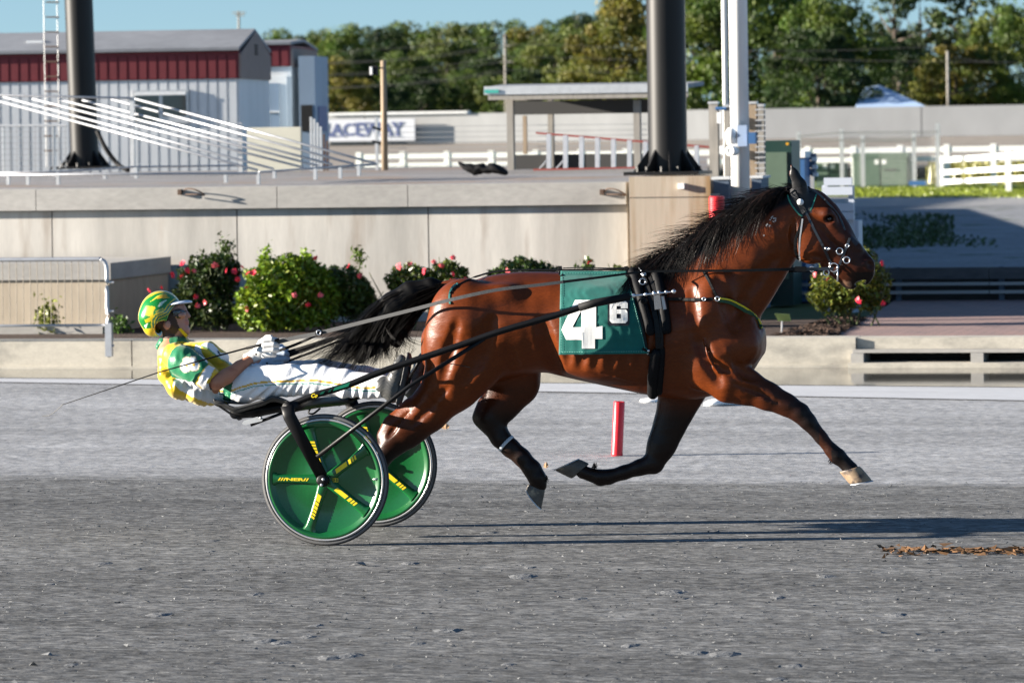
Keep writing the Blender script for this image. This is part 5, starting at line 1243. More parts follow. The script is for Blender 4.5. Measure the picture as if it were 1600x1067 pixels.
# tail
TS = SDF(Q(500, 600) - (0, .16, 0), Q(715, 425) + (0, .16, 0), .0075)
ch(TS, [(702, 449, -.005, 8), (672, 447, -.008, 11), (642, 458, -.01, 17), (616, 480, -.012, 23), (596, 508, -.015, 24), (578, 535, -.02, 19), (563, 560, -.025, 9)], .62, .03)
ch(TS, [(640, 465, -.01, 14), (632, 500, -.01, 14), (620, 535, -.015, 9)], .6, .03)
V, Fq = TS.mesh(); V = relax(V, Fq, 2, .5); V = V + (np.sin(V[:, 0] * 90 + V[:, 2] * 60)[:, None] * np.array((0, .0008, 0)))
add('tail_core', V, Fq, M_hair, horse, smooth=True)
tail = MB()
ends = catmull([Q(505, 590, -.04), Q(530, 588, -.05), Q(565, 578, -.05), Q(590, 566, -.04), Q(612, 552, -.03), Q(640, 540, -.02)], 8)
ends2 = catmull([Q(470, 596, -.02), Q(462, 600, -.02), Q(480, 575, -.02), Q(520, 545, -.02), Q(560, 560, .0), Q(600, 575, 0)], 8)
for cl in range(520):
    u0 = rg_.uniform(); E = ends if rg_.uniform() < .8 else ends2; g0 = rg_.uniform() * .6 + (1 - u0) * .4; eo = np.array((rg_.normal() * .05, rg_.normal() * .05, rg_.normal() * .03)); yo = rg_.uniform(-.08, .05); nn_ = rg_.normal() * 8; ph = rg_.uniform(0, 6.28); wvy = rg_.uniform(.003, .014); fl0 = rg_.uniform(.8, 1.06)
    for st in range(int(rg_.uniform(10, 20))):
        root = Q(700 + rg_.uniform(-14, 6), 449 + rg_.uniform(-6, 8), rg_.uniform(-.035, .035)); u = min(max(u0 + rg_.normal() * .012, 0), 1)
        i = u * (len(E) - 1); j = int(i); e = E[j] * (1 - (i - j)) + E[min(j + 1, len(E) - 1)] * (i - j) + eo + rg_.normal(size=3) * .011
        g = g0 + rg_.normal() * .04
        m1 = Q(662 - 8 * g, 446 - 10 * g + 34 * (1 - g), yo * .5 + rg_.normal() * .008); m2 = Q(636 - 76 * g, 452 + 10 * g + 62 * (1 - g), yo + rg_.normal() * .012)
        m3 = Q(596 - 30 * g + 26 * (1 - g), 500 + 26 * (1 - g) + nn_, yo + rg_.normal() * .01)
        pts = bez([root, m1, m2, m3, e], 13); pts = [p + np.array((0, 0, 1.0)) * wvy * math.sin(ph + q * .75) * (q / 12) for q, p in enumerate(pts)]
        strand(tail, pts[:max(8, int(13 * fl0 * rg_.uniform(.9, 1.03)))], rg_.uniform(.0015, .0034), taper=.08)
for k in range(22):   # loose curls
    a = Q(rg_.uniform(600, 660), rg_.uniform(500, 545), rg_.uniform(-.04, .04)); e = Q(rg_.uniform(610, 668), rg_.uniform(560, 590), rg_.uniform(-.04, .04)); m = Q(rg_.uniform(600, 640), rg_.uniform(560, 590), 0)
    strand(tail, bez([a, m, m + (.03, 0, -.01), e], 10), .0011)
for k in range(70):
    a = Q(rg_.uniform(540, 600), rg_.uniform(490, 540), rg_.uniform(-.04, .04)); e = Q(rg_.uniform(425, 500), rg_.uniform(560, 600), rg_.uniform(-.06, .04)); m = Q(rg_.uniform(490, 540), rg_.uniform(500, 560), 0)
    strand(tail, bez([a, m, e], 9), .0010)
tag(tail.build('tail', M_hair, horse), kind='stuff')
# neck freeze brand
brand = MB()
tv, tf = text_mesh('42353', 1.0, 0, .03)
x_ = (tv[:, 0] - tv[:, 0].min()) / np.ptp(tv[:, 0]); y_ = (tv[:, 1] - tv[:, 1].min()) / np.ptp(tv[:, 1])
a0 = np.array((1192.0, 368.5)); a1 = np.array((1211.0, 339.0)); up_ = np.array((-8.5, -5.6))
bp = []
for u_, v_ in zip(x_, y_):
    q = a0 + (a1 - a0) * u_ + up_ * (v_ - .5); p = Q(q[0], q[1], -.10); s = surf(p[0], p[2]); p = Q(q[0], q[1], s - N0 - .004); bp.append(p)
add('freeze_brand', bp, tf, mat('white_brand', (.62, .55, .50), .8), horse)
# ------------------------------------------------------------------ the driver
M_skin = mat('skin', (.42, .19, .12), .5, spec=.35, var=[(30, .08)], bump=(60, .1, .002))
drv = thing('person', 'driver lying back in the sulky in green and yellow silks, white pants and painted helmet', 'person', (Q(300, 830)[0], N0, 0.0))
lo_, hi_ = Q(205, 650), Q(450, 440)
B = SDF((lo_[0], N0 - .42, lo_[2]), (hi_[0], N0 + .42, hi_[2]), .0058)
def bc(S, pts, kw=1.0, k=.02, op='u'): S.chain([(Q(a, b, w), RP(r, w)) for (a, b, w, r) in pts], kw, k, op)
hy = .0
B.ell(Q(256, 489, hy), (RP(29), .082, RP(27)), .2, .02)                      # skull
B.ell(Q(274, 500, hy), (RP(19), .066, RP(25)), -.25, .03)                    # face
bc(B, [(268, 505, hy, 16), (284, 514, hy, 11), (290, 517, hy, 7)], 1.15, .02)  # jaw and chin
bc(B, [(281, 480, hy, 9), (286, 484, hy, 6)], 1.6, .01)                      # brow
bc(B, [(288, 485, hy, 3.4), (292, 490.5, hy, 3.8), (295.5, 494, hy, 3.2)], 1.0, .006)   # nose
for s in (-1, 1): B.ell(Q(291, 496.5, hy + s * .009), (RP(3.2), .009, RP(2.6)), 0, .005)
bc(B, [(291, 501.5, hy, 3.2), (293.2, 502.5, hy, 2.4)], 2.2, .004); bc(B, [(290, 506, hy, 3.5), (292.8, 506, hy, 2.4)], 2.0, .004)   # lips
for s in (-1, 1):
    B.ell(Q(262, 508, s * .074), (RP(5), .014, RP(7)), .3, .008); B.ell(Q(263, 508, s * .09), (RP(2.6), .01, RP(4.2)), .3, .005, 's')
    B.ell(Q(283, 492, s * .045), (RP(8), .03, RP(5)), 0, .01)
bc(B, [(267, 518, 0, 12.5), (269, 536, 0, 14)], 1.05, .03)                     # neck
bc(B, [(272, 552, 0, 26), (300, 580, 0, 30), (345, 600, 0, 30)], 1.35, .04)     # trunk under the silks
for s in (-1, 1):
    d_ = 0 if s < 0 else 1
    sh_, el_, wr__ = (283, 562, s * .20), (339 - 2 * d_, 597, s * .25), (392 + 16 * d_, 560 + 8 * d_, s * .10 - .02)
    bc(B, [(*sh_, 17), (318, 586, s * .245, 13.5), (*el_, 12.5)], 1.0, .02)
    bc(B, [(*el_, 12.5), (354, 588, s * .22, 12.2), (374, 573 + 3 * d_, s * .16, 9.6), (*wr__, 7.0)], .95, .015)
V, Fq = B.mesh(); V = relax(V, Fq, 2, .4)
ob = add('body', V, Fq, mat('skin_body', attr='Col', rough=.5, spec=.35, bump=(80, .1, .002)), drv, smooth=True)
px, py = invP(V[:, 0], V[:, 1], V[:, 2]); c = np.tile(np.array((.50, .215, .125)), (len(V), 1))
c = mixc(c, (.36, .12, .07), (fast_noise(V, 5, 60) > .5) * .4)
c = mixc(c, (.44, .24, .19), (py < 530) * .9); c = mixc(c, (.45, .15, .13), inpoly(px, py, [(289, 499), (297, 499), (297, 509), (289, 509)]) * .5)
c = mixc(c, (.02, .013, .01), inpoly(px, py, [(240, 488), (268, 486), (276, 500), (281, 514), (270, 528), (245, 530)]) * .93 * (np.hypot((px - 261) / 1.0, (py - 508) / 1.3) > 5.5))
vcol(ob, c)
# silks
J = SDF((lo_[0], N0 - .42, lo_[2]), (hi_[0], N0 + .42, hi_[2]), .0058)
bc(J, [(277, 549, 0, 27), (292, 568, 0, 34), (308, 580, 0, 39), (330, 592, 0, 38), (352, 600, 0, 33)], 1.12, .03)
bc(J, [(262, 560, 0, 14), (266, 585, 0, 15), (285, 603, 0, 20), (318, 613, 0, 19), (345, 620, 0, 14)], 2.4, .03)
bc(J, [(300, 545, -.06, 11), (325, 547, -.07, 13), (345, 560, -.07, 13)], 1.4, .03)
for s in (-1, 1):
    bc(J, [(274, 556, s * .15, 22), (287, 566, s * .205, 23.5), (304, 577, s * .235, 22), (319, 587, s * .25, 20), (327, 591.5, s * .255, 18.5)], .9, .03)
    J.cap(Q(330, 593, s * .255), RP(14.5), Q(352, 604, s * .26), RP(13.5), 1.0, .004, 's')    # sleeve opening
bc(J, [(260, 537, 0, 12), (271, 537, 0, 15), (283, 537, 0, 10)], 1.25, .015)     # collar
bc(J, [(252, 541, 0, 8), (256, 534, 0, 7.5)], 2.2, .015)
bc(J, [(265, 521, 0, 11.5), (268, 534, 0, 12)], 1.1, .004, 's')
V, Fq = J.mesh(); V = relax(V, Fq, 2, .4)
px, py = invP(V[:, 0], V[:, 1], V[:, 2])
# wrinkles
amp = .0010 * (1 + 3.0 * ((py > 592) & (px > 268)))
wv = np.sin(px * .55 + py * .12 + 2.2 * np.sin(py * .09 + V[:, 1] * 14)) * np.sin(py * .13 + px * .05) + .5 * np.sin(px * .22 - py * .35)
V = V + np.stack([np.zeros(len(V)), -np.sign(N0 - V[:, 1]) * amp * wv, amp * wv], 1)
jk = add('silks', V, Fq, mat('silks_cloth', attr='Col', rough=.38, spec=.4, bump=[(14, .35, .012), (40, .2, .004)], sheen=.2), drv, smooth=True)
YEL = (.66, .44, .012); GRN = (.003, .16, .062); WHT = (.78, .78, .80); NVY = (.015, .03, .03)
c = np.tile(np.array(YEL), (len(V), 1)); near = V[:, 1] < N0
sleeve = [(276, 541), (268, 548), (262, 562), (262, 574), (268, 589), (280, 592), (306, 599), (315, 585), (322, 574), (325, 568), (312, 555), (300, 543), (286, 538)]
lowback = [(274, 591), (270, 600), (283, 610), (300, 620), (325, 630), (350, 632), (352, 600), (330, 600), (306, 598), (285, 590)]
chestw = [(313, 540), (322, 534), (333, 537), (345, 551), (360, 551), (375, 562), (368, 585), (352, 578), (345, 567), (330, 557), (318, 548)]
chestw2 = [(305, 538), (312, 540), (316, 552), (325, 566), (320, 568), (310, 555), (304, 546)]
chesty = [(307, 538), (325, 545), (343, 560), (362, 570), (358, 580), (336, 578), (325, 566), (314, 550)]
cuff = [(307, 599), (314, 586), (321, 575), (326, 570), (336, 575), (331, 584), (322, 600), (318, 608)]
for poly, col in ((lowback, (.62, .62, .63)), (chestw, WHT), (chesty, (.62, .42, .02))): c = mixc(c, col, inpoly(px, py, poly) * 1.0)
c = mixc(c, WHT, inpoly(px, py, chestw2) * 1.0)
c = mixc(c, GRN, inpoly(px, py, sleeve) & (V[:, 1] < N0 - .015)); c = mixc(c, GRN, inpoly(px, py, sleeve) & (V[:, 1] > N0 + .06))
c = mixc(c, YEL, inpoly(px, py, [(x * 1.0 - (3 if x < 320 else 1.5), y) for x, y in cuff])); c = mixc(c, WHT, inpoly(px, py, cuff))
c = mixc(c, GRN, inpoly(px, py, [(243, 528), (285, 522), (296, 536), (283, 533), (262, 538), (249, 551), (243, 545)]))
c = mixc(c, NVY, inpoly(px, py, [(338, 547), (343, 549), (345, 556), (341, 553)]))
c = mixc(c, (.10, .32, .06), (inpoly(px, py, [(305, 536), (310, 537), (326, 544), (345, 560), (364, 570), (362, 571), (344, 562), (326, 547), (309, 540)])) * .8)
# emblem 88 on the sleeve
ex, ey = 297.5, 570.0
for (cx, cy, r0, r1, col) in [(290, 573, 9.6, 0, (.10, .12, .12)), (303, 571, 9.6, 0, (.10, .12, .12)), (292, 562.5, 6.5, 0, (.10, .12, .12)), (302, 561.5, 6.5, 0, (.10, .12, .12)),
                              (290, 573, 8.8, 0, (.75, .68, .45)), (303, 571, 8.8, 0, (.75, .68, .45)), (291, 562.5, 5.6, 0, (.75, .68, .45)), (301, 562, 5.6, 0, (.75, .68, .45)),
                              (290.5, 573.5, 7.2, 0, (.70, .76, .86)), (302.5, 571.5, 7.2, 0, (.70, .76, .86)), (290.5, 563.5, 4.4, 0, (.70, .76, .86)), (300.5, 563, 4.4, 0, (.70, .76, .86)),
                              (291.5, 572.5, 2.2, 0, (.65, .38, .02)), (303, 570, 2.2, 0, (.65, .38, .02))]:
    c = mixc(c, col, (np.hypot(px - cx, (py - cy)) < r0) & near & inpoly(px, py, sleeve))
vcol(jk, c)
# pants
lo2, hi2 = Q(335, 650), Q(690, 535)
T = SDF((lo2[0], N0 - .40, lo2[2]), (hi2[0], N0 + .44, hi2[2]), .0062)
bc(T, [(350, 606, 0, 26), (378, 600, 0, 30), (400, 596, 0, 28)], 1.45, .04)
bc(T, [(382, 600, -.10, 31), (412, 597, -.13, 26.5), (452, 594, -.15, 25), (495, 594, -.16, 25), (540, 599, -.19, 22), (575, 603, -.22, 19.5), (598, 604, -.24, 18.5)], .86, .02)
bc(T, [(382, 594, .10, 28), (430, 588, .14, 24), (505, 582, .18, 21), (570, 590, .23, 18), (636, 600, .28, 17.5)], .9, .02)
V, Fq = T.mesh(); V = relax(V, Fq, 1, .4); px, py = invP(V[:, 0], V[:, 1], V[:, 2])
# gathered folds under the thigh
lowf = sm(py, 590, 612); fold = np.sin(px * .40 + 2.0 * np.sin(py * .09 + px * .02) + 2.2 * np.sin(px * .055) + .25 * py); f2 = np.sin(px * .31 + py * .22 + 2 * np.sin(px * .05))
env = np.clip(.35 + .65 * np.sin(px * .07 + 1.0) * np.sin(px * .023 + 2), .1, 1)
am = (.0004 + .0058 * lowf) * env + .0004
V = V + np.stack([.25 * am * fold, -am * .9 * fold * np.where(V[:, 1] < N0 + .01, 1, -1) - .0014 * f2, am * .7 * (fold * np.where(py > 595, -1, .35)) + .001 * f2], 1)
pn = add('pants', V, Fq, mat('pants_cloth', attr='Col', rough=.55, spec=.3, bump=[(18, .5, .012), (45, .3, .004)]), drv, smooth=True)
px, py = invP(V[:, 0], V[:, 1], V[:, 2]); c = np.tile(np.array((.84, .84, .86)), (len(V), 1))
sx = np.array([361, 372, 395, 420, 460, 495, 520, 545, 575, 600, 640]); sy = np.array([611, 606.5, 599.5, 596.5, 595, 594.5, 598.5, 604, 606.5, 604.5, 603])
yy = np.interp(px, sx, sy); nearp = V[:, 1] < N0 - .02
c = mixc(c, (.75, .42, .02), (np.abs(py - yy) < 1.5) & nearp); c = mixc(c, (.01, .26, .20), (np.abs(py - yy - 4.6) < .85) & nearp)
c = mixc(c, (.01, .14, .07), inpoly(px, py, [(349, 600), (364, 596), (361, 612), (360, 628), (348, 624)]))
c = mixc(c, (.25, .65, .35), inpoly(px, py, [(350.5, 614), (356, 613), (357, 624), (351.5, 622)]) & (np.sin(px * 2.6) + np.sin(py * 1.6) > .35))
vcol(pn, c)
# boots
def boot(w, dx, dy, label):
    a = lambda x, y: Q(x + dx, y + dy, w)
    S = SDF(a(590, 642) - (0, .1, 0), a(650, 540) + (0, .1, 0), .0045)
    R = lambda r: RP(r, w)
    S.chain([(a(600, 604), R(17)), (a(611, 606), R(15.5)), (a(614, 617), R(13))], .85, .015)
    S.chain([(a(613, 612), R(14)), (a(619, 590), R(12)), (a(624, 572), R(10)), (a(627, 561), R(7.5))], 1.0, .02)
    V, Fq = S.mesh(); V = relax(V, Fq, 2, .4); nzb = np.sin((V[:, 2]) * 160 + 3 * np.sin(V[:, 0] * 60)) * .0012; V = V + np.stack([nzb, -np.abs(nzb), nzb * 0], 1)
    o = add('boot', V, Fq, mat('grey_leather', (.08, .08, .078), .35, spec=.5, var=(12, .35), bump=(30, .3, .004)), drv, smooth=True)
    sp = SDF(a(600, 645) - (0, .1, 0), a(655, 540) + (0, .1, 0), .0045)
    sp.chain([(a(621, 626), R(8)), (a(625, 612), R(8.5)), (a(631, 585), R(9)), (a(636, 562), R(8.5)), (a(637, 556), R(6))], 1.35, .005)
    sp.chain([(a(609, 626), R(13)), (a(617, 588), R(14.5)), (a(623, 556), R(15))], 2.2, .003, 's')
    V, Fq = sp.mesh(); V = relax(V, Fq, 1, .4); add('sole', V, Fq, mat('boot_sole', (.035, .035, .038), .6), o, smooth=True)
boot(-.25, 0, 0, ''); boot(.29, 34, -3, '')
# gloves with fingers round the reins
M_glove = mat('white_glove', (.66, .65, .63), .6, var=(40, .12), bump=(50, .35, .003)); M_glove2 = mat('pale_blue_glove', (.42, .50, .62), .6, var=(40, .12), bump=(50, .3, .003))
def glove(w, dx, dy, m):
    a = lambda x, y, v=0.0: Q(x + dx, y + dy, w + v)
    S = SDF(a(380, 572) - (0, .09, 0), a(440, 515) + (0, .09, 0), .0031); R = lambda r: RP(r, w)
    S.chain([(a(389, 560), R(9.2)), (a(396, 556), R(8.6))], .95, .006)
    S.chain([(a(398, 555), R(9.0)), (a(408, 550), R(10.5)), (a(417, 546), R(9.5))], .85, .015)
    S.chain([(a(404, 551, .01), R(8)), (a(419, 535), R(6.5))], .8, .012)
    for i, (fy, rr, ex_) in enumerate([(530.5, 4.3, 0), (538.5, 4.6, 3), (546.5, 4.4, 2.5), (554, 3.9, -1.5)]):
        S.chain([(a(413, fy + 1.5, -.022), R(rr + .6)), (a(425 + ex_, fy, -.024), R(rr + .3)), (a(430 + ex_, fy + .8, .004), R(rr)), (a(424 + ex_, fy + 1.6, .027), R(rr - .3)), (a(415, fy + 1.8, .024), R(rr - .6))], 1.0, .0035)
    S.chain([(a(400, 549, .012), R(5.6)), (a(408, 535, .022), R(5.0)), (a(417, 527.5, .012), R(4.2)), (a(423, 526.5, -.004), R(3.6))], 1.0, .005)
    V, Fq = S.mesh(); V = relax(V, Fq, 1, .4); g = add('glove', V, Fq, m, drv, smooth=True)
    MB().lathe(a(400, 553.5, -.045), (0, -1, 0), [(0, .004), (.004, .003), (.0055, 0), (.006, -.004)], 12).build('stud', M_blk, g, True)
    d = a(396, 557) - a(389, 560.5); d /= np.linalg.norm(d); MB().lathe(a(387.5, 561.5), d, [(R(8.0), -.012), (R(10.2), -.012), (R(10.6), 0), (R(9.8), .012)], 20).build('cuff', m, g, True)
glove(-.11, 0, 0, M_glove); glove(.08, 17, 14, M_glove2)
# helmet
S = SDF(Q(212, 535) - (0, .16, 0), Q(305, 445) + (0, .16, 0), .0042)
S.ell(Q(251, 489), (RP(34.5), .125, RP(36.5)), -.35, 0)
S.cap(Q(238, 498), RP(20), Q(240, 512), RP(15), 1.5, .03)
S.ell(Q(251, 489), (RP(31), .112, RP(33)), -.35, .002, 's')
S.ell(Q(291, 506), (RP(32), .15, RP(37)), -.15, .004, 's'); S.ell(Q(263, 515), (RP(17), .2, RP(18)), 0, .006, 's')
S.ell(Q(262, 545), (RP(40), .2, RP(21)), .2, .006, 's')
V, Fq = S.mesh(); V = relax(V, Fq, 2, .4); px, py = invP(V[:, 0], V[:, 1], V[:, 2])
hm = add('helmet', V, Fq, mat('helmet_paint', attr='Col', rough=.22, spec=.6, coat=1.0, coatr=.05), drv, smooth=True)
g_ = (.006, .20, .022); y_ = (.66, .50, .012)
def edged(px, py, pts, wdt):
    d = np.full(px.shape, 1e9)
    for (a, b), (c_, d_) in zip(pts[:-1], pts[1:]):
        L2 = (c_ - a) ** 2 + (d_ - b) ** 2; tt = np.clip(((px - a) * (c_ - a) + (py - b) * (d_ - b)) / L2, 0, 1)
        d = np.minimum(d, np.hypot(px - a - tt * (c_ - a), py - b - tt * (d_ - b)))
    return d < wdt
c = np.tile(np.array(g_), (len(V), 1))
rad = np.hypot(px - 254, py - 488); outer = (rad > 30.5) & ((py < 480) | (px < 236)); c = mixc(c, y_, outer & ((np.abs(V[:, 1] - N0) < .07)))
c = mixc(c, y_, inpoly(px, py, [(228, 478), (242, 479), (243, 482), (240, 486), (240, 500), (228, 505), (226, 500), (236, 495), (226, 492)]))
c = mixc(c, (.86, .45, .01), inpoly(px, py, [(244, 466), (258, 459), (262, 462), (258, 463), (266, 465), (258, 466), (252, 466), (246, 467)]))
c = mixc(c, (.86, .72, .05), inpoly(px, py, [(234, 472), (246, 462), (262, 457), (250, 462), (240, 469)]))
c = mixc(c, (.6, .75, .6), inpoly(px, py, [(246, 480), (250, 473), (255, 470), (262, 468), (256, 473), (252, 478)]))
c = mixc(c, (.85, .85, .9), inpoly(px, py, [(269, 456), (280, 460), (283, 464), (274, 461)]))
rim = [(286, 468), (276, 473), (268, 480), (262, 489), (256, 492), (248, 495), (243, 502), (243, 511), (246, 521)]
c = mixc(c, y_, edged(px, py, [(x - 2, y - 1.5) for x, y in rim], 5.0)); c = mixc(c, (.02, .16, .07), edged(px, py, [(x - 1.6, y - 1.2) for x, y in rim], 3.6)); c = mixc(c, y_, edged(px, py, [(x - 1.6, y - 1.2) for x, y in rim], .8))
c = mixc(c, y_, inpoly(px, py, [(226, 514), (246, 512), (249, 524), (238, 528), (228, 522)])); c = mixc(c, (.85, .9, .9), inpoly(px, py, [(225, 509), (231, 505), (228, 513)]))
for (a, b, x1, y1) in [(243, 487, 255, 482), (244, 492, 255, 487)]: c = mixc(c, y_, edged(px, py, [(a, b), (x1, y1)], .7))
vcol(hm, c)
vs = SDF(Q(268, 485) - (0, .12, 0), Q(306, 460) + (0, .12, 0), .0036)
vs.ell(Q(280, 474.5), (RP(21), .095, RP(4.6)), math.atan2(3, 12) * .6, 0); vs.ell(Q(278, 478.5), (RP(23), .12, RP(5.2)), math.atan2(3, 12) * .6, .002, 's'); vs.ell(Q(262, 484), (RP(17), .12, RP(16)), 0, .002, 's')
V, Fq = vs.mesh(); V = relax(V, Fq, 1, .4); add('visor', V, Fq, mat('white_visor', (.72, .76, .84), .35), drv, smooth=True)
# wrap-around glasses
M_lens = mat('dark_lens', (.008, .010, .016), .06, spec=1.0)
for s in (-1, 1):
    lens = [(268, 487.5), (273, 483.8), (280, 482.6), (286, 484), (289.5, 487.5), (289, 492), (285.5, 496), (279, 497.8), (273, 495.5), (269, 491.5)]
    wl = lambda x: s * (.079 - .00010 * max(0, x - 268) ** 2.05)
    cen = Q(279, 490, wl(279) + s * .004); pts = [Q(x, y, wl(x)) for x, y in lens] + [(Q(x, y, wl(x)) + cen) / 2 + (0, s * .002, 0) for x, y in lens] + [cen]; k = len(lens)
    F = [(j, (j + 1) % k, k + (j + 1) % k, k + j) for j in range(k)] + [(k + j, k + (j + 1) % k, 2 * k) for j in range(k)]
    lo_ = MB().quadmesh(pts, F).build('lens', M_lens, drv, True); so_ = lo_.modifiers.new('t', 'SOLIDIFY'); so_.thickness = .003
    MB().tube([Q(269, 488.5, s * .080), Q(258, 489, s * .083)], .004, 8).build('glasses_arm', M_blk, drv, True)
MB().tube([Q(289.5, 486.5, -.03), Q(291.5, 486, 0), Q(289.5, 486.5, .03)], .003, 8).build('glasses_bridge', M_blk, drv, True)
for s in (-1, 1): MB().prism([Q(279, 514, s * .062), Q(283, 512.5, s * .062), Q(293, 523, s * .035), Q(289, 526, s * .035)], (0, s * .006, 0)).build('chin_strap', mat('yellow_strap', (.75, .55, .01), .5), drv)
tag(MB().prism([Q(289, 526, -.035), Q(293, 523, -.035), Q(293, 523, .035), Q(289, 526, .035)], (.004, 0, -.006)).build('chin_strap', mat('yellow_strap'), drv))
# whip
wh = thing('whip', 'long thin black whip trailing back from the driver hand', 'whip', tuple(Q(300, 570, -.20)))
wp_ = [Q(430, 537, -.13), Q(418, 541, -.125), Q(385, 551, -.15), Q(340, 560, -.32), Q(255, 585, -.36), Q(170, 608, -.32), Q(98, 632, -.30)]
wp_ = [Q(436, 530, -.13), Q(415, 537, -.13), Q(385, 544, -.16), Q(340, 556, -.34), Q(250, 581, -.36), Q(170, 608, -.32), Q(98, 632, -.30)]
MB().tube(wp_[:3], [.0085, .0085, .008], 10).build('handle', M_blk, wh, True)
MB().tube(wp_[2:], [.0055, .005, .004, .0032, .0024], 8).build('shaft', M_blk, wh, True)
MB().tube(catmull([Q(98, 632, -.3), Q(86, 643, -.3), Q(76, 649, -.3), Q(66, 650, -.3)], 4), .0018, 6).build('lash', M_wood2, wh)
# ------------------------------------------------------------------ sulky
sk = thing('sulky', 'two wheeled racing sulky with black frame and green disc wheels', 'sulky', (Q(550, 830)[0], N0, 0.0))
M_bk = mat('black_lacquer', (.003, .003, .004), .45, spec=.22, var=(14, .3)); M_tyre = mat('tyre', (.13, .13, .13), .75, var=(60, .2)); M_tyred = mat('tyre_tread', (.03, .03, .032), .8)
M_wg = mat('wheel_green', (.003, .10, .022), .28, spec=.5, coat=.4, var=[(2, .06), (60, .12)], var2=(35, (.10, .16, .10), .70, .78)); M_rim = mat('rim', (.55, .55, .55), .3, metal=.6); M_wy = mat('wheel_yellow', (.85, .66, .01), .45)
WR = .374
def wheel(w, ph):
    cw = Q(508.5, 746, -.56) if w < 0 else np.array((Q(508.5, 746, -.56)[0], N0 + w, WR))
    cw = np.array((cw[0], N0 + w, WR)); o = MB(); R = WR
    ax = (0, -1, 0)
    wo_ = thing('wheel_part', None, None, tuple(cw)) if False else None
    hub = MB().lathe(cw, ax, [(0, .036), (.030, .036), (.034, .028), (.034, -.02), (0, -.02)], 28).build('wheel', M_rim, sk, True)
    hub.name = 'wheel'
    # tyre
    pr = []
    for k in range(15):
        a = -2.3 + 4.6 * k / 14; pr.append((R - .0155 + .0155 * math.cos(a), .0155 * math.sin(a)))
    MB().lathe(cw, ax, pr, 96).build('tyre', M_tyre, hub, True)
    MB().lathe(cw, ax, [(R - .006, .0125), (R + .0006, .006), (R + .0010, 0), (R + .0006, -.006), (R - .006, -.0125)], 96).build('tread', M_tyred, hub, True)
    MB().lathe(cw, ax, [(R - .020, .0165), (R - .0225, .0135), (R - .0245, .0165)], 96).build('sidewall_groove', M_tyred, hub, True)
    MB().lathe(cw, ax, [(R - .026, .017), (R - .030, .021), (R - .036, .020), (R - .038, .014)], 96).build('rim', M_rim, hub, True)
    d = MB().lathe(cw, ax, [(R - .038, .016), (R - .044, .022), (R - .055, .020), (R - .075, .004), (R - .080, .001), (.07, .001), (.045, .012), (0, .012)], 96).build('disc', M_wg, hub, True)
    MB().lathe(cw, ax, [(R - .038, -.016), (R - .06, -.018), (0, -.012)], 64).build('back_disc', M_wg, hub, True)
    for k in range(5):
        a = ph + k * 2 * math.pi / 5; e = np.array((math.cos(a), 0, math.sin(a))); f = np.array((-math.sin(a), 0, math.cos(a))); y = np.array((0, -1.0, 0))
        prof = [(-.030, .0), (-.020, .017), (-.014, .020), (.014, .020), (.020, .017), (.030, .0)]
        pts = []
        for rr, sc in ((.03, 1.25), (.10, .95), (.20, .85), (.28, 1.0), (.305, 1.6)):
            for (q, h) in prof: pts.append(cw + e * rr + f * q * sc + y * h)
        n = len(prof); F = [(i * n + j, i * n + j + 1, (i + 1) * n + j + 1, (i + 1) * n + j) for i in range(4) for j in range(n - 1)]
        MB().quadmesh(pts, F).build('spoke', M_wg, hub, True)
        dm = MB(); r = random.Random(k)
        segs = [(.085, .125), (.130, .148), (.153, .171), (.176, .190), (.196, .208), (.214, .226)] if k % 2 else [(.08, .16), (.172, .19), (.196, .208), (.214, .226)]
        for (r0, r1) in segs:
            sk_ = .008
            dm.quadmesh([cw + e * (r0 + sk_) + f * .0125 + y * .0212, cw + e * (r1 + sk_) + f * .0125 + y * .0212, cw + e * r1 - f * .0125 + y * .0212, cw + e * r0 - f * .0125 + y * .0212], [(3, 2, 1, 0)])
        if k != 2: dm.build('spoke_decal', M_wy, hub)
        else:
            tv, tf = text_mesh('///NER//', 1.0, 0, .04)
            x_ = (tv[:, 0] - tv[:, 0].min()) / np.ptp(tv[:, 0]); y__ = (tv[:, 1] - tv[:, 1].min()) / np.ptp(tv[:, 1])
            add('spoke_lettering', [cw + e * (.275 - .185 * u) - f * (.017 * v - .0085) + y * .0213 for u, v in zip(x_, y__)], tf, M_wy, hub)
    if w < 0:
        for (x0, x1, z0, z1) in [(.052, .082, -.011, -.009), (.052, .082, .009, .011), (.080, .082, -.011, .011), (.052, .054, -.011, .011)]:
            MB().box(cw[0] + x0, cw[0] + x1, cw[1] - .0245, cw[1] - .0215, cw[2] + z0, cw[2] + z1).build('number_frame', M_wy, hub)
        tv, tf = text_mesh('5', .024, 0, .0006)
        add('number', [(cw[0] + .060 + p[0], cw[1] - .0225, cw[2] - .0075 + p[1]) for p in tv], tf, M_wy, hub)
        vb = cw + np.array((.285, -.012, .004)); MB().tube([vb, vb + (.03, 0, .004)], .006, 8).build('valve', M_rim, hub, True)
    return cw
cn = wheel(-.565, math.radians(180 - 1 - 144)); cf = wheel(.565, math.radians(33))
def rod(name, pts, r, m=M_bk, seg=14, sq=(1, 1), sub=None):
    p = catmull([Q(*a) for a in pts], sub) if sub else [Q(*a) for a in pts]
    rs = r if not isinstance(r, (list, tuple)) else list(np.interp(np.linspace(0, 1, len(p)), np.linspace(0, 1, len(r)), r))
    return MB().tube(p, rs, seg, sq=sq).build(name, m, sk, True)
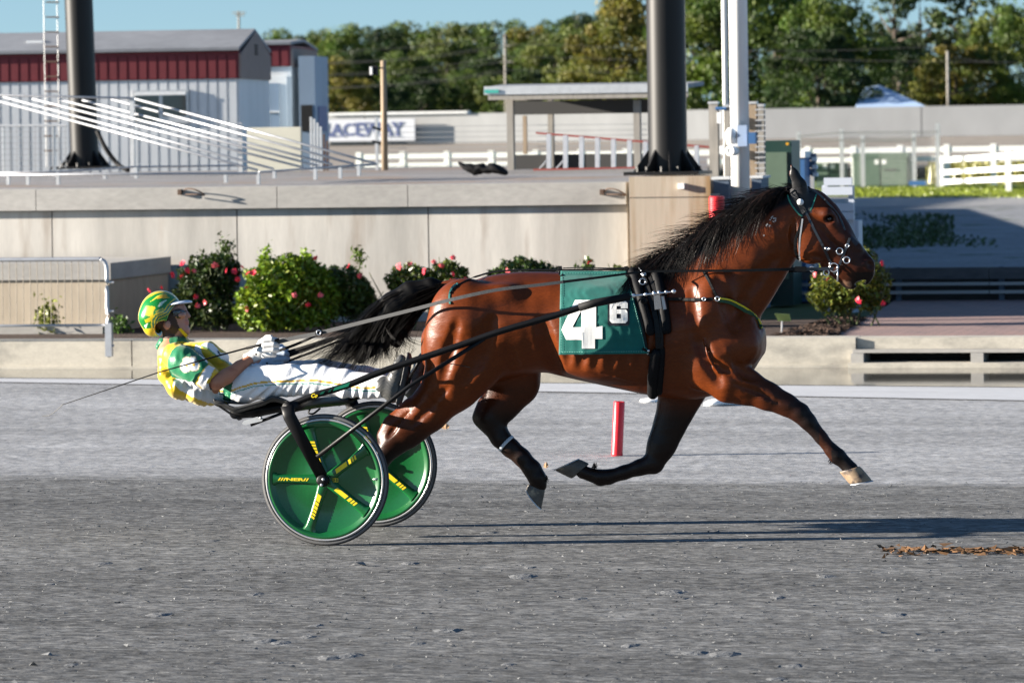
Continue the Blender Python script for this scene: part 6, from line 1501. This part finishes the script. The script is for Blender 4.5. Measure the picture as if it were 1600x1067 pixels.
for s, cw in ((-1, cn), (1, cf)):
    wv = s * .565
    top = Q(449, 637, -.62) if s < 0 else Q(547, 628, .60)
    outer = np.array((cw[0], cw[1] + s * .052, cw[2]))
    fk = MB().tube([top + (.0, 0, .012), top + (.012, 0, -.05), outer + (-.004, 0, .02)], [.040, .038, .034], 16, sq=(.38, 1)) if s < 0 else MB().tube([top + (.0, 0, .012), outer], [.040, .034], 16, sq=(.38, 1))
    fk.build('fork', M_bk, sk, True)
    MB().lathe(outer, (0, s, 0), [(0, -.03), (.036, -.02), (.036, .010), (.028, .016), (0, .016)], 24).build('fork_end', M_bk, sk, True)
    for d in ((.008, .008), (-.002, -.024)): MB().lathe(outer + (d[0], s * .016, d[1]), (0, s, 0), [(.0085, -.002), (.0085, .006), (.005, .009), (0, .009)], 12).build('axle_bolt', M_alu, sk, True)
    MB().tube([cw + (0, s * -.05, 0), outer], .009, 10).build('axle', M_alu, sk, True)
    rod('shaft', [(450, 634, s * .52), (493, 617, s * .52), (540, 603, s * .51), (605, 577.5, s * .49), (710, 542.5, s * .46), (784, 517, s * .44), (868, 493, s * .41), (929, 474, s * .39), (984, 463.5, s * .37)] if s < 0 else
        [(528, 630, .52), (640, 590, .49), (784, 525, .44), (929, 478, .40), (984, 466, .38)], [RP(5.2)] * 6 + [RP(4.6)] * 2, sub=4)
    rod('shaft_sleeve', [(905, 480.5, s * .397), (929, 473.5, s * .39), (984, 463.3, s * .37)], [RP(6.2), RP(6.4), RP(5.8)], M_blk, 14)
    rod('brace', [(757, 529, s * .45), (640, 603, s * .50), (495, 714, s * .64)] if s < 0 else [(757, 533, .45), (660, 630, .52), (590, 700, .60)], RP(3.3))
# top arch between the forks
MB().tube([Q(449, 637, -.62), Q(470, 633, -.45), Q(500, 629, 0), Q(540, 625, .5), Q(547, 627, .60)], [.034, .032, .030, .030, .032], 18).build('arch', M_bk, sk, True)
MB().tube(catmull([Q(486, 636, -.15), Q(482, 645, -.15), Q(490, 646, -.15), Q(500, 638, -.1)], 4), .006, 8).build('hook', M_bk, sk, True)
# green lettered sleeve on the near shaft
def on_shaft(px, off): 
    y = np.interp(px, [493, 540, 605], [617, 603, 577.5]); return y + off
for (x0, x1, hgt, m) in [(499, 508, 2.2, mat('shaft_green', (.005, .16, .09), .3)), (512, 519, 2.6, mat('shaft_green')), (520, 547, 3.2, mat('shaft_green'))]:
    mb = MB(); mb.prism([Q(x0, on_shaft(x0, hgt * .6), -.5405), Q(x1 - 3, on_shaft(x1 - 3, hgt * .7), -.5385), Q(x1, on_shaft(x1, -hgt), -.5385), Q(x0 + 3, on_shaft(x0 + 3, -hgt * .8), -.5405)], (0, .004, 0)).build('shaft_decal', m, sk)
tv, tf = text_mesh('Co', 1.0, 0, .03)
x_ = (tv[:, 0] - tv[:, 0].min()) / np.ptp(tv[:, 0]); y__ = (tv[:, 1] - tv[:, 1].min()) / np.ptp(tv[:, 1])
add('shaft_lettering', [Q(485.5 + 10 * u + 1.5 * v, on_shaft(485.5 + 10 * u, 4.2 - 6.5 * v), -.5415) for u, v in zip(x_, y__)], tf, M_wy, sk)
# seat shell
mb = MB(); prof = [(333, 627, -.02), (336, 629.5, 0), (350, 634, 0), (367, 641, 0), (385, 637, 0), (410, 630, 0), (425, 624, 0), (441, 627, 0), (455, 634, 0)]
cols_ = []
nw = 13
pts = []
for (x, y, _) in catmull(prof, 3):
    for j in range(nw):
        v = -1 + 2 * j / (nw - 1); pts.append(Q(x, y - 5.5 * abs(v) ** 3, v * .21))
nn = len(pts) // nw
F = [(i * nw + j, i * nw + j + 1, (i + 1) * nw + j + 1, (i + 1) * nw + j) for i in range(nn - 1) for j in range(nw - 1)]
mb.quadmesh(pts, F); pts2 = [p + np.array((0.004, 0, -.016)) for p in pts]; mb.quadmesh(pts2, [tuple(reversed(f)) for f in F])
b2 = len(pts)
edge_ = [i * nw for i in range(nn)] + [(nn - 1) * nw + j for j in range(1, nw)] + [i * nw + nw - 1 for i in range(nn - 2, -1, -1)] + [j for j in range(nw - 2, 0, -1)]
for a, b in zip(edge_, edge_[1:] + edge_[:1]): mb.f.append((a, b, b + b2, a + b2)); mb.m.append(0)
seat = mb.build('seat', mat('seat_shell', (.035, .035, .035), .5, var=(20, .3), bump=(90, .4, .002)), sk, True)
S = SDF(Q(345, 665) - (0, .2, 0), Q(450, 618) + (0, .2, 0), .006)
S.chain([(Q(368, 646), RP(9)), (Q(400, 641), RP(11)), (Q(440, 635), RP(9))], 1.6, .02)
V, Fq = S.mesh(); V = relax(V, Fq, 2, .5); add('seat_frame', V, Fq, M_bk, sk, smooth=True)
for w in (-.15, .15):
    MB().prism([Q(336, 632, w), Q(341, 633, w), Q(378, 655, w), Q(373, 657, w)], (0, .012, 0)).build('seat_strut', M_bk, sk)
    MB().prism([Q(381, 657, w - .02), Q(402, 651, w - .02), Q(411, 654, w - .02), Q(409, 658, w - .02), Q(383, 664, w - .02), Q(378, 662, w - .02)], (0, .02, 0)).build('seat_bracket', M_alu2, sk)
    MB().tube([Q(392, 664, w), Q(447, 643, w)], .009, 10).build('seat_rail', M_bk, sk, True)
    MB().lathe(Q(407, 653, w - .028), (0, -1, 0), [(0, .004), (.006, .003), (.008, 0), (.008, -.008)], 12).build('bolt', M_alu, sk, True)
# stirrups
for s, dx, dy in ((-1, 0, 0), (1, 34, -3)):
    w = s * .27
    MB().tube([Q(640 + dx, 573 + dy, w), Q(641 + dx, 590 + dy, w), Q(636 + dx, 604 + dy, w)], .010, 8).build('foot_rest', M_bk, sk, True)
    MB().tube([Q(640 + dx, 590 + dy, w), Q(655 + dx, 565 + dy, s * .46)], .009, 8).build('foot_rest_arm', M_bk, sk, True)

# ------------------------------------------------------------------ harness
hr = thing('harness', 'black leather harness with silver fittings, reins and breast collar on the bay horse', 'harness', (Q(1020, 600)[0], N0, 0.0))
M_lea = mat('black_leather', (.004, .004, .0045), .45, spec=.22, var=(30, .3)); M_pad = mat('black_pad', (.003, .003, .004), .65, spec=.18, bump=(80, .4, .003), var=(12, .3)); M_sil = mat('silver', (.75, .76, .78), .22, metal=.9)
M_rein = mat('grey_webbing', (.05, .052, .055), .6, var=(80, .2), bump=(200, .4, .002))
def strap(name, pts, wd, m, off=.008, th=.005, w_given=False, sub=6, minw=None):
    """flat strap laid over the near side; pts px,py[,w]"""
    cp = catmull([np.array((*p[:2], p[2] if len(p) > 2 else 0.0)) for p in pts], sub); n = len(cp); C = []
    for p in cp:
        if w_given: C.append(Q(p[0], p[1], p[2]))
        else:
            g = Q(p[0], p[1], -.15); 
            for _ in range(3): s = surf(g[0], g[2], N0 - .04) - off; g = Q(p[0], p[1], s - N0)
            C.append(g)
    if not w_given:
        ys = np.array([c[1] for c in C]); ysm = np.convolve(np.pad(ys, 2, mode='edge'), np.ones(5) / 5, 'valid'); 
        for c, y in zip(C, ysm): c[1] = min(y, c[1] + .002)
    v = []; 
    for i, p in enumerate(C):
        d = C[min(i + 1, n - 1)] - C[max(i - 1, 0)]; d /= np.linalg.norm(d) + 1e-9; s = np.cross(d, (0, -1.0, 0)); s /= np.linalg.norm(s) + 1e-9
        h = RP(wd) / 2; o = np.array((0, -th, 0))
        v += [p - s * h, p - s * h * .85 + o, p + s * h * .85 + o, p + s * h]
    F = [(i * 4 + j, i * 4 + (j + 1) % 4, (i + 1) * 4 + (j + 1) % 4, (i + 1) * 4 + j) for i in range(n - 1) for j in range(4)]
    F += [(0, 1, 2, 3), tuple((n - 1) * 4 + k for k in (3, 2, 1, 0))]
    return add(name, v, F, m, hr, smooth=False)
def pad_tube(name, pts, r, m, off=.01, kw=.6, sub=6):
    cp = catmull([np.array(p, float) for p in pts], sub); C = []
    for p in cp:
        g = Q(p[0], p[1], -.15); s = surf(g[0], g[2], N0 - .04) - off; C.append(Q(p[0], p[1], s - N0))
    ys = np.array([c[1] for c in C]); ysm = np.convolve(np.pad(ys, 3, mode='edge'), np.ones(7) / 7, 'valid')
    for c, y in zip(C, ysm): c[1] = y
    n = len(C); rs = [RP(r) * (1 if 1 < i < n - 2 else (.8 if i in (1, n - 2) else .45)) for i in range(n)]
    return MB().tube(C, rs, 14, sq=(1, 1)).build(name, m, hr, True)
pad_tube('saddle_pad', [(988, 420), (994, 440), (1003, 470), (1012, 500), (1018, 524)], 7.5, M_pad)
pad_tube('saddle_pad', [(1024, 424), (1030, 445), (1036, 475), (1040, 505), (1041, 522)], 8.5, M_pad)
pad_tube('girth_pad', [(1026, 545), (1022, 575), (1020, 600), (1020, 620)], 9, M_pad, .012)
pad_tube('girth_pad', [(1034, 540), (1032, 575), (1030, 600), (1029, 616)], 6, M_pad, .004)
strap('girth_strap', [(1000, 420), (1008, 440), (1018, 470), (1026, 505), (1029, 545)], 9, M_lea, .022)
strap('girth_strap', [(1012, 424), (1020, 445), (1028, 470), (1033, 505), (1034, 545)], 6, M_lea, .026)
strap('pad_strap', [(982, 424), (990, 450), (1002, 500), (1012, 552)], 4, M_lea, .014)
strap('backstrap', [(1000, 419), (960, 421), (920, 421.5), (880, 422), (840, 422), (800, 422.5), (770, 425), (740, 434), (715, 446), (703, 459)], 3.0, M_lea, .004)
strap('crupper', [(716, 442), (706, 450), (702, 462), (703, 475)], 3.2, mat('teal_edge', (.05, .22, .2), .5), .004)
strap('backstrap', [(880, 419), (915, 418), (950, 419), (982, 418)], 1.6, M_lea, .004)
for x in (876, 979): strap('cloth_strap', [(x - 1, 416), (x, 423), (x + 1, 432)], 6, M_lea, .02)
# coupling and silver bar
MB().tube([Q(984, 463.3, -.372), Q(992, 462, -.37), Q(1050, 456, -.335)], [.0055, .006, .0055], 10).build('coupler_bar', M_sil, hr, True)
for x, y, r in [(990, 462, .012), (1009, 460, .010), (1022, 458.5, .014), (1030, 457.5, .014), (1041, 456.5, .010)]:
    MB().lathe(Q(x, y, -.37 + (x - 990) * .0006), (1, .05, .05), [(0, -.008), (r, -.007), (r, .007), (0, .008)], 14).build('collar_ring', M_sil, hr, True)
MB().lathe(Q(1053, 455.5, -.333), (1, .05, .1), [(0, -.014), (.010, -.010), (.014, 0), (.010, .010), (0, .014)], 14).build('ball_end', M_sil, hr, True)
MB().prism([Q(1021, 461, -.345), Q(1031, 461, -.345), Q(1034, 482, -.335), Q(1023, 484, -.335)], (0, .02, 0)).build('clamp_plate', M_sil, hr)
MB().prism([Q(1033, 463, -.335), Q(1037, 463, -.335), Q(1041, 483, -.33), Q(1036, 484, -.33)], (0, .02, 0)).build('clamp_plate', M_alu, hr)
MB().lathe(Q(1006, 470, -.35), (0, -1, 0), [(.010, .008), (.018, .006), (.02, 0), (.02, -.02), (.010, -.02)], 18).build('tie_down', M_lea, hr, True)
def ring(x, y, w, r, rr=.0035, m=M_sil, tilt=(0, -1, 0), name='ring'):
    c_ = Q(x, y, w); pr = [(r + rr * math.cos(a), rr * math.sin(a)) for a in np.linspace(0, 6.2832, 9)]
    return MB().lathe(c_, tilt, pr, 24).build(name, m, hr, True)
def sw(x, y, off=.02): g = Q(x, y, -.12); return surf(g[0], g[2]) - N0 - off
ring(1004, 440, sw(1004, 440, .045), .017, tilt=(.5, -1, 0)); ring(1006, 429, sw(1006, 429, .05), .012); MB().tube([Q(998, 418, sw(1000, 424, .04)), Q(1004, 426, sw(1004, 430, .05))], .004, 8).build('hook', M_sil, hr, True)
MB().lathe(Q(1006, 430, sw(1006, 430, .055)), (0, -1, 0), [(0, .012), (.009, .008), (.012, 0), (0, -.004)], 14).build('knob', M_sil, hr, True)
for x, y in ((1012, 552), (1013, 548)): MB().lathe(Q(x, y, sw(x, y, .02)), (0, -1, 0), [(0, .006), (.006, .004), (.008, 0), (.008, -.004)], 12).build('rivet', M_sil, hr, True)
strap('tie_strap', [(1004, 544), (1014, 553), (1024, 562), (1030, 566)], 5, M_lea, .022)
# breast collar
strap('breast_strap', [(1036, 467), (1060, 467.5), (1090, 468), (1114, 467)], 5, M_lea, .012)
ring(1100, 467.5, sw(1100, 467, .022), .009, name='buckle'); ring(1121, 467, sw(1121, 467, .02), .012, name='breast_ring')
strap('breast_collar', [(1122, 468), (1140, 471), (1158, 480), (1173, 491), (1184, 503), (1189, 515)], 8.5, mat('collar_green', (.01, .075, .035), .5), .006)
strap('collar_piping', [(1124, 466), (1141, 469), (1159, 477.5), (1175, 488), (1186, 499.5), (1191, 513)], 2.6, mat('piping_yellow', (.75, .60, .02), .5), .016)
strap('neck_strap', [(1099, 424), (1106, 436), (1114, 452), (1120, 464)], 4.2, M_lea, .008)
# bridle
strap('hood_piping', [(1230.5, 304), (1234, 315), (1241, 326), (1248, 334), (1254, 338)], 2.6, mat('piping_green', (.03, .20, .14), .5), .004)
strap('hood_piping', [(1276, 303), (1273, 312), (1270, 321), (1266, 329)], 2.2, mat('piping_green'), .004)
strap('hood_band', [(1236, 296), (1243, 308), (1252, 322), (1257, 332)], 9, mat('hood_cloth', (.028, .028, .03), .8, bump=(90, .4, .002)), .010)
S = SDF(Q(1250.5, 316, sw(1250, 316, .02)) - .05, Q(1250.5, 316, sw(1250, 316, .02)) + .05, .004); S.ell(Q(1250.5, 316, sw(1250, 316, .022)), (.020, .016, .019), 0, 0)
V, Fq = S.mesh(); add('white_pompom', V, Fq, mat('fleece', (.80, .80, .80), .9, bump=(90, .6, .003)), hr, smooth=True)
M_br = mat('bridle_leather', (.014, .018, .025), .35, spec=.6)
strap('cheek_strap', [(1258, 329), (1266, 345), (1274, 362), (1284, 381), (1293, 400), (1300, 414)], 4.4, M_br, .006)
strap('throat_strap', [(1254, 339), (1250, 355), (1244, 372), (1243, 390), (1248, 406)], 4.6, M_lea, .008)
strap('throat_strap', [(1254, 342), (1252, 358), (1250, 372), (1249, 392), (1250, 408)], 2.8, mat('shiny_strap', (.45, .45, .45), .3, metal=.4), .016)
strap('noseband', [(1328, 372), (1322, 388), (1316, 404), (1308, 420), (1303, 428)], 4.2, M_br, .006)
strap('head_check', [(1262, 292), (1280, 304), (1298, 322), (1312, 340), (1320, 360)], 3.2, M_br, .004)
MB().tube([Q(1318, 362, 0) + (0, -.05, 0), Q(1332, 376, 0) + (0, -.045, .006), Q(1340, 384, 0) + (0, -.04, .004)], .018, 10).build('fleece_noseband', mat('dark_fleece', (.03, .035, .05), .9), hr, True)
for s in (-1, 1):
    ring(1312, 392.5, sw(1312, 392, .012) if s < 0 else .10, .018, name='bit_ring'); ring(1323, 406.5, sw(1323, 406, .012) if s < 0 else .09, .018, name='bit_ring')
    ring(1303, 418, sw(1303, 416, .020) if s < 0 else .085, .024, .004, name='bit_ring')
ring(1291, 426, -.075, .016, name='chin_ring'); ring(1293, 389, sw(1293, 389, .012), .007, name='buckle'); ring(1324, 384, sw(1322, 386, .01), .009, name='buckle'); ring(1269, 420.5, -.095, .014, name='buckle')
MB().tube([Q(1309, 418, -.10), Q(1309, 430, -.10), Q(1308.5, 440, -.10)], [.004, .0035, .006], 8).build('bit_shank', M_sil, hr, True)
for x, y in ((1297, 412), (1309, 418), (1290, 388), (1296, 388.5)): MB().lathe(Q(x, y, -.105), (0, -1, 0), [(0, .008), (.007, .005), (.008, 0), (0, -.004)], 10).build('stud', M_sil, hr, True)
# overcheck and reins
def rein(name, pts, r0, r1, m): 
    p = catmull([Q(*a) for a in pts], 5); n = len(p); v = []
    for i, q in enumerate(p):
        d = p[min(i + 1, n - 1)] - p[max(i - 1, 0)]; d /= np.linalg.norm(d); s = np.cross(d, (0, -1.0, 0)); s /= np.linalg.norm(s); h = RP(r0 + (r1 - r0) * i / (n - 1)) / 2
        v += [q - s * h, q - s * h + (0, -.003, 0), q + s * h + (0, -.003, 0), q + s * h]
    F = [(i * 4 + j, i * 4 + (j + 1) % 4, (i + 1) * 4 + (j + 1) % 4, (i + 1) * 4 + j) for i in range(n - 1) for j in range(4)] + [(0, 1, 2, 3), tuple((n - 1) * 4 + k for k in (3, 2, 1, 0))]
    add(name, v, F, m, hr)
rein('rein', [(428, 536, -.11), (460, 528, -.13), (498, 520.5, -.16), (560, 505, -.22), (640, 485, -.30), (710, 467, -.36), (776, 453, -.37), (840, 445.5, -.36), (880, 440.5, -.35)], 6.8, 4.6, M_rein)
rein('rein', [(880, 440.5, -.35), (940, 433, -.32), (985, 427, -.28), (1004, 424.5, -.22)], 4.2, 3, M_lea)
rein('rein', [(1004, 424.5, -.22), (1060, 423.5, -.20), (1140, 423, -.18), (1210, 421.5, -.15), (1242, 420.5, -.125)], 3, 5.0, M_lea)
rein('rein', [(1240, 420.3, -.125), (1270, 420.5, -.115), (1303, 419.5, -.105)], 6, 4.5, M_br)
rein('rein_keeper', [(1242, 420.3, -.133), (1260, 420.5, -.127)], 8, 8, M_lea)
rein('rein', [(446, 556, .08), (480, 545, .05), (520, 530, -.0), (560, 514, -.05)], 8, 3, M_lea)
rein('rein', [(436, 548, -.02), (470, 535, -.08), (498, 522, -.15)], 4.5, 4, M_lea)
rein('rein', [(446, 566, .08), (490, 549, .05), (530, 533, .02), (575, 520, 0)], 4, 3, M_lea)
rein('rein', [(446, 551, .08), (478, 541, .04), (520, 527, .0)], 5, 3, M_lea)
rein('rein', [(560, 516, .12), (700, 470, .30), (880, 440, .33), (1004, 426, .22), (1240, 424, .12), (1303, 421, .09)], 4, 3, M_lea)
MB().prism([Q(493, 515, -.165), Q(503, 516.5, -.165), Q(503.5, 524, -.165), Q(493.5, 523, -.165)], (0, -.012, 0)).build('rein_buckle', M_lea, hr)
ring(498, 519.5, -.18, .013, .003, name='rein_buckle_ring')
strap('trace_line', [(690, 566), (715, 570), (735, 574)], 1.2, M_lea, .004)

# ------------------------------------------------------------------ saddle cloth
sc_ = thing('saddle_cloth', 'green number cloth with a big white 4 and a small white 6 on the horse', 'saddle cloth', (Q(940, 490)[0], N0, 0.0))
TLc, TRc, BRc, BLc = (876, 423), (979, 423.5), (1013.5, 552.5), (873, 554.5)
def cw_(px, py, extra=0.0):
    g = Q(px, py, -.25)
    for _ in range(2): w = surf(g[0], g[2], N0 - .06) - N0; g = Q(px, py, w)
    return w
NU, NV = 44, 52
GU = np.zeros((NU + 1, NV + 1, 2)); GW = np.zeros((NU + 1, NV + 1))
for i in range(NU + 1):
    for j in range(NV + 1):
        u, v = i / NU, j / NV
        x = (TLc[0] * (1 - u) + TRc[0] * u) * (1 - v) + (BLc[0] * (1 - u) + BRc[0] * u) * v; y = (TLc[1] * (1 - u) + TRc[1] * u) * (1 - v) + (BLc[1] * (1 - u) + BRc[1] * u) * v
        GU[i, j] = (x, y); GW[i, j] = cw_(x, y)
for _ in range(6):
    p = np.pad(GW, 1, mode='edge'); GW = np.minimum(GW, (p[:-2, 1:-1] + p[2:, 1:-1] + p[1:-1, :-2] + p[1:-1, 2:]) / 4)
jmin = GW.argmin(axis=1)
for i in range(NU + 1):
    for j in range(jmin[i], NV + 1): GW[i, j] = GW[i, jmin[i]] + (j - jmin[i]) * .0004      # hangs straight below the widest point
for i in range(NU + 1):
    for j in range(NV + 1): u, v = i / NU, j / NV; GW[i, j] += -.010 - .004 * math.sin(u * 7 + v * 3) * v - .003 * math.sin(v * 9 + u * 4) - .006 * sm(v, .9, 1.0)
def cwi(px, py):
    v = (py - 423) / 131.0
    v = min(max(v, 0), 1); xl = TLc[0] * (1 - v) + BLc[0] * v; xr = TRc[0] * (1 - v) + BRc[0] * v; u = min(max((px - xl) / (xr - xl), 0), 1)
    a, b = u * NU, v * NV; i, j = min(int(a), NU - 1), min(int(b), NV - 1); fa, fb = a - i, b - j
    return (GW[i, j] * (1 - fa) + GW[i + 1, j] * fa) * (1 - fb) + (GW[i, j + 1] * (1 - fa) + GW[i + 1, j + 1] * fa) * fb
vv = [Q(GU[i, j, 0], GU[i, j, 1], GW[i, j]) for i in range(NU + 1) for j in range(NV + 1)]
FF = [(i * (NV + 1) + j, i * (NV + 1) + j + 1, (i + 1) * (NV + 1) + j + 1, (i + 1) * (NV + 1) + j) for i in range(NU) for j in range(NV)]
M_cl = mat('cloth_green', (.003, .110, .092), .6, spec=.2, sheen=.2, var=[(30, .12)], bump=(120, .25, .002))
co = add('cloth', vv, FF, M_cl, sc_, smooth=True)
so = co.modifiers.new('thick', 'SOLIDIFY'); so.thickness = .004; so.offset = -1
def decal(name, poly, m, lift, holes=()):
    """polygon in picture pixels laid on the cloth as a fine grid clipped to the outline"""
    xs_, ys_ = [p[0] for p in poly], [p[1] for p in poly]; st = .8
    import itertools
    X0_, X1_, Y0_, Y1_ = min(xs_), max(xs_), min(ys_), max(ys_)
    # triangulate with vertical strips
    cutx = sorted(set([round(x, 3) for x in xs_] + [round(p[0], 3) for h in holes for p in h] + list(np.arange(X0_, X1_, 3.0))))
    V_ = []; F_ = []
    allp = [poly] + list(holes)
    def cross(x):
        out = []
        for pl in allp:
            for (a, b), (c_, d) in zip(pl, pl[1:] + pl[:1]):
                if (a <= x < c_) or (c_ <= x < a): out.append(b + (d - b) * (x - a) / (c_ - a))
        return sorted(out)
    for x0, x1 in zip(cutx[:-1], cutx[1:]):
        e = min(1e-3, (x1 - x0) * .01); ca, cb = cross(x0 + e), cross(x1 - e)
        if len(ca) != len(cb): continue
        for k in range(0, len(ca) - 1, 2):
            n_ = max(1, int(max(ca[k + 1] - ca[k], cb[k + 1] - cb[k]) / 4))
            for q in range(n_):
                t0, t1 = q / n_, (q + 1) / n_; b = len(V_)
                for (x, y) in ((x0, ca[k] + (ca[k + 1] - ca[k]) * t0), (x0, ca[k] + (ca[k + 1] - ca[k]) * t1), (x1, cb[k] + (cb[k + 1] - cb[k]) * t1), (x1, cb[k] + (cb[k + 1] - cb[k]) * t0)):
                    V_.append(Q(x, y, cwi(x, y) - lift))
                F_.append((b, b + 1, b + 2, b + 3))
    add(name, V_, F_, m, sc_, smooth=True)
Zm = lambda pts: [(640 + x / 3.81, 380 + y / 3.81) for x, y in pts]
M_wp = mat('white_print', (.78, .78, .76), .6, var=(40, .06))
decal('number_four', Zm([(985, 338), (1110, 338), (1110, 500), (1148, 492), (1148, 570), (1103, 570), (1103, 627), (1026, 627), (1026, 575), (932, 575), (903, 515)]), M_wp, .004, [Zm([(1022, 400), (1022, 500), (968, 500)])])
decal('number_patch', Zm([(1188, 333), (1300, 333), (1309, 342), (1309, 482), (1300, 491), (1188, 491), (1179, 482), (1179, 342)]), mat('patch_navy', (.008, .012, .018), .5), .0035)
decal('number_six', Zm([(1205, 343), (1285, 343), (1298, 358), (1298, 388), (1258, 388), (1258, 374), (1232, 374), (1232, 394), (1285, 394), (1298, 408), (1298, 462), (1285, 476), (1205, 476), (1191, 462), (1191, 358)]), M_wp, .0065, [Zm([(1232, 420), (1258, 420), (1258, 448), (1232, 448)])])
def stitch(a, b, n):
    mb = MB()
    for k in range(n):
        p = [np.array(a) * (1 - f) + np.array(b) * f for f in ((k + .15) / n, (k + .75) / n)]
        q = [Q(*x, cwi(*x) - .0065) for x in p]; mb.tube(q, .0011, 4)
    tag(mb.build('stitching', mat('thread', (.25, .6, .5), .7), sc_), kind='stuff')
stitch((877, 432), (877, 551), 30); stitch((877, 550), (1008, 549), 34); stitch((982, 440), (1008, 545), 28); stitch((880, 427), (975, 427), 22)
